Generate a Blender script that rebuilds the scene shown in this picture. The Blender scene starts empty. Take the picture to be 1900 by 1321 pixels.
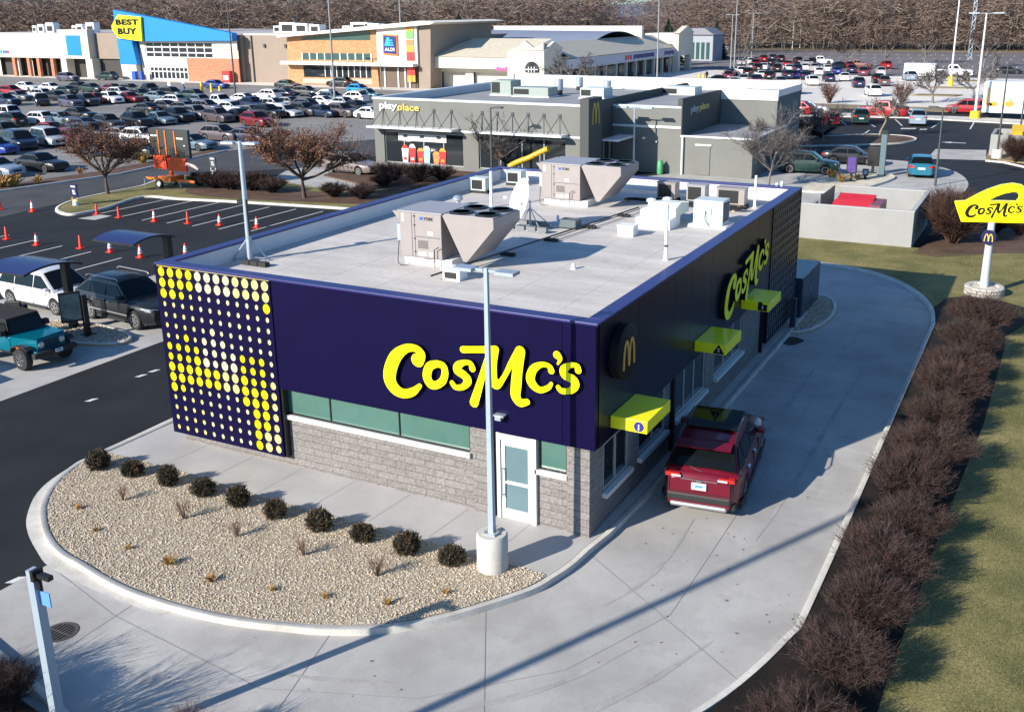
import bpy, math, random
import numpy as np
from mathutils import Vector, Matrix, geometry
R = math.radians
S = bpy.context.scene
C = S.collection
rng = random.Random(7)
# ------------------------------------------------------------------ camera
YAW, PITCH, ROLL = -0.4715850585962104, 0.29522409292212926, -0.007731389218030278
FOC, PX, PY = 1876.4970095257388, 996.488971481891, 589.3948174726961
CAM = np.array([8.66096272753856, -19.937528352306703, 12.385221710127729])
_f = np.array([math.sin(YAW)*math.cos(PITCH), math.cos(YAW)*math.cos(PITCH), -math.sin(PITCH)])
_r = np.array([math.cos(YAW), -math.sin(YAW), 0.0]); _u = np.cross(_r, _f)
_c, _s = math.cos(ROLL), math.sin(ROLL)
MR = np.array([_c*_r+_s*_u, -_s*_r+_c*_u, _f])
cd = bpy.data.cameras.new('camera'); cam = bpy.data.objects.new('camera', cd); C.objects.link(cam)
S.camera = cam
cd.sensor_width = 36; cd.lens = 36*FOC/1900; cd.clip_start = 0.5; cd.clip_end = 6000
cd.shift_x = -(PX-950)/1900; cd.shift_y = (PY-660.5)/1900
mw = Matrix.Identity(4)
for i in range(3):
    mw[i][0] = MR[0][i]; mw[i][1] = MR[1][i]; mw[i][2] = -MR[2][i]; mw[i][3] = CAM[i]
cam.matrix_world = mw
S.render.resolution_x = 1024; S.render.resolution_y = 711
# ------------------------------------------------------------------ sky, sun, exposure
SUN_EL = R(25.0); SH = Vector((0.447, 0.894))     # direction in which shadows fall
w = bpy.data.worlds.new('World'); S.world = w; w.use_nodes = True
nt = w.node_tree; bg = nt.nodes['Background']; sk = nt.nodes.new('ShaderNodeTexSky')
sk.sky_type = 'NISHITA'; sk.sun_disc = False; sk.sun_elevation = SUN_EL
sk.sun_rotation = math.atan2(-SH.x, -SH.y); sk.air_density = 1.0; sk.dust_density = 0.4; sk.ozone_density = 3.0
tint = nt.nodes.new('ShaderNodeVectorMath'); tint.operation = 'MULTIPLY'; tint.inputs[1].default_value = (0.68, 0.97, 1.22)
nt.links.new(sk.outputs[0], tint.inputs[0]); nt.links.new(tint.outputs[0], bg.inputs[0]); bg.inputs[1].default_value = 0.092
ld = bpy.data.lights.new('sun', 'SUN'); ld.energy = 5.0; ld.angle = R(0.5); ld.color = (1.0, 0.925, 0.815)
lo = bpy.data.objects.new('sun', ld); C.objects.link(lo)
dv = Vector((SH.x*math.cos(SUN_EL), SH.y*math.cos(SUN_EL), -math.sin(SUN_EL)))
lo.rotation_euler = dv.to_track_quat('-Z', 'Y').to_euler(); lo.location = (-30, -60, 60)
S.view_settings.view_transform = 'Standard'; S.view_settings.look = 'None'
S.view_settings.gamma = 1; S.view_settings.exposure = 0.72

# ------------------------------------------------------------------ survey helpers: image point -> place on a ground or wall plane
def ray(px, py): return MR.T @ np.array([(px-PX)/FOC, -(py-PY)/FOC, 1.0])
def G(px, py, z=0.0):
    d = ray(px, py); t = (z-CAM[2])/d[2]; p = CAM+d*t; return Vector(p)
def V(px, py, ax, val):
    d = ray(px, py); t = (val-CAM[ax])/d[ax]; return Vector(CAM+d*t)
def prj(p):
    q = MR @ (np.array(p, float)-CAM); return PX+FOC*q[0]/q[2], PY-FOC*q[1]/q[2]
def ztop(x, y, py):
    lo_, hi_ = 0.0, 60.0
    for _ in range(50):
        m = (lo_+hi_)/2
        if prj((x, y, m))[1] > py: lo_ = m
        else: hi_ = m
    return lo_
# ------------------------------------------------------------------ materials
MATS = {}
def mat(name, col, rough=0.6, metal=0.0, var=0.0, scale=4.0, bump=0.0, bscale=None, coat=0.0, spec=0.5, trans=0.0, col2=None, detail=4.0, emit=None, objcol=False, stretch=None):
    if name in MATS: return MATS[name]
    m = bpy.data.materials.new(name); m.use_nodes = True; n = m.node_tree; b = n.nodes['Principled BSDF']
    b.inputs['Base Color'].default_value = (*col, 1); b.inputs['Roughness'].default_value = rough
    b.inputs['Metallic'].default_value = metal; b.inputs['Coat Weight'].default_value = coat
    b.inputs['Specular IOR Level'].default_value = spec
    b.inputs['Transmission Weight'].default_value = trans
    tc = n.nodes.new('ShaderNodeTexCoord'); vec = tc.outputs['Object']
    if stretch:
        mp = n.nodes.new('ShaderNodeMapping'); mp.inputs['Scale'].default_value = stretch; n.links.new(vec, mp.inputs[0]); vec = mp.outputs[0]
    if objcol:
        oi = n.nodes.new('ShaderNodeObjectInfo'); n.links.new(oi.outputs['Color'], b.inputs['Base Color'])
    if var or col2:
        nz = n.nodes.new('ShaderNodeTexNoise'); nz.inputs['Scale'].default_value = scale; nz.inputs['Detail'].default_value = detail
        nz.inputs['Roughness'].default_value = 0.65
        n.links.new(vec, nz.inputs['Vector']); rp = n.nodes.new('ShaderNodeValToRGB')
        rp.color_ramp.elements[0].position = 0.32; rp.color_ramp.elements[1].position = 0.68
        c2 = col2 if col2 else tuple(min(1, c*(1+var)) for c in col); c1 = col if col2 else tuple(c*(1-var) for c in col)
        rp.color_ramp.elements[0].color = (*c1, 1); rp.color_ramp.elements[1].color = (*c2, 1)
        n.links.new(nz.outputs['Fac'], rp.inputs[0]); n.links.new(rp.outputs[0], b.inputs['Base Color'])
    if bump:
        nb = n.nodes.new('ShaderNodeTexNoise'); nb.inputs['Scale'].default_value = bscale or scale*4; nb.inputs['Detail'].default_value = 5
        n.links.new(vec, nb.inputs['Vector']); bp = n.nodes.new('ShaderNodeBump'); bp.inputs['Strength'].default_value = bump; bp.inputs['Distance'].default_value = 0.05
        n.links.new(nb.outputs['Fac'], bp.inputs['Height']); n.links.new(bp.outputs[0], b.inputs['Normal'])
    if emit:
        b.inputs['Emission Color'].default_value = (*col, 1); b.inputs['Emission Strength'].default_value = emit
    m['b'] = 1; MATS[name] = m; return m
def ground_mat(name, c1, c2, fine=30.0, broad=0.25, fv=0.12, stain=None, bump=0.15, streak=None, rough=0.85, slab=None):
    """large patches between c1 and c2, fine grain on top, optional darker stains"""
    m = bpy.data.materials.new(name); m.use_nodes = True; n = m.node_tree; b = n.nodes['Principled BSDF']
    b.inputs['Roughness'].default_value = rough; b.inputs['Specular IOR Level'].default_value = 0.25
    tc = n.nodes.new('ShaderNodeTexCoord'); vec = tc.outputs['Object']
    if streak:
        mp = n.nodes.new('ShaderNodeMapping'); mp.inputs['Scale'].default_value = streak; n.links.new(vec, mp.inputs[0]); v1 = mp.outputs[0]
    else: v1 = vec
    a = n.nodes.new('ShaderNodeTexNoise'); a.inputs['Scale'].default_value = broad; a.inputs['Detail'].default_value = 6; a.inputs['Roughness'].default_value = 0.6
    n.links.new(v1, a.inputs['Vector']); r1 = n.nodes.new('ShaderNodeValToRGB')
    r1.color_ramp.elements[0].position = 0.35; r1.color_ramp.elements[1].position = 0.65
    r1.color_ramp.elements[0].color = (*c1, 1); r1.color_ramp.elements[1].color = (*c2, 1); n.links.new(a.outputs['Fac'], r1.inputs[0])
    f = n.nodes.new('ShaderNodeTexNoise'); f.inputs['Scale'].default_value = fine; f.inputs['Detail'].default_value = 3; n.links.new(vec, f.inputs['Vector'])
    mr = n.nodes.new('ShaderNodeMapRange'); mr.inputs['From Min'].default_value = 0.3; mr.inputs['From Max'].default_value = 0.7
    mr.inputs['To Min'].default_value = 1-fv; mr.inputs['To Max'].default_value = 1+fv; n.links.new(f.outputs['Fac'], mr.inputs['Value'])
    mx = n.nodes.new('ShaderNodeVectorMath'); mx.operation = 'SCALE'; n.links.new(r1.outputs[0], mx.inputs[0]); n.links.new(mr.outputs[0], mx.inputs['Scale'])
    out = mx.outputs[0]
    if slab:
        bk = n.nodes.new('ShaderNodeTexBrick'); bk.inputs['Scale'].default_value = 1; bk.inputs['Brick Width'].default_value = slab[0]; bk.inputs['Row Height'].default_value = slab[1]; bk.inputs['Mortar Size'].default_value = 0; bk.offset = 0
        lo_, hi_ = 1-slab[2], 1+slab[2]; bk.inputs['Color1'].default_value = (lo_, lo_, lo_, 1); bk.inputs['Color2'].default_value = (hi_, hi_, hi_, 1); mp2 = n.nodes.new('ShaderNodeMapping'); mp2.inputs['Location'].default_value = (slab[3], slab[4], 0); n.links.new(vec, mp2.inputs[0]); n.links.new(mp2.outputs[0], bk.inputs['Vector'])
        m3 = n.nodes.new('ShaderNodeVectorMath'); m3.operation = 'MULTIPLY'; n.links.new(out, m3.inputs[0]); n.links.new(bk.outputs['Color'], m3.inputs[1]); out = m3.outputs[0]
    if stain:
        s = n.nodes.new('ShaderNodeTexNoise'); s.inputs['Scale'].default_value = stain[0]; s.inputs['Detail'].default_value = 8; s.inputs['Roughness'].default_value = 0.7
        n.links.new(vec, s.inputs['Vector']); sr = n.nodes.new('ShaderNodeMapRange'); sr.inputs['From Min'].default_value = stain[1]; sr.inputs['From Max'].default_value = stain[1]+0.12
        sr.inputs['To Min'].default_value = 1; sr.inputs['To Max'].default_value = stain[2]; n.links.new(s.outputs['Fac'], sr.inputs['Value'])
        m2 = n.nodes.new('ShaderNodeVectorMath'); m2.operation = 'SCALE'; n.links.new(out, m2.inputs[0]); n.links.new(sr.outputs[0], m2.inputs['Scale']); out = m2.outputs[0]
    n.links.new(out, b.inputs['Base Color'])
    bp = n.nodes.new('ShaderNodeBump'); bp.inputs['Strength'].default_value = bump; bp.inputs['Distance'].default_value = 0.02
    n.links.new(f.outputs['Fac'], bp.inputs['Height']); n.links.new(bp.outputs[0], b.inputs['Normal'])
    MATS[name] = m; return m
def brick_mat(name, c1, c2, mortar, bw, bh, rough_bump=0.5, msize=0.012, nscale=25):
    m = bpy.data.materials.new(name); m.use_nodes = True; n = m.node_tree; b = n.nodes['Principled BSDF']; b.inputs['Roughness'].default_value = 0.9
    b.inputs['Specular IOR Level'].default_value = 0.2
    tc = n.nodes.new('ShaderNodeTexCoord'); sp = n.nodes.new('ShaderNodeSeparateXYZ'); n.links.new(tc.outputs['Object'], sp.inputs[0])
    ad = n.nodes.new('ShaderNodeMath'); n.links.new(sp.outputs[0], ad.inputs[0]); n.links.new(sp.outputs[1], ad.inputs[1])
    cb = n.nodes.new('ShaderNodeCombineXYZ'); n.links.new(ad.outputs[0], cb.inputs[0]); n.links.new(sp.outputs[2], cb.inputs[1])
    br = n.nodes.new('ShaderNodeTexBrick'); br.inputs['Scale'].default_value = 1; br.inputs['Brick Width'].default_value = bw; br.inputs['Row Height'].default_value = bh
    br.inputs['Mortar Size'].default_value = msize; br.inputs['Mortar Smooth'].default_value = 0.3; br.inputs['Color1'].default_value = (*c1, 1); br.inputs['Color2'].default_value = (*c2, 1); br.inputs['Mortar'].default_value = (*mortar, 1)
    n.links.new(cb.outputs[0], br.inputs['Vector'])
    nz = n.nodes.new('ShaderNodeTexNoise'); nz.inputs['Scale'].default_value = nscale; nz.inputs['Detail'].default_value = 5; n.links.new(tc.outputs['Object'], nz.inputs['Vector'])
    mr = n.nodes.new('ShaderNodeMapRange'); mr.inputs['From Min'].default_value = 0.3; mr.inputs['From Max'].default_value = 0.7; mr.inputs['To Min'].default_value = 0.78; mr.inputs['To Max'].default_value = 1.15
    n.links.new(nz.outputs['Fac'], mr.inputs['Value']); mx = n.nodes.new('ShaderNodeVectorMath'); mx.operation = 'SCALE'
    n.links.new(br.outputs['Color'], mx.inputs[0]); n.links.new(mr.outputs[0], mx.inputs['Scale']); n.links.new(mx.outputs[0], b.inputs['Base Color'])
    h = n.nodes.new('ShaderNodeMath'); h.operation = 'SUBTRACT'; n.links.new(nz.outputs['Fac'], h.inputs[0]); n.links.new(br.outputs['Fac'], h.inputs[1])
    bp = n.nodes.new('ShaderNodeBump'); bp.inputs['Strength'].default_value = rough_bump; bp.inputs['Distance'].default_value = 0.04
    n.links.new(h.outputs[0], bp.inputs['Height']); n.links.new(bp.outputs[0], b.inputs['Normal'])
    MATS[name] = m; return m
# ------------------------------------------------------------------ mesh builder
class MB:
    def __init__(s): s.v = []; s.f = []; s.m = []; s.mats = []
    def mi(s, m):
        if m is None: return 0
        if m not in s.mats: s.mats.append(m)
        return s.mats.index(m)
    def add(s, vs, fs, m=None):
        o = len(s.v); k = s.mi(m); s.v += [tuple(v) for v in vs]
        for f in fs: s.f.append([i+o for i in f]); s.m.append(k)
    def quad(s, a, b, c, d, m=None): s.add([a, b, c, d], [[0, 1, 2, 3]], m)
    def box(s, x0, x1, y0, y1, z0, z1, m=None, M=None):
        vs = [(x, y, z) for x in (x0, x1) for y in (y0, y1) for z in (z0, z1)]
        if M is not None: vs = [M @ Vector(v) for v in vs]
        s.add(vs, [[0, 1, 3, 2], [4, 6, 7, 5], [0, 4, 5, 1], [2, 3, 7, 6], [0, 2, 6, 4], [1, 5, 7, 3]], m)
    def prism(s, pts, a, b, m=None, fn=None, cap=True):
        """polygon pts (u,v) swept from depth a to b; fn(u,v,d)->xyz"""
        n = len(pts); vs = [fn(u, v, a) for u, v in pts]+[fn(u, v, b) for u, v in pts]
        fs = [[i, (i+1) % n, n+(i+1) % n, n+i] for i in range(n)]
        if cap:
            tr = geometry.tessellate_polygon([[Vector((u, v, 0)) for u, v in pts]])
            fs += [list(t) for t in tr]+[[n+i for i in reversed(t)] for t in tr]
        s.add(vs, fs, m)
    def tube(s, pts, rad, seg=8, m=None, cap=True):
        pts = [Vector(p) for p in pts]; n = len(pts)
        if not hasattr(rad, '__len__'): rad = [rad]*n
        vs = []; up = None
        for i, p in enumerate(pts):
            t = (pts[min(i+1, n-1)]-pts[max(i-1, 0)]).normalized()
            if up is None: up = t.orthogonal().normalized()
            else:
                up = (up-t*up.dot(t));
                up = up.normalized() if up.length > 1e-6 else t.orthogonal().normalized()
            q = t.cross(up)
            for k in range(seg):
                a = 2*math.pi*k/seg; vs.append(p+(up*math.cos(a)+q*math.sin(a))*rad[i])
        fs = [[i*seg+k, i*seg+(k+1) % seg, (i+1)*seg+(k+1) % seg, (i+1)*seg+k] for i in range(n-1) for k in range(seg)]
        if cap: fs += [list(reversed(range(seg))), [(n-1)*seg+k for k in range(seg)]]
        s.add(vs, fs, m)
    def lathe(s, prof, c=(0, 0, 0), seg=24, m=None, axis='z'):
        vs = []; n = len(prof)
        for r, h in prof:
            for k in range(seg):
                a = 2*math.pi*k/seg; x, y = r*math.cos(a), r*math.sin(a)
                p = (x, y, h) if axis == 'z' else ((h, x, y) if axis == 'x' else (x, h, y))
                vs.append((p[0]+c[0], p[1]+c[1], p[2]+c[2]))
        fs = [[i*seg+k, i*seg+(k+1) % seg, (i+1)*seg+(k+1) % seg, (i+1)*seg+k] for i in range(n-1) for k in range(seg)]
        fs += [list(reversed(range(seg))), [(n-1)*seg+k for k in range(seg)]]
        s.add(vs, fs, m)
    def grid(s, rows, m=None, closed=False):
        n = len(rows[0]); vs = [p for r_ in rows for p in r_]
        k = n if closed else n-1
        s.add(vs, [[i*n+j, i*n+(j+1) % n, (i+1)*n+(j+1) % n, (i+1)*n+j] for i in range(len(rows)-1) for j in range(k)], m)
    def build(s, name, m=None, parent=None, base=None, smooth=None, bevel=0):
        me = bpy.data.meshes.new(name); off = Vector(parent.location) if parent else (Vector(base) if base is not None else Vector((0, 0, 0)))
        if parent and parent.parent: off = off+Vector(parent.parent.location)
        me.from_pydata([tuple(Vector(v)-off) for v in s.v], [], s.f)
        if m is not None:
            me.materials.append(m)
        else:
            for x in s.mats: me.materials.append(x)
            me.polygons.foreach_set('material_index', s.m)
        me.validate(); me.update()
        if smooth is not None:
            me.polygons.foreach_set('use_smooth', [True]*len(me.polygons)); me.set_sharp_from_angle(angle=R(smooth))
        o = bpy.data.objects.new(name, me); C.objects.link(o)
        if parent: o.parent = parent
        elif base is not None: o.location = base
        if bevel:
            bm_ = o.modifiers.new('bevel', 'BEVEL'); bm_.width = bevel; bm_.segments = 2; bm_.limit_method = 'ANGLE'
        return o
def tag(o, label=None, cat=None, group=None, kind=None):
    if label: o['label'] = label
    if cat: o['category'] = cat
    if group: o['group'] = group
    if kind: o['kind'] = kind
    return o
def thing(name, label, cat, loc=(0, 0, 0), group=None, rz=0.0):
    o = bpy.data.objects.new(name, None); o.empty_display_size = 0.3; C.objects.link(o); o.location = loc; o.rotation_euler = (0, 0, rz)
    return tag(o, label, cat, group)
KIDS = {}
def copy_tree(o, parent=None):
    if not KIDS.get('n') or KIDS['n'] != len(bpy.data.objects):
        pass
    c = o.copy(); C.objects.link(c)
    if parent: c.parent = parent
    for ch in o.children: copy_tree(ch, c)
    return c
def smoothline(pts, sub=6, closed=False):
    P_ = [Vector(p) for p in pts]; n = len(P_); out = []
    rngi = range(n if closed else n-1)
    for i in rngi:
        p0, p1, p2, p3 = (P_[(i-1) % n], P_[i], P_[(i+1) % n], P_[(i+2) % n]) if closed else (P_[max(i-1, 0)], P_[i], P_[i+1], P_[min(i+2, n-1)])
        for k in range(sub):
            t = k/sub; out.append(0.5*((2*p1)+(p2-p0)*t+(2*p0-5*p1+4*p2-p3)*t*t+(3*p1-p0-3*p2+p3)*t**3))
    if not closed: out.append(P_[-1])
    return out
def sheet(name, pts, z, m, kind='structure', label=None, cat=None, thick=0.0):
    """flat polygon lying on the ground, pts in world xy"""
    b = MB(); p2 = [(p[0], p[1]) for p in pts]
    if thick: b.prism(p2, z-thick, z, m, lambda u, v, d: (u, v, d))
    else:
        tr = geometry.tessellate_polygon([[Vector((u, v, 0)) for u, v in p2]])
        fs = []
        for t in tr:
            a, b_, c_ = [Vector((*p2[i], 0)) for i in t]
            fs.append(list(t) if (b_-a).cross(c_-a).z > 0 else list(reversed(t)))
        b.add([(u, v, z) for u, v in p2], fs, m)
    o = b.build(name); return tag(o, label, cat, None, kind)
def kerb(name, pts, m, wdt=0.16, h=0.14, z0=-0.02, side=1, label=None, kind='structure'):
    """kerb running along pts (world); body lies to the left (side=1) or right of the line"""
    b = MB(); n = len(pts); rows = []
    for i, p in enumerate(pts):
        a = pts[max(i-1, 0)]; c_ = pts[min(i+1, n-1)]; t = Vector((c_[0]-a[0], c_[1]-a[1])).normalized(); nn = Vector((-t.y, t.x))*side
        q0 = Vector((p[0], p[1])); q1 = q0+nn*0.02; q2 = q0+nn*wdt
        rows.append([(q0.x, q0.y, z0), (q1.x, q1.y, h-0.02), (q1.x+nn.x*0.02, q1.y+nn.y*0.02, h), (q2.x, q2.y, h), (q2.x, q2.y, z0)])
    b.grid(rows, m); o = b.build(name, smooth=50); return tag(o, label, None, None, kind)
def line_mark(b, p, q, wd, z, m):
    p = Vector((p[0], p[1])); q = Vector((q[0], q[1])); t = (q-p).normalized(); n = Vector((-t.y, t.x))*wd/2
    b.quad((p.x-n.x, p.y-n.y, z), (q.x-n.x, q.y-n.y, z), (q.x+n.x, q.y+n.y, z), (p.x+n.x, p.y+n.y, z), m)
# text -> flat extruded mesh; returns (verts2d, faces)
def text_geo(txt, size=1.0, bold=0.0, spacing=1.0):
    cu = bpy.data.curves.new('t', 'FONT'); cu.body = txt; cu.size = size; cu.offset = bold; cu.space_character = spacing; cu.resolution_u = 3
    ob = bpy.data.objects.new('t', cu); C.objects.link(ob); bpy.context.view_layer.update()
    me = ob.to_mesh(); vs = [(v.co.x, v.co.y) for v in me.vertices]; fs = [list(p.vertices) for p in me.polygons]
    ob.to_mesh_clear(); bpy.data.objects.remove(ob); bpy.data.curves.remove(cu)
    return vs, fs
def extrude_flat(b, vs, fs, fn, d0, d1, m, mside=None):
    """2D faces -> front face at d1 with side walls back to d0"""
    b.add([fn(u, v, d1) for u, v in vs], fs, m)
    from collections import Counter
    key = lambda i: (round(vs[i][0], 5), round(vs[i][1], 5))
    cnt = Counter(); ed = []
    for f in fs:
        for i in range(len(f)):
            a, c_ = f[i], f[(i+1) % len(f)]
            cnt[frozenset((key(a), key(c_)))] += 1; ed.append((a, c_))
    for a, c_ in ed:
        if cnt[frozenset((key(a), key(c_)))] == 1 and key(a) != key(c_):
            b.quad(fn(*vs[a], d1), fn(*vs[a], d0), fn(*vs[c_], d0), fn(*vs[c_], d1), mside or m)
def put_text(b, txt, height, cx, cy, fn, d0, d1, m, mside=None, width=None, bold=0.0, spacing=1.0):
    vs, fs = text_geo(txt, 1.0, bold, spacing)
    xs = [v[0] for v in vs]; ys = [v[1] for v in vs]; x0, x1, y0, y1 = min(xs), max(xs), min(ys), max(ys)
    sy = height/(y1-y0); sx = width/(x1-x0) if width else sy
    vs = [((x-(x0+x1)/2)*sx+cx, (y-(y0+y1)/2)*sy+cy) for x, y in vs]
    extrude_flat(b, vs, fs, fn, d0, d1, m, mside)
# brush strokes -> one clean outline (marching squares), strokes: list of [(x,y,r),...]
def strokes_geo(strokes, res):
    segs = []
    for st in strokes:
        sm = smoothline([Vector(p) for p in st], 6) if len(st) > 2 else [Vector(p) for p in st]
        segs += [(sm[i], sm[i+1]) for i in range(len(sm)-1)]
    al = [p for s_ in segs for p in s_]; mg = max(p[2] for p in al)+res*2
    x0 = min(p[0] for p in al)-mg; x1 = max(p[0] for p in al)+mg; y0 = min(p[1] for p in al)-mg; y1 = max(p[1] for p in al)+mg
    xs = np.arange(x0, x1, res); ys = np.arange(y0, y1, res); X, Y = np.meshgrid(xs, ys); D = np.full(X.shape, 1e9)
    for a, b_ in segs:
        dx, dy = b_[0]-a[0], b_[1]-a[1]; L2 = dx*dx+dy*dy+1e-12
        t = np.clip(((X-a[0])*dx+(Y-a[1])*dy)/L2, 0, 1)
        D = np.minimum(D, np.hypot(X-a[0]-t*dx, Y-a[1]-t*dy)-(a[2]+(b_[2]-a[2])*t))
    vid = {}; vs = []; fs = []
    def vert(x, y):
        k = (round(x, 6), round(y, 6))
        if k not in vid: vid[k] = len(vs); vs.append((float(x), float(y)))
        return vid[k]
    ny, nx = D.shape
    for j in range(ny-1):
        row = D[j:j+2]
        act = np.where((row[0, :-1] < 0) | (row[0, 1:] < 0) | (row[1, :-1] < 0) | (row[1, 1:] < 0))[0]
        for i in act:
            cs = [(xs[i], ys[j], D[j, i]), (xs[i+1], ys[j], D[j, i+1]), (xs[i+1], ys[j+1], D[j+1, i+1]), (xs[i], ys[j+1], D[j+1, i])]
            poly = []
            for k in range(4):
                a, b_ = cs[k], cs[(k+1) % 4]
                if a[2] < 0: poly.append(vert(a[0], a[1]))
                if (a[2] < 0) != (b_[2] < 0):
                    t = a[2]/(a[2]-b_[2]); poly.append(vert(a[0]+(b_[0]-a[0])*t, a[1]+(b_[1]-a[1])*t))
            poly = [p for n_, p in enumerate(poly) if p != poly[n_-1]]
            if len(poly) > 2: fs.append(poly)
    return vs, fs
# wall sheet with openings. plane normal axis ax at val, outward sign out; openings [(u0,u1,z0,z1)]
def wall_open(b, ax, val, out, u0, u1, z0, z1, ops, m, depth=0.15, mr=None):
    us = sorted(set([u0, u1]+[o[0] for o in ops]+[o[1] for o in ops])); zs = sorted(set([z0, z1]+[o[2] for o in ops]+[o[3] for o in ops]))
    P_ = (lambda u, z, d: (u, val-out*d, z)) if ax == 1 else (lambda u, z, d: (val-out*d, u, z))
    for i in range(len(us)-1):
        for j in range(len(zs)-1):
            cu, cz = (us[i]+us[i+1])/2, (zs[j]+zs[j+1])/2
            if any(o[0] < cu < o[1] and o[2] < cz < o[3] for o in ops): continue
            b.quad(P_(us[i], zs[j], 0), P_(us[i+1], zs[j], 0), P_(us[i+1], zs[j+1], 0), P_(us[i], zs[j+1], 0), m)
    for o in ops:
        a, c_, e, g = o
        for (p, q, r_, s_) in (((a, e), (c_, e), 0, 0), ((c_, e), (c_, g), 0, 0), ((c_, g), (a, g), 0, 0), ((a, g), (a, e), 0, 0)):
            b.quad(P_(*p, 0), P_(*q, 0), P_(*q, depth), P_(*p, depth), mr or m)
def window(parent, ax, val, out, u0, u1, z0, z1, mf, mg, mull=(), rails=(), fw=0.05, recess=0.06, name='window', sill=None):
    """window frame (part) with its pane (sub-part); frame sits recess behind the wall plane"""
    f = MB(); d0 = val-out*recess; d1 = d0-out*0.06
    def bx(a, c_, e, g, da, db, bb, mm=None):
        lo_, hi_ = min(da, db), max(da, db)
        if ax == 1: bb.box(a, c_, lo_, hi_, e, g, mm)
        else: bb.box(lo_, hi_, a, c_, e, g, mm)
    bx(u0, u1, z0, z0+fw, d0, d1, f); bx(u0, u1, z1-fw, z1, d0, d1, f); bx(u0, u0+fw, z0+fw, z1-fw, d0, d1, f); bx(u1-fw, u1, z0+fw, z1-fw, d0, d1, f)
    for q in mull: bx(q-fw/2, q+fw/2, z0+fw, z1-fw, d0, d1, f)
    for q in rails: bx(u0+fw, u1-fw, q-fw/2, q+fw/2, d0-out*0.005, d1, f)
    fr = f.build(name, mf, parent)
    g_ = MB(); bx(u0+fw*0.5, u1-fw*0.5, z0+fw*0.5, z1-fw*0.5, d0-out*0.025, d0-out*0.04, g_); pn = g_.build('pane', mg, fr)
    return fr
# ------------------------------------------------------------------ materials used in several places
M_conc = ground_mat('drive_concrete', (0.33, 0.318, 0.30), (0.46, 0.445, 0.42), fine=24, broad=0.38, fv=0.06, stain=(0.8, 0.56, 0.86), bump=0.05, slab=(2.6, 5.0, .05, 0, 1.8))
M_walk = ground_mat('walk_concrete', (0.38, 0.365, 0.35), (0.455, 0.438, 0.418), fine=40, broad=0.6, fv=0.05, stain=(1.6, 0.64, 0.85), bump=0.05)
M_kerb = ground_mat('kerb_concrete', (0.45, 0.43, 0.39), (0.6, 0.58, 0.53), fine=18, broad=1.2, fv=0.08, stain=(2.5, 0.6, 0.75), bump=0.1)
M_asph = ground_mat('fresh_asphalt', (0.013, 0.0145, 0.0165), (0.022, 0.0235, 0.026), fine=60, broad=0.35, fv=0.3, stain=(1.2, 0.62, 1.5), bump=0.15, rough=0.8)
M_road = ground_mat('worn_asphalt', (0.05, 0.052, 0.056), (0.075, 0.075, 0.078), fine=50, broad=0.3, fv=0.2, bump=0.15)
M_oldl = ground_mat('old_lot_asphalt', (0.19, 0.18, 0.17), (0.25, 0.236, 0.222), fine=10, broad=0.12, fv=0.1, stain=(0.35, 0.6, 0.8), bump=0.1)
M_pale = ground_mat('pale_lot_concrete', (0.58, 0.54, 0.48), (0.72, 0.67, 0.60), fine=6, broad=0.1, fv=0.08, stain=(0.25, 0.62, 0.85), bump=0.05)
M_farl = ground_mat('far_lot_asphalt', (0.13, 0.115, 0.115), (0.19, 0.17, 0.165), fine=3, broad=0.05, fv=0.1, streak=(0.4, 2.5, 1), bump=0.05)
M_lawn = ground_mat('lawn_turf', (0.115, 0.115, 0.038), (0.25, 0.21, 0.085), fine=22, broad=0.5, fv=0.45, stain=(1.1, 0.56, 0.72), bump=0.6)
M_dead = ground_mat('winter_ground', (0.20, 0.15, 0.085), (0.28, 0.22, 0.13), fine=3, broad=0.03, fv=0.2, bump=0.2)
M_mulch = ground_mat('dark_mulch', (0.011, 0.008, 0.006), (0.022, 0.015, 0.011), fine=28, broad=1.0, fv=0.5, bump=0.7)
M_mulchb = ground_mat('brown_mulch', (0.075, 0.045, 0.03), (0.13, 0.08, 0.055), fine=14, broad=0.6, fv=0.35, bump=0.5)
M_grav = ground_mat('gravel_base', (0.33, 0.27, 0.19), (0.45, 0.38, 0.28), fine=45, broad=3, fv=0.5, bump=0.8)
M_creamg = ground_mat('cream_gravel', (0.5, 0.44, 0.33), (0.66, 0.6, 0.47), fine=20, broad=1.5, fv=0.25, bump=0.5)
M_white = mat('road_paint', (0.62, 0.62, 0.6), 0.7, var=0.15, scale=9)
M_yel = mat('yellow_paint', (0.75, 0.5, 0.03), 0.5, var=0.1, scale=3)
M_dark = mat('dark_seam', (0.03, 0.03, 0.03), 0.9)
M_joint = mat('slab_joint', (0.28, 0.275, 0.27), 0.95)
M_black = mat('black_plastic', (0.012, 0.012, 0.013), 0.45)
M_blackm = mat('black_metal', (0.02, 0.02, 0.022), 0.35, 0.4)
M_steel = mat('galvanised', (0.42, 0.47, 0.52), 0.45, 0.5, var=0.08, scale=3)
M_pole = mat('pole_paint', (0.36, 0.43, 0.5), 0.4, 0.2, var=0.05, scale=2)
M_wood = mat('bark_brown', (0.09, 0.065, 0.05), 0.9, var=0.3, scale=12, bump=0.4)
M_wht = mat('white_membrane', (0.72, 0.73, 0.74), 0.6, var=0.05, scale=2)
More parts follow.
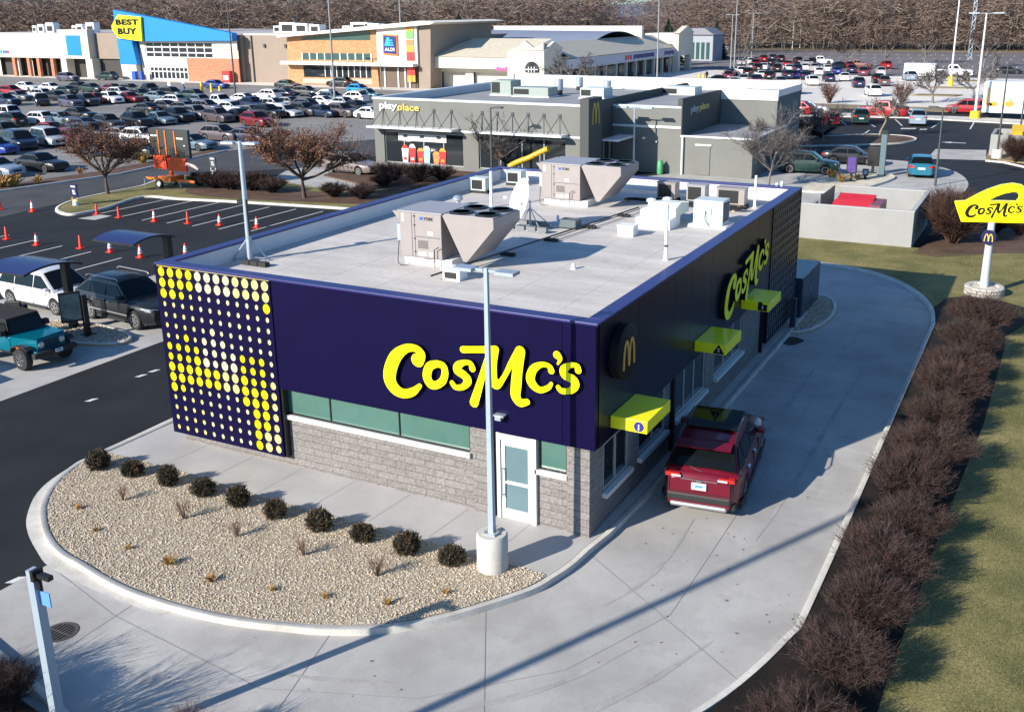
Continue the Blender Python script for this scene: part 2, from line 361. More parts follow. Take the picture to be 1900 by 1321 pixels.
# ------------------------------------------------------------------ the ground
def W(pp, z=0.0): return [G(x, y, z) for x, y in pp]
sheet('ground', [(-2500, -400), (2500, -400), (2500, 3500), (-2500, 3500)], -0.03, M_dead)
sheet('asphalt_lot', [(-60, -70), (60, -70), (60, 119), (-42, 119), (-48, 70), (-60, 60)], 0.0, M_asph)
sheet('old_parking_lot', [(-330, -20), (-59.6, -20), (-59.6, 27), (-58, 37), (-60, 52), (-48, 72), (-44, 117), (-60, 120), (-60, 140), (-330, 140)], 0.004, M_oldl)
sheet('road', [(-59.4, -60), (-50.5, -60), (-50.5, 20), (-52, 31), (-50, 42), (-46, 47), (-44, 72), (-48.5, 71), (-60, 51.5), (-57.8, 37), (-59.2, 27)], 0.006, M_road)
sheet('pale_parking_lot', [(-62, 121.5), (70, 119), (70, 182), (-34, 183.5), (-52, 190), (-75, 160)], 0.008, M_pale)
sheet('far_parking_lot', [(-78, 183.7), (150, 182.2), (150, 301), (-82, 301)], 0.004, M_farl)
sheet('store_walkway', [(-330, 120.5), (-160, 121.5), (-70, 119.5), (-52, 189.0), (-60, 194), (-84, 128), (-330, 129)], 0.012, M_pale)
sheet('brown_verge', [(-48, 116.2), (70, 113.8), (70, 118.8), (-43, 121.3)], 0.05, M_dead, thick=0.05)
# concrete drive that wraps the building
kr = smoothline([(5.1, 22.2), (5.1, 12), (5.1, 0.3), (4.95, -1.8), (4.15, -4.5), (2.7, -7.0), (0.6, -9.0), (-2.2, -10.1), (-5.3, -10.0), (-8.0, -9.4), (-11.5, -8.6)], 6)
kt = smoothline([(5.1, 22.2), (4.75, 24.6), (3.9, 26.9), (2.6, 28.8), (0.9, 30.1), (-1.6, 30.6), (-8, 30.8), (-22, 30.8)], 6)
drive = [(p.x, p.y) for p in reversed(kt)]+[(p.x, p.y) for p in kr[1:] ]
drive += [(-11.2, -9.4), (-11.2, -4.0), (-14.5, -1.0), (-14.5, 30.8)]
sheet('drive', [(p[0], p[1]) for p in drive], 0.006, M_conc)
sheet('drive_apron', [(-11.2, -8.7), (-11.2, -40), (8, -40), (8, -12), (0, -9.6), (-5.3, -10.1)], 0.003, M_conc)
sheet('menu_lane', [(-21.7, -60), (-21.7, 24), (-29.6, 24), (-30.2, 13.5), (-32.4, 10.6), (-33.4, 7), (-33.4, -60)], 0.005, M_conc)
# right-hand kerb, gutter and planting
kerb('kerb', [(p.x, p.y) for p in kr], M_kerb, 0.17, 0.13, side=1)
kerb('kerb', [(p.x, p.y) for p in kt], M_kerb, 0.17, 0.13, side=-1)
sheet('lawn', [(5.2, -60), (90, -60), (90, 44), (12, 44), (4.0, 36.2), (-20, 36.2), (-22, 30.9), (-1.6, 30.75), (1.0, 30.25), (2.75, 28.9), (4.05, 27.0), (4.9, 24.7), (5.25, 22.2), (5.25, 0), (5.2, -3)], 0.10, M_lawn)
mul = [(5.24, 0.0), (5.24, 22.2), (4.9, 24.6), (5.3, 26.5), (6.1, 27.2), (7.4, 27.0), (8.6, 26.2), (8.8, 24.6), (7.9, 21.6), (7.95, 20.1), (7.8, 12), (7.35, 4), (7.1, -2), (7.0, -8), (7, -30), (0, -30), (-9, -30), (-9, -9.8), (-5.4, -10.3), (-2.2, -10.4), (0.8, -9.3), (2.9, -7.15), (4.35, -4.6), (5.1, -1.9)]
sheet('mulch_bed', mul, 0.105, M_mulch)
# gravel island with kerb, gutter pan and front walk
zt = 0.15
isl_px = [(330, 779), (184, 845), (149, 861), (109, 896), (89, 938), (95, 984), (120, 1018), (161, 1042), (212, 1073), (284, 1103), (385, 1131), (471, 1146), (530, 1152), (596, 1158), (691, 1158), (787, 1145), (882, 1120), (978, 1088), (1016, 1067), (1052, 1043), (1082, 1016)]
isl = [G(x, y, zt) for x, y in isl_px]
isl = [Vector((isl[0].x, 21.5, zt))]+isl+[Vector((0.03, 0.6, zt)), Vector((0.1, 12, zt)), Vector((0.1, 21.5, zt))]
ism = smoothline(isl[1:-3], 4); outl = [isl[0]]+ism+[Vector((0.0, 0.5, zt)), Vector((0.12, 3, zt)), Vector((0.12, 21.5, zt))]
sheet('front_walk', [(p.x, p.y) for p in outl], 0.135, M_walk, thick=0.13)
kerb('island_kerb', [(p.x, p.y) for p in outl], M_kerb, 0.17, 0.16, side=-1)
gut = [(-15.75, 20)]+[(G(x, y).x, G(x, y).y) for x, y in [(300, 785), (184, 838), (110, 880), (69, 915), (50, 958), (52, 990), (69, 1024), (93, 1053), (169, 1093), (230, 1118), (293, 1141)]]
gsm = smoothline([Vector((*p, 0)) for p in gut], 4)
gin = [p for p in ism[:44]]
gpoly = [(p.x, p.y) for p in gsm]+[(G(315, 1136).x, G(315, 1136).y)]+[(p.x, p.y) for p in reversed(ism[:38])]+[(isl[0].x, 20)]
sheet('gutter', gpoly, 0.014, M_kerb)
gp = [G(x, y, zt) for x, y in [(180, 846), (149, 861), (109, 896), (89, 938), (95, 984), (120, 1018), (161, 1042), (212, 1073), (284, 1103), (385, 1131), (471, 1146), (530, 1152), (596, 1158), (691, 1158), (787, 1145), (882, 1120), (978, 1088), (1012, 1068)]]
front_line = [G(x, y, 0.15) for x, y in [(1012, 1066), (960, 1050), (700, 978), (500, 925), (330, 872), (230, 846), (190, 838)]]
gsm2 = smoothline(gp, 4)
gravel_poly = [(p.x, p.y) for p in gsm2]+[(p.x, p.y) for p in front_line]
sheet('gravel_bed', gravel_poly, 0.150, M_grav)
def inside(x, y, poly):
    c = False; j = len(poly)-1
    for i in range(len(poly)):
        if (poly[i][1] > y) != (poly[j][1] > y) and x < (poly[j][0]-poly[i][0])*(y-poly[i][1])/(poly[j][1]-poly[i][1]+1e-12)+poly[i][0]: c = not c
        j = i
    return c
def pebbles(name, poly, n, z, smin, smax, mats, seed, label):
    r_ = np.random.RandomState(seed); xs = [p[0] for p in poly]; ys = [p[1] for p in poly]; vs = []; fs = []; mi = []
    base = np.array([(1, 0, 0), (0, 1, 0), (-1, 0, 0), (0, -1, 0), (0, 0, 1), (0, 0, -1)], float); ft = [(0, 1, 4), (1, 2, 4), (2, 3, 4), (3, 0, 4)]
    k = 0
    while k < n:
        x = r_.uniform(min(xs), max(xs)); y = r_.uniform(min(ys), max(ys))
        if not inside(x, y, poly): continue
        s = r_.uniform(smin, smax); q = base*[s*r_.uniform(.8, 1.5), s*r_.uniform(.6, 1), s*r_.uniform(.4, .8)]; a = r_.uniform(0, 6.28); b_ = r_.uniform(-.5, .5)
        ca, sa = math.cos(a), math.sin(a); X = q[:, 0]*ca-q[:, 1]*sa; Y = q[:, 0]*sa+q[:, 1]*ca; Z = q[:, 2]+X*b_
        o = len(vs); vs += list(zip(X+x, Y+y, Z+z+s*.35)); c = r_.randint(len(mats))
        for f in ft: fs.append([i+o for i in f]); mi.append(c)
        k += 1
    me = bpy.data.meshes.new(name); me.from_pydata([tuple(map(float, v)) for v in vs], [], fs)
    for m_ in mats: me.materials.append(m_)
    me.polygons.foreach_set('material_index', mi); me.update()
    o = bpy.data.objects.new(name, me); C.objects.link(o); return tag(o, label, 'gravel', None, 'stuff')
PB = [mat('pebble_a', (0.56, 0.47, 0.34), 0.9), mat('pebble_b', (0.47, 0.385, 0.285), 0.9), mat('pebble_c', (0.62, 0.55, 0.43), 0.9), mat('pebble_d', (0.40, 0.32, 0.24), 0.9), mat('pebble_e', (0.56, 0.46, 0.38), 0.9)]
pebbles('gravel', gravel_poly, 27000, 0.15, 0.014, 0.030, PB, 3, 'loose tan and cream pebbles filling the curved bed')
# slab joints on the drive and walk
b = MB()
for p, q in [((5.1, 3.2), (0.1, 3.2)), ((5.1, 8.2), (0.1, 8.2)), ((5.1, 13.2), (0.1, 13.2)), ((5.1, 18.2), (0.1, 18.2)), ((4.5, -3.4), (0.1, -0.4)), ((1.6, -8.2), (-1.3, -3.0)), ((-2.3, -10.2), (-3.6, -5.3)), ((-8.0, -9.6), (-8.1, -5.15)), ((2.6, -1.9), (2.6, 22)), ((2.6, -1.9), (1.4, -4.6)), ((1.4, -4.6), (-0.7, -6.6)), ((-0.7, -6.6), (-3.6, -7.7)), ((-3.6, -7.7), (-8.1, -7.2)), ((-8.1, -7.2), (-11.2, -6.4)), ((-27.4, -20), (-27.4, 24)), ((-21.7, 0), (-33, 0)), ((-21.7, 5), (-33, 5)), ((-21.7, 10), (-33, 10)), ((-21.7, -5), (-33, -5))]:
    line_mark(b, p, q, 0.014, 0.0125, M_joint)
for x in [-12.6, -10.8, -9.0, -7.2, -5.4, -3.6, -1.8]:
    line_mark(b, (x, 0.15), (x-0.12, -1.55), 0.016, 0.1385, M_joint)
b.build('slab_joints')['kind'] = 'structure'
# oil drips and tyre streaks on the concrete drive
M_st = ground_mat('tyre_mark', (0.305, 0.293, 0.28), (0.40, 0.385, 0.365), fine=20, broad=1.5, fv=.08, bump=.03)
b = MB()
def streak(pts, w0, z):
    sm = smoothline([Vector((*p, 0)) for p in pts], 6); rows = []
    for i, p in enumerate(sm):
        t_ = (sm[min(i+1, len(sm)-1)]-sm[max(i-1, 0)]).normalized(); nn = Vector((-t_.y, t_.x, 0)); ww = w0*math.sin(math.pi*(i+.6)/(len(sm)+.2))*(1+.25*math.sin(i*2.1))
        rows.append([(p.x-nn.x*ww, p.y-nn.y*ww, z), (p.x+nn.x*ww, p.y+nn.y*ww, z)])
    b.grid(list(reversed(rows)))
for k, pts in enumerate([[(1.7, 2.4), (1.75, .6), (1.6, -1.0), (1.2, -2.2)], [(2.4, -3.2), (1.2, -5.4), (-.8, -7.2), (-3.2, -8.2)], [(3.7, -2.4), (2.6, -5.0), (.6, -7.6), (-2.0, -9.2)], [(-1.4, -6.4), (-2.6, -6.9), (-3.6, -7.2)], [(3.6, 16), (3.5, 11), (3.5, 6), (3.4, 2)], [(2.0, 15), (2.0, 11), (1.9, 8.5)]]): streak(pts, .06+.02*(k % 3), .0115+.0002*k)
b.build('tyre_streaks', M_st)['kind'] = 'structure'
b = MB(); rc = random.Random(12)     # oil spots and chips
for k in range(70):
    x_, y_ = rc.uniform(.4, 4.9), rc.uniform(-4, 20)
    if k % 3 == 0: x_, y_ = rc.uniform(-8, 3), rc.uniform(-9.5, -6)
    s_ = rc.uniform(.01, .04); b.add([(x_+s_*rc.uniform(.6, 1.3)*math.cos(a), y_+s_*rc.uniform(.6, 1.3)*math.sin(a), .0128) for a in [2*math.pi*j/7 for j in range(7)]], [list(range(7))])
b.build('oil_spots', mat('oil_spot', (0.17, 0.16, 0.15), .7))['kind'] = 'structure'
# parking bays painted on the fresh asphalt
b = MB()
for i in range(8):
    x = -31.9-2.68*i; y1 = 14.6+0.33*i; line_mark(b, (x, y1-5.3), (x, y1+(1.6 if i else 0)), 0.1, 0.008, M_white)
for a, c_ in [((142, 500+0), (252, 470)), ((105, 508), (184, 488))]: pass
for i in range(9):
    x = -47.9+2.02*i*1.05; line_mark(b, (x, 24.3), (x, 30.6+0.12*i), 0.1, 0.008, M_white)
line_mark(b, G(103, 514), G(150, 525), 0.1, 0.009, M_white)
for p in [((1605, 248), (1613, 242)), ((1555, 221), (1571, 233)), ((1611, 229), (1624, 236)), ((1661, 222), (1674, 234)), ((1728, 238), (1748, 226)), ((1800, 240), (1808, 226))]: line_mark(b, G(*p[0]), G(*p[1]), 0.14, 0.008, M_white)
# lane arrow and worn letters, too far to read
for k in range(8): q = G(1674+k*3.4, 239); b.box(q.x-.12, q.x+.08, q.y-.5, q.y+.5, 0.004, 0.008, M_white)
for k in range(4): q = G(1709+k*3.0, 240.5); b.box(q.x-.12, q.x+.08, q.y-.5, q.y+.5, 0.004, 0.008, M_white)
for k in range(6): q = G(1485+k*3.4, 231); b.box(q.x-.12, q.x+.08, q.y-.5, q.y+.5, 0.004, 0.008, M_white)
q = G(1765, 265); b.add([(q.x-.9, q.y, .008), (q.x, q.y-.55, .008), (q.x, q.y-.2, .008), (q.x+1.3, q.y-.2, .008), (q.x+1.3, q.y+.2, .008), (q.x, q.y+.2, .008), (q.x, q.y+.55, .008)], [[0, 1, 2, 3, 4, 5, 6]], M_white)
for (x, y) in [(262, 697), (286, 688), (170, 742), (30, 1075)]:
    q = G(x, y); b.add([(q.x-.1, q.y-.22, .008), (q.x+.08, q.y-.14, .008), (q.x+.12, q.y+.2, .008), (q.x-.05, q.y+.1, .008)], [[0, 1, 2, 3]], M_white)
b.build('painted_lines')['kind'] = 'structure'
b = MB()   # faint bays in the old lots
for rx in (-66.5, -72.5, -86.5, -98.5, -112.5, -124):
    for k in range(22): line_mark(b, (rx-2.4, 38+k*2.75), (rx+2.4, 38+k*2.75), 0.10, 0.012, M_kerb)
for ry in (150, 167):
    for k in range(24): line_mark(b, (-45+k*2.75, ry-2.5), (-45+k*2.75, ry+2.5), 0.12, 0.012, M_wht)
for ry in (205, 222, 240, 258, 276):
    for k in range(34): line_mark(b, (-70+k*2.9, ry-2.5), (-70+k*2.9, ry+2.5), 0.2, 0.009, M_wht)
b.build('bay_lines')['kind'] = 'structure'
# grass strip and kerb behind the coned bays
strip = W([(102, 389), (118, 378), (160, 366), (210, 355), (260, 345), (300, 332), (370, 324), (440, 322), (500, 330), (560, 344), (620, 350), (720, 352), (720, 392), (640, 385), (450, 373), (330, 367), (265, 363), (200, 383), (160, 392), (125, 396)], 0.1)
ss = smoothline(strip, 4, True)
sheet('grass_strip', [(p.x, p.y) for p in ss], 0.11, M_lawn, thick=0.11)
kerb('kerb', [(p.x, p.y) for p in smoothline(W([(720, 394), (640, 387), (450, 375), (330, 369), (265, 365), (200, 385), (160, 394), (125, 398), (103, 391), (108, 382), (140, 370), (210, 355), (260, 345), (300, 332), (370, 324), (440, 322)], 0.1), 4)], M_kerb, 0.2, 0.14, side=-1)
mb_ = W([(345, 352), (400, 344), (480, 340), (540, 352), (640, 358), (760, 352), (760, 380), (640, 378), (540, 374), (430, 368), (360, 362)], 0.11)
sheet('hedge_bed', [(p.x, p.y) for p in smoothline(mb_, 3, True)], 0.125, M_mulchb)
pc = W([(480, 345), (530, 318), (560, 312), (700, 306), (760, 325), (760, 352), (620, 350), (545, 356)], 0.0)
sheet('side_lane', [(p.x, p.y) for p in pc], 0.012, M_conc)
hb2 = W([(600, 325), (660, 306), (760, 300), (900, 322), (900, 352), (720, 352)], 0.1)
sheet('hedge_bed_rear', [(p.x, p.y) for p in hb2], 0.12, M_mulchb, thick=0.12)
# drain patch near the cones
q4 = W([(144, 406), (185, 399), (208, 401), (176, 409)])
sheet('drain_pad', [(p.x, p.y) for p in q4], 0.012, M_conc)
# planting edge of the old lot by the road
vp = [(-61.8, -10), (-59.5, -10), (-59.5, 27), (-57.9, 37), (-60.2, 51), (-61.5, 51), (-60.3, 37), (-61.8, 27)]
sheet('planting_verge', vp, 0.11, M_mulchb, thick=0.11)
kerb('kerb', [(-59.3, -10), (-59.3, 27), (-57.7, 37), (-60.0, 51.5)], M_kerb, 0.18, 0.13, side=1)
# rear concrete lane, ordering island, lots to the right
lane = W([(1100, 345), (1250, 322), (1380, 318), (1460, 300), (1560, 296), (1650, 297), (1720, 305), (1775, 320), (1797, 342), (1775, 366), (1715, 388), (1640, 405), (1500, 405), (1300, 395), (1100, 365)], 0.0)
sheet('order_lane', [(p.x, p.y) for p in smoothline(lane, 4, True)], 0.006, M_conc)
oi = W([(1480, 352), (1505, 341), (1535, 332), (1568, 325), (1619, 322), (1652, 325), (1655, 331), (1625, 342), (1590, 350), (1530, 355)], 0.1)
ois = smoothline(oi, 4, True)
sheet('order_island', [(p.x, p.y) for p in ois], 0.12, M_creamg, thick=0.12)
kerb('kerb', [(p.x, p.y) for p in ois]+[(ois[0].x, ois[0].y)], M_kerb, 0.15, 0.14, side=1)
ov = smoothline(W([(1440, 262), (1500, 256), (1560, 252), (1620, 250), (1680, 253), (1697, 259), (1670, 265), (1600, 268), (1520, 270), (1450, 270)], 0.1), 4, True)
sheet('mulch_island', [(p.x, p.y) for p in ov], 0.11, M_mulchb, thick=0.11)
kerb('kerb', [(p.x, p.y) for p in ov]+[(ov[0].x, ov[0].y)], M_kerb, 0.2, 0.15, side=1)
a2 = W([(1720, 295), (1736, 277), (1830, 279), (1830, 298)], 0.0)
sheet('dumpster_apron', [(p.x, p.y) for p in a2], 0.01, M_conc)
rb = W([(1828, 300), (1850, 298), (1960, 312), (1960, 270), (1880, 262), (1835, 280)], 0.0)
sheet('corner_bed', [(p.x, p.y) for p in rb], 0.11, M_dead, thick=0.11)
kerb('kerb', [(p.x, p.y) for p in W([(1828, 300), (1860, 303), (1900, 312), (1990, 332)])], M_kerb, 0.2, 0.13, side=1)
vg = W([(1440, 219), (1500, 217), (1680, 220), (1900, 232), (1960, 236), (1960, 228), (1800, 219), (1600, 212), (1440, 211)], 0.0)
sheet('bay_verge', [(p.x, p.y) for p in vg], 0.12, M_kerb, thick=0.12)
rlawn = W([(1690, 470), (1760, 430), (1800, 425), (1990, 425), (1990, 470), (1850, 470), (1740, 478)], 0.1)
sheet('leaf_litter_bed', [(p.x, p.y) for p in rlawn], 0.108, M_mulchb)
for i, (x, y) in enumerate([(1738, 178), (1762, 164), (1790, 151)]):
    q = G(x, y); sheet('lot_island', [(q.x-3.2, q.y-1.6), (q.x+2.6, q.y-1.2), (q.x+3.4, q.y+1.8), (q.x-2.6, q.y+1.4)], 0.12, M_dead, thick=0.12)
# small kerbed islands: corner pebble bed behind the building, order-point bed on the left
def pebble_island(name, cx, cy, rx, ry, n, seed, label, lim=None):
    pts = [(cx+rx*math.cos(t)*(1 if not lim else 1), cy+ry*math.sin(t)) for t in [2*math.pi*k/40 for k in range(40)]]
    kerb('kerb', pts+[pts[0]], M_kerb, 0.15, 0.14, side=1)
    sheet(name, pts, 0.10, M_grav, thick=0.1); pebbles('gravel', [(cx+(x-cx)*.9, cy+(y-cy)*.9) for x, y in pts], n, 0.1, 0.025, 0.055, PB, seed, label)
pebble_island('corner_pebble_island', 0.25, 21.6, 1.1, 3.0, 1500, 5, 'loose mixed pebbles in the small rounded island behind the building corner')
pebble_island('menu_pebble_island', -25.6, 6.3, 2.9, 1.15, 1500, 6, 'loose pebbles around the posts of the nearest order point')
# turf blades and dropped leaves
def blades(name, region, n, z, h, mats, seed, label, cat, flat=False):
    r_ = np.random.RandomState(seed); x = []; (x0, x1, y0, y1) = region
    vs = np.zeros((n*3, 3)); X = r_.uniform(x0, x1, n); Y = r_.uniform(y0, y1, n); A = r_.uniform(0, 6.28, n); hh = r_.uniform(.5, 1, n)*h
    wd = h*(.5 if flat else .16); dx = np.cos(A)*wd; dy = np.sin(A)*wd; lean = r_.uniform(-.6, .6, (n, 2))*h
    vs[0::3] = np.stack([X-dx, Y-dy, np.full(n, z)], 1); vs[1::3] = np.stack([X+dx, Y+dy, np.full(n, z)], 1)
    vs[2::3] = np.stack([X+lean[:, 0]+(-dy*1.6 if flat else 0), Y+lean[:, 1]+(dx*1.6 if flat else 0), z+(hh*.25 if flat else hh)], 1)
    me = bpy.data.meshes.new(name); me.from_pydata(vs.tolist(), [], [[3*i, 3*i+1, 3*i+2] for i in range(n)])
    for m_ in mats: me.materials.append(m_)
    me.polygons.foreach_set('material_index', r_.randint(0, len(mats), n)); me.update()
    o = bpy.data.objects.new(name, me); C.objects.link(o); return tag(o, label, cat, None, 'stuff')
GB = [mat('blade_a', (0.12, 0.13, 0.04), 0.8), mat('blade_b', (0.22, 0.19, 0.08), 0.8), mat('blade_c', (0.08, 0.10, 0.03), 0.8), mat('blade_d', (0.17, 0.14, 0.065), 0.8)]
blades('grass', (8.2, 16, -6, 34), 90000, 0.1, 0.045, GB, 11, 'short winter turf of the lawn beside the hedge bed', 'grass')
blades('grass', (-3.4, 8.2, 30.9, 35.8), 22000, 0.1, 0.045, GB, 12, 'short winter turf between the drive curve and the dumpster walls', 'grass')
LF = [mat('leaf_a', (0.10, 0.05, 0.025), 0.9), mat('leaf_b', (0.2, 0.11, 0.05), 0.9), mat('leaf_c', (0.05, 0.03, 0.02), 0.9)]
blades('fallen_leaves', (0.2, 1.5, 4, 20), 110, 0.012, 0.06, LF, 13, 'scattered brown leaves in the shaded gutter of the drive', 'fallen leaves', True)
blades('fallen_leaves', (1.5, 5.0, -5, 20), 60, 0.012, 0.05, LF, 14, 'sparse brown leaves dotted over the concrete drive', 'fallen leaves', True)
# ------------------------------------------------------------------ the drive-through building
H = 5.6; WB = 13.647; DB = 20.07; ZD = 5.1
NAVY = mat('navy_panel', (0.0034, 0.0018, 0.029), 0.45, 0.0, var=0.06, scale=.7, coat=0.0, spec=0.12)
NAVYT = mat('navy_coping', (0.022, 0.02, 0.13), 0.4, 0.0, coat=0.05)
DKPAN = mat('black_navy_panel', (0.006, 0.006, 0.02), 0.3, spec=0.35, coat=0.0, var=0.05, scale=1.0)
YELL = mat('sign_yellow', (0.95, 0.90, 0.0), 0.35, coat=0.2)
YELC = mat('canopy_yellow', (0.94, 0.88, 0.01), 0.3, coat=0.3, var=0.03, scale=2)
SGNB = mat('sign_return_black', (0.005, 0.005, 0.009), 0.6, spec=0.2)
CREAM = mat('disc_sunlit_cream', (0.66, 0.58, 0.2), 0.5)
CREAM2 = mat('disc_sunlit_pale', (0.62, 0.57, 0.33), 0.5)  # cream and pale tones: yellow backing with bright sunlight put into the colour
YDISC = mat('disc_yellow', (0.82, 0.68, 0.0), 0.45)
PALEB = mat('disc_grey', (0.85, 0.85, 0.78), 0.5)
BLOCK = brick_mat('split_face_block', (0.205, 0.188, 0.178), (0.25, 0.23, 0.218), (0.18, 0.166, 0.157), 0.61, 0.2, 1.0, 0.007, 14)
BLOCKS = brick_mat('shaded_side_block', (0.18, 0.172, 0.17), (0.22, 0.21, 0.207), (0.155, 0.148, 0.145), 0.61, 0.2, 0.8, 0.007, 14)  # darker copy of the front block, side wall's shade in its colour
TGLASS = mat('green_glass', (0.075, 0.16, 0.135), 0.08, 0.0, var=0.12, scale=0.5, spec=0.6, coat=0.3)
BGLASS = mat('blue_grey_glass', (0.12, 0.19, 0.21), 0.1, 0.0, var=0.08, scale=0.5, spec=0.6)
DGLASS = mat('dark_glass', (0.02, 0.025, 0.03), 0.06, 0.0, spec=0.8)
ALUM = mat('white_frame', (0.66, 0.66, 0.65), 0.4, 0.1)
ALUG = mat('grey_frame', (0.38, 0.41, 0.42), 0.4, 0.3)
ROOFM = ground_mat('roof_membrane', (0.46, 0.43, 0.395), (0.58, 0.545, 0.505), fine=9, broad=0.8, fv=0.06, stain=(1.3, 0.6, 0.84), bump=0.05, streak=(0.5, 1.6, 1))
PARA = mat('parapet_membrane', (0.60, 0.62, 0.64), 0.55, var=0.05, scale=1.5)
BR = thing('drive_through_building', 'low navy and grey block building with big yellow script lettering over the front wall', 'restaurant', (-WB/2, DB/2, 0))
b = MB()
wall_open(b, 1, 0.2, -1, -13.45, -0.2, 0, 2.62, [(-9.47, -3.53, 1.7, 2.56), (-2.72, -1.64, 0.0, 2.5), (-1.58, -0.84, 1.66, 2.5)], BLOCK, 0.14)
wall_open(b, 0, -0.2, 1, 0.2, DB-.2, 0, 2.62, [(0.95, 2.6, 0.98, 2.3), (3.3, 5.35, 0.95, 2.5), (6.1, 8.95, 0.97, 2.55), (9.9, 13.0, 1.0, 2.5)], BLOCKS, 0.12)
wall_open(b, 0, -13.45, -1, 0.2, DB-.2, 0, 2.62, [], BLOCK); wall_open(b, 1, DB-.2, 1, -13.45, -.2, 0, 2.62, [], BLOCK)
for x in (-3.42, -2.98): pass
b.box(-3.40, -2.92, 0.10, 0.2, 0.12, 2.5, BLOCK); b.box(-0.78, -0.2, 0.12, 0.2, 0.12, 2.5, BLOCK)
b.build('wall', None, BR)
b = MB(); b.box(-12.9, -0.75, 0.9, DB-.7, 0.02, 2.4); b.build('interior_core', mat('dim_interior', (0.05, 0.06, 0.06), 0.9), BR)
b = MB(); b.box(-9.62, -3.5, 0.10, 0.34, 1.58, 1.7); b.build('window_sill', ALUM, BR)
b = MB(); b.box(-1.66, -0.80, 0.10, 0.32, 1.54, 1.66); b.build('window_sill', ALUM, BR)
# fascia: panels with fine joints, parapet cap, back side
def panels(ax, val, out, cuts, z0, z1, m, name, zc=None):
    bb = MB(); g = 0.006
    for i in range(len(cuts)-1):
        zz = zc or [z0, z1]
        for j in range(len(zz)-1):
            a, c_ = cuts[i]+g, cuts[i+1]-g; lo_, hi_ = sorted((val, val-out*0.16))
            if ax == 1: bb.box(a, c_, lo_, hi_, zz[j]+g, zz[j+1]-g)
            else: bb.box(lo_, hi_, a, c_, zz[j]+g, zz[j+1]-g)
    return bb.build(name, m, BR)
panels(1, 0.0, -1, [-9.45, -0.86, -0.012], 2.5, H-.02, NAVY, 'front_fascia')
panels(0, 0.0, 1, [0.18, 2.6, 5.3, 6.7, 8.6, 11.2, 13.8, 15.7], 2.5, H-.02, DKPAN, 'side_fascia')
panels(0, -WB, -1, [0.2, 4, 8, 12, 16, DB], 2.5, H-.02, NAVY, 'left_fascia'); panels(1, DB, 1, [-WB, -9, -5, 0], 2.5, H-.02, NAVY, 'rear_fascia')
b = MB(); b.box(-WB+.16, -.16, .16, DB-.16, 2.62, 2.72); b.build('soffit', M_blackm, BR)
b = MB()    # inner parapet face with white membrane
for (x0, x1, y0, y1) in ((-WB+.17, -.17, .165, .33), (-WB+.17, -.17, DB-.33, DB-.165), (-WB+.17, -WB+.34, .33, DB-.33), (-.34, -.17, .33, DB-.33)): b.box(x0, x1, y0, y1, 4.9, H-.03)
b.build('parapet', PARA, BR)
b = MB(); e = 0.03; t_ = 0.36
b.box(-WB-e, e, -e, t_, H-.03, H+.03); b.box(-WB-e, e, DB-t_, DB+e, H-.03, H+.03); b.box(-WB-e, -WB+t_, t_, DB-t_, H-.03, H+.03); b.box(-t_, e, t_, DB-t_, H-.03, H+.03)
b.build('coping', NAVYT, BR, bevel=0.008)
b = MB(); b.box(-WB+.33, -.33, .32, DB-.32, ZD-.15, ZD); b.build('roof_deck', ROOFM, BR)
b = MB()
for x in np.arange(-13.1, -0.5, 1.85): b.box(x, x+.006, .34, DB-.34, ZD, ZD+.003)
b.build('membrane_seams', mat('seam', (0.49, 0.46, 0.425), 0.8), BR)
# perforated screens
SZ = {'l': .149, 'm': .12, 's': .084}
FR = ['llllllllllll', 'llllllllllll', 'llmssssssssl', 'ssssssssssss', 'ssssssssssss', 'sssssmssssss', 'ssmsmmmsssss', 'mmmmmmmmmmms', 'mmmlLmlLmmms', 'lllllllllmmm', 'lllllllllllm', 'lmsssssslllm', 'ssssssssslLm', 'sssssssssllm', 'ssssssssslll', 'ssssssssslLm']
def screen(name, ax, val, out, u0, u1, z0, z1, rows, backcol, mpan, size=1.0):
    nr, nc = len(rows), len(rows[0]); du = (u1-u0)/nc; dz = (z1-z0)/nr; K = 16; bb = MB(); th = 0.02
    P_ = (lambda u, z, d: (u, val+out*d, z)) if ax == 1 else (lambda u, z, d: (val+out*d, u, z))
    for r_ in range(nr):
        for c_ in range(nc):
            cu = u0+(c_+.5)*du; cz = z1-(r_+.5)*dz; rad = SZ[rows[r_][c_].lower()]*size
            sq = []; ci = []
            for k in range(K):
                a = 2*math.pi*k/K+math.pi/4; x, y = math.cos(a), math.sin(a); s_ = 1/max(abs(x), abs(y))
                sq.append((cu+x*s_*du/2, cz+y*s_*dz/2)); ci.append((cu+x*rad, cz+y*rad))
            vs = [P_(u, z, .0) for u, z in sq]+[P_(u, z, .0) for u, z in ci]+[P_(u, z, -th) for u, z in ci]
            fs = [[k, (k+1) % K, K+(k+1) % K, K+k] for k in range(K)]+[[K+k, K+(k+1) % K, 2*K+(k+1) % K, 2*K+k] for k in range(K)]
            bb.add(vs, fs, mpan)
    for (a, c_, e_, g_) in ((u0-.04, u0, z0-.04, z1), (u1, u1+.04, z0-.04, z1), (u0, u1, z0-.04, z0)):
        lo_, hi_ = sorted((val, val-out*.16))
        bb.box(a, c_, lo_, hi_, e_, g_, mpan) if ax == 1 else bb.box(lo_, hi_, a, c_, e_, g_, mpan)
    sp_ = bb.build(name, None, BR)
    b2 = MB()
    for r_ in range(nr):
        for c_ in range(nc):
            a, c1 = u0+c_*du, u0+(c_+1)*du; e_, g_ = z1-(r_+1)*dz, z1-r_*dz; d = -.042
            b2.quad(P_(a, e_, d), P_(c1, e_, d), P_(c1, g_, d), P_(a, g_, d), backcol(r_, c_, rows[r_][c_]))
    b2.build('backing', None, sp_)
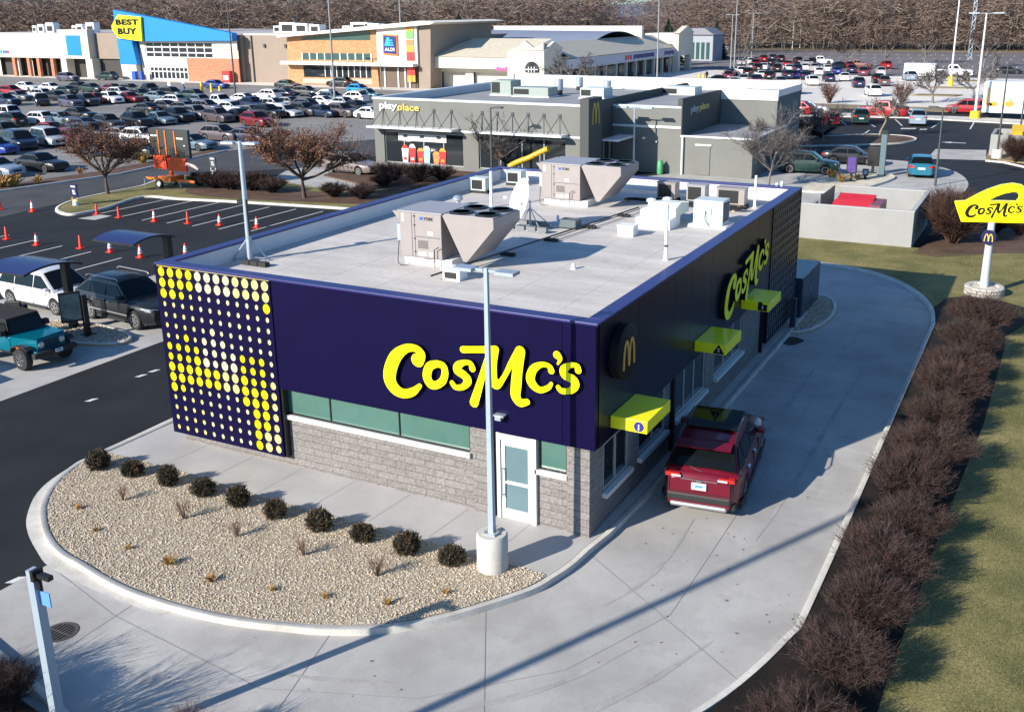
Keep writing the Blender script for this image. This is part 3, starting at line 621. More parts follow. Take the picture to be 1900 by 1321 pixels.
screen('screen_panel', 1, -0.03, -1, -13.62, -9.5, 0.5, 5.55, FR, lambda r, c, k: CREAM2 if (k == 's' and 3 < c) or (4 <= c <= 7 and r < 9) else CREAM if k == 's' or (r < 2 and c > 7) or (r in (9, 10) and c in (6, 7)) or (c == 11 and r > 8) or (r > 13 and c == 10) else YDISC, NAVY)  # disc tone by row and column imitates where sun strikes the yellow backing
screen('screen_panel', 0, 0.03, 1, 15.75, 20.03, 0.5, 5.55, ['s'*14]*16, lambda r, c, k: PALEB, DKPAN, 1.25)
b = MB(); b.box(-9.44, -9.38, 0.02, 0.2, 0.45, 2.5); b.build('screen_edge', M_blackm, BR)
# front glazing and door
window(BR, 1, 0.2, -1, -9.47, -3.53, 1.7, 2.56, M_blackm, TGLASS, mull=(-7.94, -5.69), fw=0.035, recess=0.03)
window(BR, 1, 0.2, -1, -1.58, -0.84, 1.66, 2.5, M_blackm, TGLASS, fw=0.03, recess=0.03)
b = MB(); b.box(-2.72, -2.62, .1, .24, .13, 2.5); b.box(-1.74, -1.62, .1, .24, .13, 2.5); b.box(-2.62, -1.74, .1, .24, 2.28, 2.44); b.build('door_frame', ALUM, BR)
b = MB(); b.box(-2.60, -2.50, .14, .2, .14, 2.27); b.box(-1.86, -1.76, .14, .2, .14, 2.27); b.box(-2.5, -1.86, .14, .2, .14, .40); b.box(-2.5, -1.86, .14, .2, 2.12, 2.27); b.box(-2.5, -1.86, .13, .2, 1.10, 1.16)
door = b.build('door', ALUM, BR)
b = MB(); b.box(-2.5, -1.86, .165, .185, .4, 2.12); b.build('pane', BGLASS, door)
b = MB(); b.tube([(-2.545, .06, .75), (-2.545, .06, 1.55)], .014, 6); b.box(-2.555, -2.535, .06, .14, .78, .81); b.box(-2.555, -2.535, .06, .14, 1.49, 1.52); b.build('handle', M_steel, door)
b = MB(); b.box(-2.64, -2.36, -.16, 0, 2.98, 3.02); b.box(-2.58, -2.42, -.2, -.05, 2.9, 2.99); b.build('wall_light', M_steel, BR)
b = MB()
for x in (-2.84,): b.box(x-.04, x+.04, .05, .19, .13, 2.5)
b.build('door_jamb_channel', M_blackm, BR)
# drive-up windows on the shaded side
for (u0, u1, z0, z1, ml) in ((0.95, 2.6, 0.98, 2.3, (1.75,)), (3.3, 5.35, 0.95, 2.5, (4.4,)), (6.1, 8.95, 0.97, 2.55, (7.0, 7.9)), (9.9, 13.0, 1.0, 2.5, (11.0, 12.0))):
    window(BR, 0, -0.2, 1, u0, u1, z0, z1, ALUG, DGLASS, mull=ml, fw=0.09, recess=0.02)
    b = MB(); b.box(-0.2, -0.06, u0-.06, u1+.06, z0-.12, z0); b.build('window_sill', ALUM, BR)
for y in (5.75, 15.5):
    b = MB(); b.box(-.2, -.08, y, y+.12, .15, 2.5); b.build('downpipe', M_blackm, BR)
# canopies with their numerals
NUMW = mat('number_white', (0.8, 0.8, 0.8), 0.5); NUMN = mat('number_navy', (0.03, 0.02, 0.22), 0.5)
for i, (y0, y1) in enumerate(((0.85, 2.45), (7.15, 8.75), (12.0, 13.6))):
    b = MB(); b.box(0.01, 0.95, y0, y1, 2.79, 3.1); cn = b.build('canopy', YELC, BR, bevel=0.01)
    cn['label'] = ['yellow box canopy marked 1 nearest the front corner', 'yellow box canopy marked 2 in the middle of the shaded side', 'yellow box canopy marked 3 farthest along the shaded side'][i]
    b = MB(); fn = lambda u, v, d: (u, y0-d, v); cx, cz = 0.74, 2.945
    if i == 0: sh = [(cx+.125*math.cos(2*math.pi*k/24), cz+.125*math.sin(2*math.pi*k/24)) for k in range(24)]
    elif i == 1: sh = [(cx-.17, cz-.13), (cx+.17, cz-.13), (cx, cz+.15)]
    else: sh = [(cx-.15, cz-.13), (cx+.15, cz-.13), (cx+.15, cz+.08), (cx, cz+.08), (cx-.02, cz+.17), (cx-.15, cz+.15)]
    b.prism(sh, 0.001, 0.014, NUMN if i == 0 else SGNB, fn)
    put_text(b, str(i+1), 0.15 if i == 0 else 0.11, cx, cz-.015, fn, .014, .02, NUMW, bold=0.02)
    b.build('number_plate', None, cn)
# lettering traced as brush strokes (pixel of an enlarged crop -> metres on the fascia)
def zc(zx, zy, r): return (690+zx/3.1455, 600+zy/3.1455, r*0.89/3.1455)
STR = [
 [(275, 218, 36), (292, 180, 27), (262, 146, 22), (205, 144, 26), (145, 188, 38), (113, 260, 42), (108, 325, 41), (137, 378, 37), (185, 406, 29), (240, 398, 25), (284, 362, 14)],
 [(268, 212, 40), (272, 216, 38)],
 [(385, 233, 21), (340, 250, 27), (325, 305, 29), (345, 350, 28), (378, 358, 24), (415, 335, 24), (430, 290, 23), (420, 248, 22), (385, 233, 21)],
 [(590, 262, 21), (578, 232, 16), (545, 226, 16), (508, 243, 25), (502, 272, 26), (545, 303, 26), (563, 335, 26), (535, 368, 19), (492, 370, 17), (472, 345, 16)],
 [(535, 151, 21), (630, 151, 21), (725, 150, 23)],
 [(690, 165, 16), (665, 240, 17), (640, 330, 22), (600, 460, 29)],
 [(722, 158, 24), (706, 240, 30), (708, 320, 32), (733, 360, 24), (775, 310, 16), (815, 235, 20), (866, 162, 32)],
 [(868, 162, 34), (853, 270, 34), (845, 360, 35), (842, 420, 32), (868, 460, 26), (908, 456, 20)],
 [(1050, 275, 21), (1038, 248, 16), (995, 238, 17), (948, 262, 26), (928, 315, 29), (945, 358, 27), (985, 386, 20), (1030, 374, 17), (1050, 350, 12)],
 [(1083, 182, 25), (1102, 206, 14), (1088, 234, 7)],
 [(1207, 272, 22), (1200, 246, 16), (1160, 242, 17), (1125, 266, 27), (1130, 300, 26), (1175, 325, 28), (1190, 358, 27), (1163, 390, 21), (1112, 392, 18), (1090, 370, 15)]]
LOGO = []
for st in STR:
    o_ = []
    for zx, zy, r_ in st:
        x, y, r2 = zc(zx, zy, r_); p = V(x, y, 1, -.1); q = V(x, y+r2, 1, -.1); q2 = V(x+r2, y, 1, -.1)
        o_.append((p.x+3.15, p.z-3.85, (abs(p.z-q.z)+abs(q2.x-p.x))/2))
    LOGO.append(o_)
lv, lf = strokes_geo(LOGO, 0.022)
YS = MB(); extrude_flat(YS, lv, lf, lambda u, v, d: (u-3.15, -d, v+3.85), 0.02, 0.13, YELL, SGNB); YS.build('script_lettering', None, BR)['label'] = 'big yellow script lettering on the sunlit front fascia'
k_ = 5.24/5.6
YS = MB(); extrude_flat(YS, lv, lf, lambda u, v, d: (d, 12.1+u*k_, v*k_+3.78), 0.02, 0.16, YELL, SGNB); YS.build('script_lettering', None, BR)['label'] = 'yellow script lettering in shade on the long side fascia'
# round emblem with golden arches
GOLD = mat('arch_gold', (0.6, 0.33, 0.08), 0.5)
def arches(w_, h_, r_):
    st = []
    for s in (-1, 1):
        st.append([(s*w_*.02, -h_*.5, r_), (s*w_*.05, 0, r_), (s*w_*.14, h_*.36, r_), (s*w_*.25, h_*.48, r_*1.05), (s*w_*.36, h_*.36, r_), (s*w_*.46, 0, r_), (s*w_*.5, -h_*.55, r_)])
    return strokes_geo(st, r_*0.35)
av, af = arches(.66, .62, .036)
b = MB(); b.lathe([(.66, 0.01), (.68, .03), (.68, .24), (.65, .26)], (0, 1.32, 4.6), 40, axis='x'); em = b.build('emblem_disc', SGNB, BR, smooth=40)
b = MB(); extrude_flat(b, av, af, lambda u, v, d: (d, 1.32+u, 4.6+v), .262, .285, GOLD); b.build('arches', None, em)
# ------------------------------------------------------------------ things on the roof
TAUPE = mat('unit_taupe', (0.30, 0.265, 0.255), 0.5, 0.1, var=0.05, scale=1.5); TAUPT = mat('unit_top', (0.36, 0.345, 0.36), 0.45, 0.2)
BLUE = mat('blue_mark', (0.02, 0.1, 0.5), 0.5)
def rooftop_unit(x0, x1, x2, y0, y1, label):
    t = thing('rooftop_unit', label, 'air handler', ((x0+x2)/2, (y0+y1)/2, ZD), 'taupe rooftop air handlers'); zb, zt_ = 5.36, 6.7
    b = MB(); b.box(x0+.05, x1+.25, y0+.1, y1-.1, ZD, zb-.02); b.build('curb', M_wht, t)
    b = MB(); b.box(x0, x1-.02, y0, y1, zb, zt_); b.build('cabinet', TAUPE, t, bevel=0.01)
    b = MB(); b.box(x0-.03, x1+.02, y0-.03, y1+.03, zt_, zt_+.04); b.build('top_panel', TAUPT, t)
    b = MB()    # access panels, seams, latches
    for u in (x0+.42, x0+.52): b.box(u, u+.012, y0-.006, y0, zb+.02, zt_-.02, M_dark)
    b.box(x0+.54, x1-.06, y0-.006, y0, zb+.62, zb+.632, M_dark)
    for z in (.15, .55, .95, 1.22): b.box(x0+.50, x0+.55, y0-.025, y0, zb+z, zb+z+.03, M_black)
    for k in range(9): b.box(x0+.62, x0+.98, y0-.008, y0, zb+.28+k*.028, zb+.29+k*.028, M_dark)
    b.box(x0+.62, x0+.92, y0-.008, y0, zb+.06, zb+.17, M_wht); b.box(x0+1.0, x0+1.14, y0-.008, y0, zb+.06, zb+.18, M_wht); b.box(x0+.98, x0+1.16, y0-.008, y0, zb+.7, zb+.8, M_wht); b.box(x0+.08, x0+.16, y0-.008, y0, zt_-.3, zt_-.05, M_wht)
    b.build('access_panel', None, t)
    b = MB(); fn = lambda u, v, d: (u, y0-d, v); b.box(x0+.72, x0+.82, y0-.012, y0, zt_-.2, zt_-.12, BLUE); put_text(b, 'YORK', .1, x0+1.02, zt_-.16, fn, .002, .01, M_black, width=.34, bold=.02)
    b.build('nameplate', None, t)
    b = MB(); b.prism([(y0, zt_-.3), (y0, zt_), (y1, zt_), (y1, zt_-.3)], x0-.25, x0, None, lambda u, v, d: (d if v > zt_-.1 else x0, u, v)); b.build('intake_hood', TAUPE, t)
    xm = (x1+x2)/2-.1; zz = zt_
    b = MB(); b.prism([(x1+.02, zz), (x2, zz), (x2, zz-.28), (xm+.06, zb+.02), (xm-.06, zb+.02)], y0+.002, y1-.02, None, lambda u, v, d: (u, d, v)); b.build('coil_section', TAUPE, t)
    b = MB(); b.box(x1+.06, x2-.04, y0+.05, y1-.06, zt_+.001, zt_+.03); b.build('fan_deck', TAUPT, t)
    dx = (x2-x1)/2; dy = (y1-y0)/2; r = min(dx, dy)*.44
    for i in range(2):
        for j in range(2):
            cx, cy = x1+dx*(i+.5)+.01, y0+dy*(j+.5); b = MB()
            b.lathe([(r, zt_+.03), (r, zt_+.07), (r*.93, zt_+.07), (r*.93, zt_+.035), (0.01, zt_+.035)], (cx, cy, 0), 24, M_black)
            for q in (.3, .5, .7, .88): b.lathe([(r*q, zt_+.072), (r*q+.012, zt_+.072), (r*q+.012, zt_+.078), (r*q, zt_+.078)], (cx, cy, 0), 24, M_blackm)
            for a in range(4):
                an = a*math.pi/2+.4; b.quad((cx, cy, zt_+.05), (cx+r*.85*math.cos(an), cy+r*.85*math.sin(an), zt_+.04), (cx+r*.85*math.cos(an+.7), cy+r*.85*math.sin(an+.7), zt_+.06), (cx+r*.2*math.cos(an+.7), cy+r*.2*math.sin(an+.7), zt_+.06), M_dark)
            b.build('fan', None, t, smooth=40)
    b = MB(); b.box(x0-.12, x0+.0, y0+.02, y0+.22, zb+.45, zb+.95, M_steel); b.box(x0-.13, x0-.12, y0+.06, y0+.16, zb+.62, zb+.85, M_pole); b.build('isolator_box', None, t)
    b = MB(); b.tube(smoothline([(x0-.06, y0+.02, zb+.45), (x0-.06, y0-.05, zb+.1), (x0+.0, y0-.15, ZD+.05), (x0+.3, y0-.2, ZD+.03), (x0+.7, y0-.12, zb-.05), (x0+1.2, y0-.1, zb+.02)], 5), .012, 6, M_black); b.tube([(x0+1.25, y0-.1, ZD+.02), (x0+1.25, y0-.1, zb+.3), (x0+1.4, y0-.1, zb+.38)], .016, 6, M_black); b.build('conduit', None, t)
    return t
rooftop_unit(-8.45, -6.98, -5.25, 4.65, 6.3, 'large taupe air handler on the roof nearest the front lettering')
rooftop_unit(-8.95, -7.3, -5.65, 15.1, 16.95, 'large taupe air handler farther back on the roof beyond the white dish')
# the white box with hoods right below unit one
b = MB(); b.box(-6.3, -5.75, 3.55, 4.0, ZD, ZD+.3, M_wht); b.box(-6.34, -5.71, 3.5, 4.05, ZD+.3, ZD+.33, M_wht); b.box(-6.24, -5.85, 3.54, 3.55, ZD+.06, ZD+.24, M_dark); tag(b.build('roof_curb_box', None, base=(-6.0, 3.8, ZD)), 'low white roof box just in front of the nearer taupe air handler', 'roof vent')
# dish
t = thing('satellite_dish', 'white satellite dish on a ballasted frame between the two air handlers', 'satellite dish', (-7.3, 10.6, ZD))
def orient(c, n):
    n = Vector(n).normalized(); q = n.to_track_quat('Z', 'Y').to_matrix().to_4x4(); return Matrix.Translation(c) @ q
Mx = orient((-7.3, 10.45, ZD+.98), (-.55, -.78, .3)); b = MB(); K = 28; rows = []
for r_ in (0.02, .25, .45, .62, .74): rows.append([Mx @ Vector((r_*math.cos(2*math.pi*k/K)*.82, r_*math.sin(2*math.pi*k/K)*1.08, .22*(r_/.74)**2)) for k in range(K)])
rows2 = [[p+Mx.to_3x3() @ Vector((0, 0, -.02)) for p in r_] for r_ in rows]
b.grid(rows, None, True); b.grid(list(reversed(rows2)), None, True); b.grid([rows[-1], rows2[-1]], None, True); b.build('reflector', mat('dish_white', (0.8, 0.81, 0.82), 0.4), t, smooth=50)
b = MB(); c0 = Mx @ Vector((0, 0, .75)); b.tube([Mx @ Vector((0, -.78, .2)), c0], .014, 6, M_steel); b.box(c0.x-.05, c0.x+.05, c0.y-.05, c0.y+.05, c0.z-.04, c0.z+.08, M_steel); b.build('feed_arm', None, t)
b = MB(); b.tube([(-7.2, 10.7, ZD), (-7.2, 10.7, ZD+1.0)], .035, 8)
for sx, sy in ((-.6, -.4), (.6, -.4), (-.6, .5), (.6, .5)): b.tube([(-7.2, 10.7, ZD+.75), (-7.2+sx, 10.7+sy, ZD+.05)], .018, 6)
for sy in (-.42, .5): b.box(-8.0, -6.4, 10.7+sy-.03, 10.7+sy+.03, ZD+.02, ZD+.06)
b.build('mount', M_steel, t)
b = MB()
mat('ballast_block', (0.2, 0.2, 0.21), 0.9)
for (xx_, yy_) in [(-7.95+k*.42, 10.2) for k in range(4)]+[(-7.9+k*.42, 11.1) for k in range(3)]: b = MB(); b.box(xx_, xx_+.35, yy_, yy_+.16, ZD+.06, ZD+.2); b.build('ballast_block', MATS['ballast_block'], t)
b = MB(); b.box(-6.35, -5.7, 11.2, 11.7, ZD+.05, ZD+.32); tag(b.build('battery_crate', mat('grey_green_box', (0.10, 0.13, 0.14), 0.6), base=(-6, 11.4, ZD), bevel=0.02), 'dark grey box lying beside the white dish on the roof', 'box')
# gas line on blocks
t = thing('gas_pipe', 'long thin black gas pipe on wooden blocks crossing the roof lengthwise', 'pipe', (-6.1, 10, ZD))
p0 = G(800, 512, ZD+.15); p1 = G(1185, 385, ZD+.15); b = MB(); pts = [p0.lerp(p1, k/10) for k in range(11)]; b.tube(pts, .028, 8); b.tube([p+Vector((.14, -.05, -.02)) for p in pts[5:]], .016, 6); b.build('pipe', M_black, t)
for k in range(1, 11, 2): b = MB(); q = pts[k]; b.box(q.x-.2, q.x+.28, q.y-.08, q.y+.08, ZD, ZD+.1); b.build('block', M_dark, t)
# vents, condensers, hoods
def vent_pipe(px, py, pytop, r, label, cap=False, z=ZD, group='white roof vent pipes'):
    q = G(px, py, z); zt_ = ztop(q.x, q.y, pytop); t = thing('vent_pipe', label, 'vent pipe', (q.x, q.y, z), group)
    b = MB(); b.lathe([(r, 0), (r, zt_-z), (r*.8, zt_-z), (r*.8, zt_-z-.1)], (q.x, q.y, z), 16); b.build('pipe', M_wht, t, smooth=40)
    b = MB(); b.lathe([(r*2, 0), (r*1.15, .06), (r*1.15, .16), (r*1.02, .17)], (q.x, q.y, z), 16); b.build('flashing', M_wht, t, smooth=40)
    if cap: b = MB(); b.lathe([(r*1.12, .42), (r*1.12, .48)], (q.x, q.y, z), 16); b.build('clamp', M_black, t)
vent_pipe(1235, 483, 380, .055, 'tall white vent pipe with a black clamp near the shaded edge', True)
vent_pipe(912, 385, 318, .06, 'tall white vent pipe behind the nearer air handler')
vent_pipe(1064, 499, 489, .05, 'short white vent stub alone in the middle of the roof')
vent_pipe(1400, 386, 326, .05, 'tall white vent pipe by the rear shaded corner')
vent_pipe(1440, 368, 340, .055, 'leftmost of two white vent pipes at the rear corner')
vent_pipe(1449, 370, 337, .055, 'rightmost of two white vent pipes at the rear corner')
vent_pipe(1035, 413, 400, .045, 'short white vent stub in front of the rear air handler')
q = G(850, 381, ZD); t = thing('mushroom_vent', 'small grey mushroom vent behind the nearer air handler', 'vent', (q.x, q.y, ZD))
b = MB(); b.lathe([(.1, 0), (.1, .2)], (q.x, q.y, ZD), 14); b.build('neck', M_steel, t, smooth=40); b = MB(); b.lathe([(.12, .18), (.2, .22), (.2, .3), (.12, .38), (.02, .4)], (q.x, q.y, ZD), 18); b.build('cap', M_steel, t, smooth=40)
def fan_box(x, y, w_, d_, h_, label, m, name='condenser', open_=True, group='small rooftop condensers'):
    t = thing(name, label, 'condenser', (x, y, ZD), group)
    b = MB(); b.box(x-w_/2, x+w_/2, y-d_/2, y+d_/2, ZD+.12, ZD+.12+h_); b.build('cabinet', m, t, bevel=0.012)
    b = MB(); b.box(x-w_/2-.03, x+w_/2+.03, y-d_/2-.03, y+d_/2+.03, ZD+.12+h_, ZD+.15+h_); b.build('lid', m, t)
    b = MB(); b.box(x-w_*.42, x+w_*.28, y-d_/2-.012, y-d_/2, ZD+.18, ZD+.06+h_, M_black)
    for k in range(6): b.box(x-w_*.42, x+w_*.28, y-d_/2-.02, y-d_/2-.012, ZD+.2+k*h_*.13, ZD+.21+k*h_*.13, M_dark)
    b.build('grille', None, t)
    b = MB(); b.box(x-w_/2-.06, x+w_/2+.06, y-d_/2+.05, y-d_/2+.12, ZD, ZD+.12); b.box(x-w_/2-.06, x+w_/2+.06, y+d_/2-.12, y+d_/2-.05, ZD, ZD+.12); b.build('rail', M_dark, t)
LGREY = mat('pale_green_grey', (0.5, 0.58, 0.57), 0.5)
fan_box(-4.75, 17.9, .75, .55, .62, 'pinkish beige condenser with open black front, leftmost of three at the rear', TAUPE)
fan_box(-3.5, 17.8, .75, .55, .62, 'pinkish beige condenser with open black front, middle of three at the rear', TAUPT)
fan_box(-2.1, 17.7, 1.1, .5, .6, 'wide beige condenser with exposed coil, rightmost of three at the rear', TAUPE)
fan_box(-12.45, 16.4, .7, .5, .5, 'pale blue green condenser against the left parapet', LGREY)
fan_box(-12.0, 18.7, .7, .5, .5, 'pale blue green condenser in the rear left roof corner', LGREY)
t = thing('makeup_air_unit', 'pale green grey upright unit with louvred side near the shaded edge', 'air unit', (-1.75, 13.9, ZD))
b = MB(); b.box(-2.25, -1.2, 13.5, 14.3, ZD+.1, ZD+.95); b.build('cabinet', LGREY, t, bevel=0.01); b = MB(); b.box(-1.195, -1.18, 13.6, 14.2, ZD+.2, ZD+.85, M_dark)
for k in range(8): b.box(-1.18, -1.165, 13.6, 14.2, ZD+.22+k*.08, ZD+.235+k*.08, M_steel)
b.build('louvre', None, t); b = MB(); b.box(-2.4, -1.05, 13.4, 14.4, ZD, ZD+.1); b.build('curb', M_wht, t); b = MB(); b.tube(smoothline([(-1.8, 13.48, ZD+.6), (-1.8, 13.42, ZD+.3), (-1.6, 13.4, ZD+.05)], 4), .015, 6); b.build('conduit', M_black, t)
b = MB(); b.box(-1.75, -1.6, 13.47, 13.5, ZD+.45, ZD+.7); b.build('isolator_box', M_steel, t)
t = thing('exhaust_hood', 'stepped white exhaust hood with sloping lid beside the tall vent pipe', 'roof hood', (-3.3, 13.3, ZD))
b = MB(); b.box(-4.0, -2.75, 12.5, 13.6, ZD, ZD+.36); b.build('curb', M_wht, t, bevel=0.01); b = MB(); b.prism([(12.9, .38), (12.9, .68), (13.5, .8), (14.3, .7), (14.3, .38)], -3.7, -2.7, None, lambda u, v, d: (d, u, ZD+v)); b.build('hood', mat('hood_white', (0.66, 0.68, 0.62), 0.5), t, bevel=0.01)
b = MB(); b.lathe([(.11, 0), (.11, .25), (.17, .27), (.17, .36), (.03, .4)], (-4.0, 14.0, ZD+.4), 14); b.lathe([(.11, 0), (.11, .25), (.17, .27), (.17, .36), (.03, .4)], (-3.55, 14.45, ZD+.4), 14); b.box(-4.3, -3.3, 13.7, 14.8, ZD, ZD+.42); b.build('twin_vents', M_wht, t, smooth=40)
b = MB(); b.box(-4.05, -3.5, 11.0, 11.45, ZD, ZD+.34, M_wht); b.box(-4.08, -3.47, 10.97, 11.48, ZD+.34, ZD+.37, M_wht); tag(b.build('roof_hatch_box', None, base=(-3.8, 11.2, ZD)), 'plain small white box on the roof left of the tall clamped pipe', 'roof box')
t = thing('roof_pipework', 'tangle of dark insulated pipes on rails near the rear condensers', 'pipework', (-4.6, 16.9, ZD))
b = MB()
for k in range(5): b.tube([(-6.2+k*.1, 16.9+k*.06, ZD+.12+.04*(k % 2)), (-1.4+k*.05, 16.6+k*.07, ZD+.12+.03*(k % 3))], .03, 6)
b.build('insulated_pipes', M_black, t)
b = MB()
for k in range(5): b.box(-6.2+k*1.1, -6.1+k*1.1, 16.7, 17.5, ZD, ZD+.09)
b.build('support', mat('timber_block', (0.42, 0.34, 0.22), 0.8), t)
# mast with lamps on the roof by the left parapet
q = G(465, 484, ZD); mx_, my_ = q.x, q.y; mz = ztop(mx_, my_, 262)
t = thing('roof_mast', 'tall blue grey mast on a braced frame at the left roof edge, twin lamp heads', 'mast', (mx_, my_, ZD))
b = MB(); b.tube([(mx_, my_, ZD), (mx_, my_, mz)], [.09, .06], 10); b.build('pole', M_pole, t, smooth=50)
b = MB()
for a in range(4):
    an = a*math.pi/2+.6; ex, ey = mx_+.55*math.cos(an), my_+.45*math.sin(an); b.tube([(mx_, my_, ZD+.75), (ex, ey, ZD+.05)], .025, 6); b.tube([(mx_, my_, ZD+.12), (ex, ey, ZD+.05)], .02, 6)
    b.lathe([(.08, 0), (.08, .05)], (ex, ey, ZD), 10)
b.build('tripod_frame', M_steel, t)
b = MB()
for k in range(3): b.box(mx_+.1+k*.32, mx_+.38+k*.32, my_-.5, my_-.3, ZD, ZD+.14)
b.build('ballast', M_dark, t)
for s in (-1, 1):
    b = MB(); d = Vector((.93*s, .15*s, 0)); n_ = Vector((-.15, .93, 0)); p = Vector((mx_, my_, mz-.06)); a, c_ = p+d*.18, p+d*.62
    b.tube([p, a], .03, 6)
    for zz in (0,): b.add([a-n_*.14+Vector((0, 0, -.03)), c_-n_*.14+Vector((0, 0, -.03)), c_+n_*.14+Vector((0, 0, -.03)), a+n_*.14+Vector((0, 0, -.03)), a-n_*.14+Vector((0, 0, .04)), c_-n_*.14+Vector((0, 0, .04)), c_+n_*.14+Vector((0, 0, .04)), a+n_*.14+Vector((0, 0, .04))], [[3, 2, 1, 0], [4, 5, 6, 7], [0, 1, 5, 4], [1, 2, 6, 5], [2, 3, 7, 6], [3, 0, 4, 7]])
    b.build('lamp_head', M_steel, t)
zc_ = ztop(mx_, my_, 376); b = MB(); b.box(mx_-.28, mx_-.05, my_-.06, my_+.06, zc_-.05, zc_+.08); b.tube([(mx_+.1, my_-.05, zc_+.1), (mx_+.12, my_-.05, zc_-1.0)], .035, 6); b.build('camera_bracket', M_black, t)
# ------------------------------------------------------------------ poles, bins, boxes near the building
t = thing('light_pole', 'blue grey square light pole on a tall white concrete footing in the gravel', 'light pole', (-1.72, -2.0, 0.13))
q = G(900, 1066, .15); cxp, cyp = q.x, q.y+.36
t.location = (cxp, cyp, 0.13); r_ = .36; zf = ztop(cxp, cyp, 988)
b = MB(); b.lathe([(r_, 0), (r_, zf-.17), (r_-.03, zf-.13), (.02, zf-.13)], (cxp, cyp, .13), 32); b.build('footing', mat('footing_white', (0.5, 0.475, 0.435), 0.85, var=0.08, scale=3, bump=0.2, stretch=(1, 1, 6)), t, smooth=40)
zp = ztop(cxp, cyp, 497); b = MB(); hw = .066
rows = [[(cxp-hw*k, cyp-hw*k, z), (cxp+hw*k, cyp-hw*k, z), (cxp+hw*k, cyp+hw*k, z), (cxp-hw*k, cyp+hw*k, z)] for z, k in ((zf+.03, 1.0), (zp, .62))]; b.grid(rows, None, True); b.quad(*[Vector(v) for v in rows[1]]); b.build('pole', M_pole, t)
b = MB(); b.box(cxp-.16, cxp+.16, cyp-.16, cyp+.16, zf, zf+.03)
for sx in (-.13, .13):
    for sy in (-.13, .13): b.lathe([(.022, 0), (.022, .09)], (cxp+sx, cyp+sy, zf), 8)
b.build('base_plate', M_steel, t)
for s in (-1, 1):
    b = MB(); b.box(min(cxp+s*.07, cxp+s*.30), max(cxp+s*.07, cxp+s*.30), cyp-.03, cyp+.03, zp-.08, zp-.03, M_pole); b.box(min(cxp+s*.28, cxp+s*.72), max(cxp+s*.28, cxp+s*.72), cyp-.16, cyp+.16, zp-.09, zp-.02, M_steel); b.box(min(cxp+s*.33, cxp+s*.68), max(cxp+s*.33, cxp+s*.68), cyp-.12, cyp+.12, zp-.10, zp-.09, M_dark)
    b.build('lamp_head', None, t)
# square camera post at lower left
lx, ly = -5.3, -10.7; zl = ztop(lx, ly, 1056)
t = thing('camera_post', 'pale blue square post with black camera bracket at the lower left corner', 'camera post', (lx, ly, 0))
b = MB(); hw = .085; rows = [[(lx-hw*k, ly-hw*k, z), (lx+hw*k, ly-hw*k, z), (lx+hw*k, ly+hw*k, z), (lx-hw*k, ly+hw*k, z)] for z, k in ((0, 1.0), (zl, .9))]; b.grid(rows, None, True); b.quad(*[Vector(v) for v in rows[1]]); b.build('pole', M_pole, t)
b = MB(); b.box(lx+.06, lx+.42, ly-.05, ly+.05, zl-.10, zl-.02); b.tube([(lx+.13, ly, zl-.05), (lx+.13, ly, zl-.35)], .035, 8); b.box(lx+.05, lx+.12, ly-.1, ly+.1, zl-.16, zl+.03); b.build('camera', M_black, t)
b = MB(); b.box(lx+.1, lx+.32, ly-.01, ly+.01, zl-.62, zl-.36); b.build('sign_plate', mat('sky_blue_plate', (0.12, 0.3, 0.75), 0.4), t)
# two poles that stand just outside the frame and throw the long shadows
for (x, y, h, lb) in ((-7.45, -20.9, 13.6, 'tall grey light pole standing behind the viewpoint, only its shadow in view'),):
    t = thing('light_pole', lb, 'light pole', (x, y, 0)); b = MB(); b.tube([(x, y, 0), (x, y, h)], [.14, .1], 8); b.build('pole', M_pole, t)
    b = MB(); b.box(x-.3, x+.3, y-.14, y+.14, h-.05, h+.05); b.build('lamp_head', M_steel, t)
# storm grate
gq = G(112, 1173); t = thing('storm_grate', 'round cast iron storm grate set in the concrete drive', 'storm grate', (gq.x, gq.y, 0))
b = MB(); b.lathe([(.30, 0.006), (.30, .0125), (.01, .0125)], (gq.x, gq.y, 0), 32); b.build('drain_shade_disc', M_black, t)  # flat black disc, painted darkness of the hole below the bars
b = MB(); b.lathe([(.36, 0.006), (.36, .018), (.29, .018), (.29, .0065)], (gq.x, gq.y, 0), 32); b.build('rim', mat('rusty_iron', (0.1, 0.085, 0.075), 0.8, 0.3), t)
b = MB()
for k in range(-3, 4):
    h_ = math.sqrt(max(.0, .3**2-(k*.08)**2)); b.box(gq.x+k*.08-.016, gq.x+k*.08+.016, gq.y-h_, gq.y+h_, .0126, .019)
b.box(gq.x-.3, gq.x+.3, gq.y-.015, gq.y+.015, .008, .0195); b.build('bars', mat('rusty_iron', (0.1, 0.085, 0.075)), t)
gm = MATS['rusty_iron']
gq2 = G(1468, 633); b = MB(); b.add([(gq2.x+.42*math.cos(a)*(1+.2*math.sin(3*a)), gq2.y+.55*math.sin(a), .0135) for a in [2*math.pi*k/18 for k in range(18)]], [list(range(18))]); tag(b.build('leaf_pile', mat('wet_leaves', (0.035, 0.025, 0.018), 0.9, var=0.5, scale=30, bump=0.8), base=(gq2.x, gq2.y, 0)), 'dark patch of wet leaves on the drive behind the third yellow canopy', 'leaf pile')
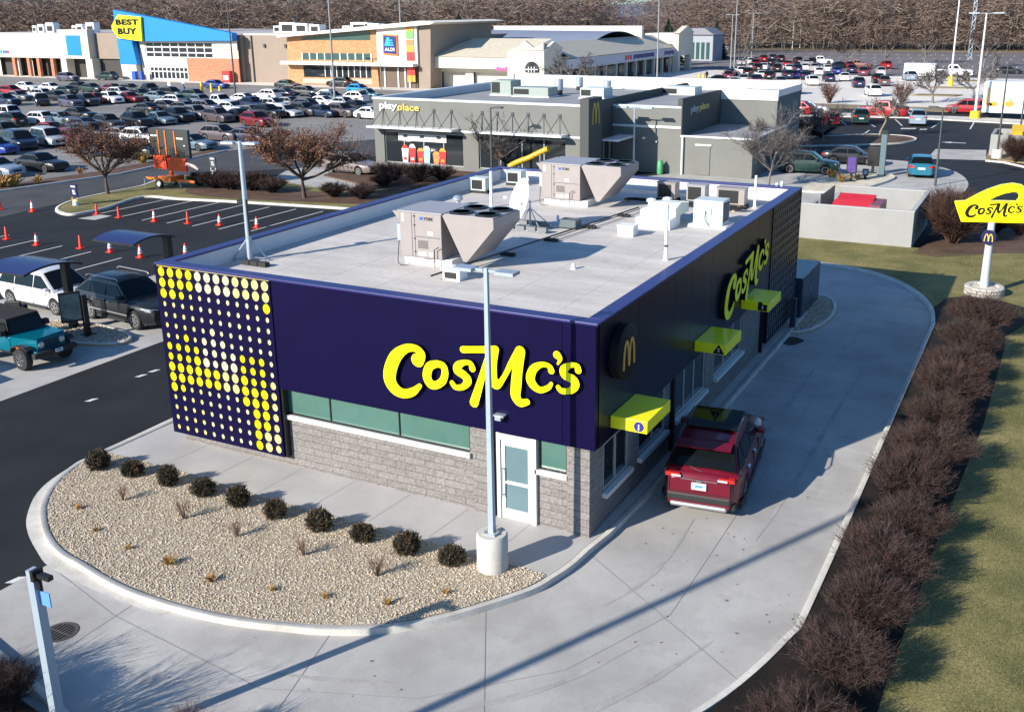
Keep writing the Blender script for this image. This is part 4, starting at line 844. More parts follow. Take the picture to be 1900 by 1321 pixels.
# dark cabinet at the rear corner
UT = mat('blue_black_box', (0.018, 0.03, 0.055), 0.4, coat=0.2)
t = thing('utility_cabinet', 'tall blue black metal cabinet at the rear corner of the building', 'cabinet', (0.75, 20.9, 0)); b = MB(); b.box(-.85, .2, 20.6, 24.0, 0.1, 1.8); b.build('cabinet', UT, t, bevel=0.015)
b = MB(); b.box(.2, .21, 20.75, 22.25, .2, 1.7); b.box(.2, .21, 22.32, 23.85, .2, 1.7); b.build('door', UT, t)
b = MB(); b.box(.21, .25, 22.1, 22.13, .9, 1.2); b.build('handle', M_steel, t)
t = thing('bollard', 'dark square bollard standing before the rear corner cabinet', 'bollard', (0.62, 18.6, 0)); b = MB(); b.box(.1, .3, 19.1, 19.3, 0, 1.3); b.build('post', UT, t); b = MB(); b.box(.08, .32, 19.08, 19.32, 1.3, 1.33); b.build('cap', M_blackm, t)
# pylon sign
sx_, sy_ = G(1822, 548, .1).x, 27.9
t = thing('pylon_sign', 'yellow swooping pylon sign with black script and a navy roundel on a grey pole', 'pylon sign', (sx_, sy_, 0.1))
def Z1(a, c_): return V(1420+a/3.571, 250+c_/3.571, 1, sy_)
outl_ = [(1255, 440), (1322, 437), (1390, 400), (1470, 362), (1560, 332), (1640, 321), (1700, 332), (1735, 362), (1748, 400), (1742, 436), (1775, 440), (1752, 510), (1728, 583), (1500, 578), (1299, 573), (1275, 505)]
hole_ = [(1478, 436), (1530, 408), (1585, 388), (1635, 378), (1665, 378), (1680, 392), (1678, 415), (1660, 440), (1570, 438)]
o2 = [(Z1(*p).x, Z1(*p).z) for p in outl_]; h2 = [(Z1(*p).x, Z1(*p).z) for p in hole_]
tr = geometry.tessellate_polygon([[Vector((*p, 0)) for p in o2], [Vector((*p, 0)) for p in h2]]); al = o2+h2
b = MB()
for d0, d1 in ((-.14, .14),):
    fn = lambda u, v, d: (u, sy_-d, v); b.add([fn(u, v, .14) for u, v in al], [list(f) for f in tr]); b.add([fn(u, v, -.14) for u, v in al], [list(reversed(f)) for f in tr])
    for lp in (o2, h2):
        for i in range(len(lp)): a, c_ = lp[i], lp[(i+1) % len(lp)]; b.quad(fn(*a, .14), fn(*c_, .14), fn(*c_, -.14), fn(*a, -.14))
b.build('sign_panel', YELL, t)
c0 = Z1(1508, 505); sc = (Z1(1695, 500).x-Z1(1312, 500).x)/5.62
b = MB(); extrude_flat(b, [(u*sc, v*sc) for u, v in lv], lf, lambda u, v, d: (c0.x+u, sy_-d, c0.z+v), .141, .155, SGNB); b.build('script_lettering', None, t)
zs0 = Z1(1480, 575).z; zs1 = ztop(sx_, sy_, 548)
b = MB(); px_ = Z1(1484, 590).x; b.tube([(sx_+.02, sy_, .3), (sx_+.02, sy_, zs0+.02)], [.19, .15], 14); b.build('pole', mat('sign_pole_grey', (0.5, 0.52, 0.55), 0.4, var=0.04), t, smooth=40)
e_ = Z1(1483, 673); b = MB(); b.lathe([(.30, -.06), (.32, -.04), (.32, .06), (.30, .08)], (e_.x, sy_-.25, e_.z), 28, axis='y'); em = b.build('roundel', mat('roundel_navy', (0.012, 0.012, 0.07), 0.4), t, smooth=40)
b = MB(); extrude_flat(b, [(u*.5, v*.5) for u, v in av], af, lambda u, v, d: (e_.x+u, sy_-.25-d, e_.z+v), .062, .075, mat('arch_yellow', (0.8, 0.55, 0.1), 0.4)); b.build('arches', None, em)
b = MB(); b.lathe([(.82, -.05), (.84, .0), (.84, .34), (.80, .38), (.6, .38), (.55, .3), (.01, .3)], (sx_+.05, sy_, .1), 30); b.build('stone_ring', brick_mat('stone_ring_block', (0.5, 0.46, 0.42), (0.62, 0.58, 0.53), (0.3, 0.27, 0.24), .25, .14, 1.0, .02, 12), t, smooth=40)
b = MB(); b.lathe([(.6, .31), (.3, .34), (.01, .34)], (sx_+.05, sy_, .1), 20); b.build('stone_fill', M_creamg, t)
# dumpster enclosure and dumpster
STUC = mat('stucco_grey', (0.29, 0.29, 0.285), 0.85, var=0.05, scale=1.2, bump=0.15); STUCD = mat('stucco_cap', (0.42, 0.42, 0.41), 0.8)
t = thing('dumpster_enclosure', 'pale grey stucco wall enclosure with an open gate behind the lawn', 'wall enclosure', (-.3, 39, 0))
b = MB(); b.box(-6.2, 2.52, 36.1, 36.3, 0, 2.0); b.box(2.32, 2.52, 36.3, 43.2, 0, 2.0); b.box(-2.6, 2.32, 43.0, 43.2, 0, 2.0); b.box(-3.0, -2.8, 36.3, 37.6, 0, 2.0); b.build('wall', STUC, t)
b = MB(); b.box(-6.2, 2.54, 36.08, 36.32, 2.0, 2.05); b.box(2.30, 2.54, 36.32, 43.22, 2.0, 2.05); b.box(-2.6, 2.30, 42.98, 43.22, 2.0, 2.05); b.build('coping', STUCD, t)
b = MB(); b.box(-3.0, -2.94, 39.2, 43.0, .1, 2.0); b.tube([(-2.97, 39.2, 0), (-2.97, 39.2, 2.1)], .05, 8); b.build('gate', mat('gate_dark', (0.03, 0.04, 0.045), 0.5), t)
sheet('enclosure_floor', [(-6, 36.3), (2.3, 36.3), (2.3, 43), (-6, 43)], 0.03, M_conc, thick=0.04)
RED = mat('dumpster_red', (0.55, 0.012, 0.015), 0.4, var=0.1, scale=2)
t = thing('dumpster', 'bright red steel dumpster with sloped lid inside the grey enclosure', 'dumpster', (-1.0, 38.6, 0))
b = MB(); b.prism([(37.2, .3), (37.2, 1.45), (40.4, 2.05), (40.4, .3)], -2.1, -.1, None, lambda u, v, d: (d, u, v)); b.build('bin', RED, t, bevel=0.02)
b = MB(); b.box(-.1, .5, 38.0, 40.4, .4, 1.85); b.build('side_hopper', mat('dumpster_wine', (0.2, 0.05, 0.07), 0.5), t, bevel=0.02)
b = MB(); b.prism([(37.15, 1.5), (37.15, 1.56), (39.0, 1.9), (39.0, 1.84)], -2.15, -.05, None, lambda u, v, d: (d, u, v)); b.build('lid', mat('lid_red', (0.6, 0.02, 0.02), 0.4), t)
b = MB()
for x in (-1.9, -.4): b.lathe([(.12, -.05), (.12, .05)], (x, 37.4, .14), 10, axis='x')
b.build('wheel', M_black, t)
# second enclosure at the right edge
p_ = G(1834, 291); t = thing('wall_enclosure', 'plain grey block enclosure at the right edge with red and yellow bins inside', 'wall enclosure', (p_.x, p_.y, 0)); b = MB(); xx, yy = p_.x, p_.y; hh_ = ztop(xx, yy, 250)
b.box(xx, xx+9, yy, yy+.25, 0, hh_); b.box(xx, xx+.25, yy+.25, yy+5, 0, hh_); b.box(xx+.25, xx+9, yy+5, yy+5.25, 0, hh_); b.build('wall', STUC, t)
for dx, c_ in ((1.5, (0.6, 0.4, 0.02)), (3.6, (0.5, 0.02, 0.02)), (5.6, (0.5, 0.02, 0.02))):
    tt = thing('trash_bin', {1.5: 'yellow topped bin nearest the corner of the right edge enclosure', 3.6: 'red bin in the middle of the right edge enclosure', 5.6: 'red bin farthest right in the right edge enclosure'}[dx], 'bin', (xx+dx, yy+3, 0)); b = MB(); b.prism([(yy+2, .2), (yy+2, 1.9), (yy+4, 2.3), (yy+4, .2)], xx+dx, xx+dx+1.6, None, lambda u, v, d: (d, u, v)); b.build('body', mat('bin%g' % dx, c_, 0.5), tt, bevel=.03)
    b = MB(); b.prism([(yy+1.95, 1.95), (yy+1.95, 2.0), (yy+4.05, 2.42), (yy+4.05, 2.36)], xx+dx-.05, xx+dx+1.65, None, lambda u, v, d: (d, u, v)); b.build('lid', M_black if dx > 5 else mat('bin%g' % dx, c_), tt)
# ------------------------------------------------------------------ order points, cones, portable sign
CANB = mat('canopy_blue', (0.02, 0.026, 0.10), 0.35, coat=0.15)
def order_canopy(x0, x1, y0, y1, px, py, label):
    t = thing('order_canopy', label, 'canopy', (px, py, 0), 'arched blue order canopies'); n = 14; b = MB(); top = []; bot = []
    for i in range(n+1):
        s = i/n; y = y0+(y1-y0)*s; z = 2.80+.24*(1-(2*s-.9)**2*.9); top.append([(x0, y, z+.05), (x1, y, z+.05)]); bot.append([(x0, y, z-.03), (x1, y, z-.03)])
    b.grid(top, CANB); b.grid(list(reversed(bot)), M_black)
    b.grid([[r_[0] for r_ in top], [r_[0] for r_ in bot]], M_black); b.grid([[r_[1] for r_ in top], [r_[1] for r_ in bot]], M_black)
    for k in (0, n): b.quad(top[k][0], top[k][1], bot[k][1], bot[k][0], M_black)
    b.build('roof', None, t, smooth=30); b = MB(); b.box(px-.15, px+.15, py-.13, py+.13, 0, 2.92); b.box(px-.9, px+.1, py-.05, py+.05, 2.78, 2.9); b.build('post', M_black, t)
    b = MB(); b.box(px-.28, px+.28, py-.24, py+.24, .1, .15); b.build('base_plate', M_blackm, t)
order_canopy(-28.0, -25.5, 4.3, 6.95, -26.3, 6.75, 'arched blue order canopy over the teal off roader at the left edge')
order_canopy(-28.4, -25.9, 9.9, 12.25, -26.15, 12.0, 'arched blue order canopy standing farther back beside the navy wall')
def menu_board(x, y, h, label, face, name='menu_board', tilt=.35, w_=.95, pw=.16):
    t = thing(name, label, 'menu board', (x, y, 0)); b = MB(); b.box(x-pw/2, x+pw/2, y-.11, y+.11, 0, h*.9); b.box(x-.22, x+.22, y-.2, y+.2, .1, .16); b.build('post', M_black, t)
    b = MB(); c_, s_ = math.cos(tilt), math.sin(tilt); M_ = Matrix.Translation((x-.05, y-.14, 0)) @ Matrix.Rotation(tilt, 4, 'Z'); b.box(-w_, 0.05, -.05, .05, h*.38, h, None, M_); b.build('display_case', M_black, t, bevel=.01)
    b = MB(); b.box(-w_+.05, 0, -.06, -.051, h*.42, h*.96, None, M_); b.build('screen', face, t); return t
menu_board(-24.8, 6.2, 1.95, 'tall menu board with pale screen between the grey SUV and the pebble island', mat('screen_teal', (0.07, 0.12, 0.135), 0.15, var=.3, scale=2), tilt=1.0, w_=.75)
menu_board(-26.9, 5.1, 1.55, 'low black order board under the nearer blue canopy', M_black, w_=.6)
menu_board(-27.6, 13.9, 1.3, 'small black order board just left of the navy wall corner', M_black, w_=.4)
CONE = mat('cone_red', (0.80, 0.035, 0.015), 0.5); BAND = mat('cone_band', (0.82, 0.82, 0.82), 0.4)
cones = [(13, 444, 419, 1), (69, 455, 436, 0), (150, 461, 435, 1), (205, 468, 449, 0), (261, 478, 458, 0), (345, 475, 455, 0), (180, 398, 377, 1), (221, 404, 382, 1), (287, 411, 387, 0), (349, 415, 391, 1), (408, 418, 400, 0), (477, 423, 406, 0), (61, 393, 370, 0), (1, 389, 366, 1)]
lab = ['orange red slim cone, nearest the left edge beside the painted bays', 'short banded cone just right of the leftmost slim cone in the lower line', 'tall orange red slim cone between two banded cones in the lower line', 'short banded cone under the left tip of the rear blue canopy', 'short banded cone seen below the middle of the rear blue canopy', 'short banded cone just above the navy roof edge in the lower line', 'tall slim cone standing on the pale drain pad', 'tall slim cone just right of the pale drain pad', 'large banded cone, third from left in the upper bay line', 'tall slim cone between two banded cones in the upper bay line', 'short banded cone left of the roof mast in the upper bay line', 'banded cone just right of the roof mast', 'banded cone on the road edge left of the navy totem sign', 'tall slim cone cut by the left edge beside the road']
protos = {}
for (px, py, pt, kind), lb in zip(cones, lab):
    q = G(px, py); h = max(.68, ztop(q.x, q.y, pt)*.92)
    if kind not in protos:
        t = thing('traffic_cone', lb, 'traffic cone', (0, 0, 0), 'traffic cones closing off the bays'); r0 = .10 if kind else .15
        b = MB(); b.box(-.19, .19, -.19, .19, 0, .04); b.build('base', CONE, t)
        b = MB(); b.lathe([(r0, .04), (r0*.92, .1), (.035 if not kind else .05, .96), (.03, 1.0)], (0, 0, 0), 14); b.build('body', CONE, t, smooth=40)
        if not kind: b = MB(); b.lathe([(.119, .33), (.107, .43), (.1, .43)], (0, 0, 0), 14); b.lathe([(.098, .5), (.058, .82), (.05, .82)], (0, 0, 0), 14); b.build('reflective_band', BAND, t, smooth=40)
        protos[kind] = t; o = t
    else: o = copy_tree(protos[kind]); o['label'] = lb
    o.location = (q.x, q.y, 0.01); o.scale = (1, 1, h)
def totem(px, py, pt, label, body, foot, brk):
    q = G(px, py, .1); h = ztop(q.x, q.y, pt); t = thing('totem_sign', label, 'totem sign', (q.x, q.y, .1)); x, y = q.x, q.y
    b = MB(); b.box(x-.3, x+.3, y-.04, y+.04, h*.42, h); b.build('panel', body, t)
    b = MB(); b.tube([(x-.24, y, h*.42), (x-.24, y, h*.27), (x+.24, y, h*.27), (x+.24, y, h*.42)], .05, 6); b.build('bracket', brk, t)
    b = MB(); b.lathe([(.2, 0), (.17, h*.18), (.08, h*.26)], (x, y, .1), 12); b.build('foot', foot, t, smooth=40)
    b = MB()
    for (a, c_, e, g) in ((-.22, .2, .86, .93), (-.12, .1, .66, .74), (-.1, .16, .56, .62)): b.box(x+a, x+c_, y-.05, y-.041, h*e, h*g)
    b.build('printed_marks', M_wht, t)
totem(141, 381, 342, 'small navy totem sign with yellow bracket on the grass strip tip', mat('totem_navy', (0.015, 0.015, 0.08), 0.4), M_wht, M_yel)
totem(397, 325, 291, 'small dark grey totem sign standing behind the hedge right of the orange trailer', mat('totem_grey', (0.05, 0.055, 0.07), 0.5), M_steel, M_wht)
ORG = mat('trailer_orange', (0.75, 0.17, 0.02), 0.45, var=.05); ORR = mat('trailer_orange_red', (0.72, 0.07, 0.02), 0.5)
q = G(306, 346, .1); ox, oy = q.x, q.y; t = thing('message_trailer', 'orange portable message board trailer seen from behind on the grass strip', 'message trailer', (ox, oy, .1))
def ox_(px): return V(px, 300, 1, oy).x
def oz_(py): return V(306, py, 1, oy).z
b = MB(); b.box(ox_(284), ox_(355), oy-.12, oy+.12, oz_(291), oz_(240)); b.build('message_board', mat('board_back', (0.035, 0.04, 0.042), 0.5), t)
b = MB()
for px in (301, 314, 331): b.box(ox_(px)-.05, ox_(px)+.05, oy-.17, oy-.12, oz_(289), oz_(242))
b.build('board_rib', ORG, t)
b = MB(); b.box(ox_(287), ox_(299), oy-.14, oy-.12, oz_(254), oz_(251)); b.box(ox_(334), ox_(346), oy-.14, oy-.12, oz_(257), oz_(254)); b.box(ox_(346), ox_(349), oy-.14, oy-.12, oz_(269), oz_(267)); b.build('latch', M_wht, t)
b = MB(); b.box(ox_(316)-.12, ox_(316)+.12, oy-.1, oy+.1, .5, oz_(245)); b.build('mast', ORG, t)
b = MB(); b.box(ox_(293), ox_(316), oy-.4, oy-.2, oz_(312), oz_(288), ORR); b.box(ox_(319), ox_(352), oy-.42, oy-.22, oz_(314), oz_(291), ORR)
for k in range(5): b.box(ox_(324)+k*.25, ox_(324)+k*.25+.06, oy-.43, oy-.42, oz_(311), oz_(295), ORG)
b.build('battery_panel', None, t)
b = MB(); b.box(ox_(272), ox_(358), oy-.1, oy+.05, .55, .72); b.box(ox_(301), ox_(325), oy-.6, oy+.7, .6, .95); b.box(ox_(268), ox_(300), oy-.05, oy+.05, .6, .7); b.build('chassis', ORG, t)
for yy in (oy-.62, oy+.72): b = MB(); b.lathe([(.1, -.08), (.33, -.09), (.35, -.05), (.35, .07), (.33, .09), (.1, .08)], (ox_(304), yy, .42), 20, M_black, 'y'); b.lathe([(.02, -.1), (.2, -.1), (.2, .1), (.02, .1)], (ox_(304), yy, .42), 16, M_wht, 'y'); b.build('wheel', None, t, smooth=40)
for px in (270, 336): b = MB(); b.tube([(ox_(px), oy-.3, .6), (ox_(px), oy-.3, .1)], .03, 6); b.build('jack_leg', M_steel, t)
b = MB(); b.tube([(ox_(352), oy-.3, oz_(300)), (ox_(366), oy-.35, oz_(303)), (ox_(374), oy-.4, oz_(308))], [.14, .11, .08], 8); b.build('folded_arm', mat('pale_pink', (0.6, 0.47, 0.43), 0.6), t)
# dark and purple boards by the rear order island
PURP = mat('board_purple', (0.045, 0.02, 0.17), 0.4, var=.5, scale=3, col2=(0.09, 0.05, 0.22))
def board_at(px0, px1, pyt, pyb, ground, label, face, legs=True, name='menu_board', thick=.16, top=None):
    q = G((px0+px1)/2, ground, .1); y = q.y; a = V(px0, pyb, 1, y); c_ = V(px1, pyt, 1, y); t = thing(name, label, 'menu board', (q.x, q.y, .1))
    b = MB(); b.box(a.x, c_.x, y-thick/2, y+thick/2, a.z, c_.z); b.build('display_case', M_black, t, bevel=.02); b = MB(); b.box(a.x+.08, c_.x-.08, y-thick/2-.012, y-thick/2, a.z+.1, c_.z-.1); b.build('screen', face, t)
    b = MB(); m_ = (a.x+c_.x)/2; b.box(m_-.1, m_+.1, y-.07, y+.07, .1, a.z); b.box(m_-.3, m_+.3, y-.2, y+.2, .1, .16); b.build('post', M_black, t)
    if top: b = MB(); b.box(a.x-.1, c_.x+.1, y-.2, y+.2, c_.z, c_.z+.06); b.build('cap', M_wht, t)
board_at(1570, 1592, 290, 322, 337, 'tall navy and purple patterned board on the cream order island', PURP)
board_at(1609, 1634, 274, 308, 322, 'wide plain black order board behind the purple board', M_black)
board_at(1469, 1483, 260, 283, 300, 'small purple board with white cap beyond the bare branches', PURP, top=True)
board_at(1600, 1612, 314, 326, 333, 'small pale blue and white board low on the cream order island', mat('board_blue', (0.2, 0.3, 0.45), 0.4), name='sign_board')
# ------------------------------------------------------------------ poles
q = G(1635, 328); x, y = q.x, q.y; h = ztop(x, y, 243); t = thing('square_post', 'thick teal grey square post on the rear order island', 'post', (x, y, .1)); b = MB(); b.box(x-.2, x+.2, y-.2, y+.2, .1, h-.25); b.build('post', mat('post_teal', (0.09, 0.14, 0.155), 0.5), t); b = MB(); b.box(x-.22, x+.22, y-.22, y+.22, h-.25, h); b.build('cap', M_black, t)
b = MB(); b.box(x-.3, x+.3, y-.3, y+.3, .1, .16); b.build('base_plate', M_black, t)
M_pw = mat('pole_white', (0.62, 0.6, 0.58), 0.5); M_pd = mat('pole_dark', (0.06, 0.065, 0.07), 0.5); M_pg = mat('pole_grey', (0.25, 0.26, 0.27), 0.5)
def lamp_pole(px, py, pt, label, m, r=.12, heads=2, foot=None, hz=None, arm=1.1, rot=0.0):
    q = G(px, py); x, y = q.x, q.y; h = hz or ztop(x, y, pt); t = thing('light_pole', label, 'light pole', (x, y, 0), None)
    b = MB(); b.tube([(x, y, 0), (x, y, h)], [r, r*.55], 8); b.build('pole', m, t, smooth=60)
    if foot: b = MB(); b.lathe([(foot[0], 0), (foot[0], foot[1]), (foot[0]*.9, foot[1]+.05), (.02, foot[1]+.05)], (x, y, 0), 16); b.build('footing', foot[2], t, smooth=40)
    for s in ((-1, 1) if heads == 2 else (1,) if heads == 1 else ()):
        dx, dy = math.cos(rot)*s, math.sin(rot)*s; b = MB(); b.tube([(x, y, h-.05), (x+dx*arm*.5, y+dy*arm*.5, h)], .05, 6)
        Mx = Matrix.Translation((x+dx*arm*.85, y+dy*arm*.85, h)) @ Matrix.Rotation(rot, 4, 'Z'); b.box(-arm*.38, arm*.38, -.2, .2, -.05, .07, None, Mx); b.build('lamp_head', m if m != M_pw else M_steel, t)
    return t
lamp_pole(622, 198, 0, 'tall dark grey lot pole in front of the orange brick store windows', M_pg, .16, hz=17.5)
lamp_pole(748, 163, 0, 'tall grey lot pole in front of the blue store logo', M_pg, .16, hz=16.5)
lamp_pole(437, 176, 0, 'tall dark pole at the right end of the blue gabled store', M_pd, .15, hz=16)
lamp_pole(1219, 156, 0, 'tall grey pole before the shaded shop strip', M_pg, .16, hz=15.5)
lamp_pole(1763, 160, 0, 'tall white pole with yellow footing on a small brown island', M_pw, .17, foot=(.42, 1.6, M_yel), hz=16)
lamp_pole(1808, 222, 25, 'white pole with T shaped head on a fat yellow footing', M_pw, .17, foot=(.55, .9, M_yel), arm=1.5)
lamp_pole(1849, 296, 118, 'dark thin pole on pale round footing by the right edge enclosure', M_pd, .1, heads=1, foot=(.42, .8, M_pale))
lamp_pole(1894, 235, 125, 'dark thin pole in front of the white truck at the right edge', M_pd, .1, heads=1)
lamp_pole(1735, 345, 200, 'dark slender pole with flat head beside the rear lane curve', M_pd, .09, heads=2, arm=.8)
lamp_pole(913, 338, 200, 'dark slender pole with side lamp before the dark shop windows', M_pd, .1, heads=1, arm=.8)
lamp_pole(1175, 326, 200, 'pale blue pole with twin flat lamp heads before the grey building recess', M_pole, .1, arm=1.2)
lamp_pole(708, 168, 104, 'short grey pole at the edge of the orange brick store', M_pg, .1, heads=0)
lamp_pole(1355, 133, 28, 'grey pole left of the pair before the far dark lot', M_pg, .14)
lamp_pole(1362, 131, 0, 'taller grey pole right of the pair before the far dark lot', M_pg, .16, hz=17)
lamp_pole(1394, 118, 25, 'grey pole just right of the pair by the far dark lot', M_pg, .15)
lamp_pole(1470, 92, 38, 'white far pole before the wood, leftmost of three', M_pw, .16, heads=0)
lamp_pole(1484, 91, 45, 'short white far pole before the wood, middle of three', M_pw, .16, heads=0)
lamp_pole(1671, 71, 30, 'white pole deep in the wood above the box truck', M_pw, .16, heads=0)
lamp_pole(967, 152, 124, 'small dark lantern pole before the cream gable tower', M_pd, .1, heads=2, arm=.6)
for px, a, c_ in ((76, 56, 2), (577, 40, -3), (1197, 52, -2)):
    pass
q = G(1799, 112); x, y = q.x, q.y; t = thing('lattice_mast', 'steel lattice mast rising before the wood', 'lattice mast', (x, y, 0)); b = MB(); hh_ = 15
for sx, sy in ((-.4, -.4), (.4, -.4), (0, .4)): b.tube([(x+sx, y+sy, 0), (x+sx*.8, y+sy*.8, hh_)], .09, 5)
for k in range(14): z = k*hh_/14; s = -1 if k % 2 else 1; b.tube([(x-.4*s, y-.4, z), (x+.4*s, y-.4, z+hh_/14)], .06, 4)
b.build('lattice', M_steel, t)
for (px, py, pt, lb) in ((1368, 44+90, 115, ''),): pass
# yellow bollards and cart corral posts by the shop strip
bl = [(1297, 154, 137, 'yellow bollard on the strip walkway, leftmost of two'), (1305, 152, 138, 'yellow bollard on the strip walkway, rightmost of two beside the walker'), (393, 171, 155, 'yellow post right of the blue sedan nose, leftmost of three'), (375, 170, 152, 'yellow post before the blue sedan at the storefront'), (408, 169, 160, 'short pale yellow post behind the blue sedan')]
for px, py, pt, lb in bl:
    q = G(px, py); h = ztop(q.x, q.y, pt); t = thing('bollard', lb, 'bollard', (q.x, q.y, 0), 'yellow bollards'); b = MB(); b.lathe([(.22, 0), (.22, h-.1), (.12, h)], (q.x, q.y, 0), 10); b.build('post', M_yel, t, smooth=40); b = MB(); b.lathe([(.3, 0), (.3, .12)], (q.x, q.y, 0), 10); b.build('foot', M_kerb, t)
for px, py, pt, lb in ((316, 174, 150, 'thin dark sign post with blue base, left of the blue footed pair'), (342, 172, 146, 'thin dark sign post with blue base, right of the blue footed pair')):
    q = G(px, py); h = ztop(q.x, q.y, pt); t = thing('sign_post', lb, 'sign post', (q.x, q.y, 0)); b = MB(); b.tube([(q.x, q.y, 0), (q.x, q.y, h)], .08, 6); b.build('post', M_pd, t); b = MB(); b.lathe([(.45, 0), (.2, .9)], (q.x, q.y, 0), 8); b.build('foot', mat('foot_blue', (0.03, 0.03, 0.2), .5), t)
    b = MB(); b.box(q.x-.3, q.x+.3, q.y-.1, q.y-.06, h-.8, h); b.build('plate', M_wht, t)
# ------------------------------------------------------------------ grey restaurant behind
GW = mat('grey_stucco', (0.16, 0.163, 0.152), 0.85, var=.05, scale=.6, bump=.1); GD = mat('charcoal_shade_stucco', (0.06, 0.066, 0.064), 0.8); WCAP = mat('white_metal_cap', (0.68, 0.7, 0.71), 0.4, 0.1); GROOF = ground_mat('grey_roof', (0.24, 0.245, 0.255), (0.33, 0.33, 0.335), fine=5, broad=.3, fv=.08, bump=.05)  # charcoal: dark blade wall, also painted shade on the side walls
GWH = mat('grey_white_parapet', (0.55, 0.56, 0.57), 0.6, var=.06, scale=.5)
P = thing('grey_restaurant', 'grey flat roofed restaurant with large windows and white letters behind the navy building', 'restaurant', (-30, 60, 0))
b = MB()
wall_open(b, 1, 49.3, -1, -41.6, -22.9, 0, 5.5, [(-40.67, -33.1, .4, 2.98), (-31.7, -24.1, .4, 2.98)], GW, .3, GD)
b.box(-41.6, -41.3, 49.31, 74, 0, 5.5, GW); b.box(-41.6, -22.9, 73.7, 74, 0, 6.1, GW)
b.box(-22.89, -17.2, 55.5, 73.6, 0, 5.05, GW); b.box(-23.1, -22.9, 49.31, 73.6, 0, 5.7, GD); b.box(-17.2, -12.3, 65.5, 74, 0, 5.3, GW); b.box(-17.2, -11.5, 55.5, 65.5, 0, 2.9, GW)
b.box(-17.5, -17.2, 55.5, 65.5, 5.05, 5.75, GD); b.build('wall', None, P)
b = MB(); b.box(-17.19, -17.12, 55.45, 65.48, 3.0, 5.78); b.build('shaded_side_panel', GD, P)  # charcoal colour puts the shade of this side into the panel
b = MB(); b.box(-22.9, -22.2, 49.2, 51.7, 0, 6.1); b.build('blade_wall', GD, P)
b = MB(); extrude_flat(b, [(u*1.8, v*2.3) for u, v in av], af, lambda u, v, d: (d, 50.45+u, 5.0+v), -22.2, -22.14, mat('arch_dull_gold', (0.42, 0.3, 0.05), .4)); b.build('arches', None, P)
b = MB(); b.box(-41.3, -23.1, 49.6, 73.7, 4.85, 4.95); b.box(-22.8, -17.3, 55.7, 73.5, 5.06, 5.1); b.box(-17.1, -11.6, 55.6, 65.4, 2.91, 2.95); b.box(-17.1, -12.4, 65.6, 73.7, 5.31, 5.34); b.build('roof', GROOF, P)
b = MB(); b.box(-41.65, -22.9, 49.24, 49.62, 5.5, 5.66); b.box(-41.65, -41.28, 49.62, 74, 5.5, 5.66); b.box(-22.88, -17.2, 55.42, 55.7, 5.05, 5.2); b.box(-17.2, -11.42, 55.42, 55.6, 2.9, 3.03); b.box(-11.6, -11.42, 55.6, 65.5, 2.9, 3.03); b.box(-17.2, -12.25, 65.40, 65.6, 5.0, 5.85); b.box(-12.4, -12.25, 65.6, 74, 5.3, 5.85); b.build('white_coping', WCAP, P)
b = MB(); b.box(-41.3, -12.3, 73.55, 73.69, 4.95, 6.12); b.box(-41.3, -41.2, 49.62, 73.5, 4.95, 5.52); b.build('inner_parapet', GWH, P)
b = MB(); b.box(-41.62, -22.9, 49.22, 49.299, 3.16, 3.3); b.box(-22.88, -17.2, 55.4, 55.499, 3.5, 3.68); b.build('white_band', WCAP, P)
for i, (x0, x1) in enumerate(((-41.5, -33.4), (-32.2, -23.9))):
    b = MB(); b.box(x0, x1, 48.05, 49.2, 3.3, 3.46, WCAP)
    for k in range(5 if i == 0 else 6):
        cx = x0+.9+k*(x1-x0-1.6)/(4 if i == 0 else 5)
        for s in (-1, 1): b.tube([(cx, 49.28, 4.75), (cx+s*.55, 48.2, 3.46)], .03, 5, M_pd)
        b.box(cx-.12, cx+.12, 49.24, 49.29, 4.65, 4.9, M_pd)
    b.build('awning', None, P)
b = MB(); b.box(-22.2, -20.9, 51.8, 55.3, 2.75, 2.9, WCAP); b.build('awning', None, P)
for (x0, x1) in ((-40.67, -33.1), (-31.7, -24.1)):
    window(P, 1, 49.3, -1, x0, x1, .4, 2.98, ALUG, DGLASS, mull=[x0+(x1-x0)*k/4 for k in (1, 2, 3)], fw=.08, recess=.12)
b = MB()    # food posters on the glass
fn = lambda u, v, d: (u, 49.4-d, v); cR = mat('poster_red', (0.6, 0.03, 0.03), .5); cW = mat('poster_white', (0.7, 0.68, 0.66), .5); cB = mat('poster_brown', (0.45, 0.2, 0.08), .5); cT = mat('poster_blue', (0.3, 0.55, 0.65), .5); cO = mat('poster_orange', (0.7, 0.3, 0.04), .5)
b.box(-39.3, -34.7, 49.36, 49.39, 2.25, 2.85, cW)
for x in (-38.6, -37, -35.4): b.box(x-.2, x+.2, 49.35, 49.36, 2.5, 2.75, M_pd)
for x, hgt, m_, m2 in ((-38.7, 1.4, cW, cR), (-38.0, 1.5, cR, cW), (-37.2, 1.2, cR, cO), (-36.6, 1.4, cT, cW), (-35.7, 1.0, cB, cO), (-35.1, 1.3, cR, cO)):
    b.prism([(x-.24, .5), (x+.24, .5), (x+.34, .5+hgt*.8), (x-.34, .5+hgt*.8)], -.0, .02, m_, fn); b.prism([(x-.34, .5+hgt*.8), (x+.34, .5+hgt*.8), (x+.16, .5+hgt), (x-.16, .5+hgt)], 0, .02, m2, fn); b.box(x-.16, x+.16, 49.36, 49.38, .7, .9, m2)
b.build('window_poster', None, P)
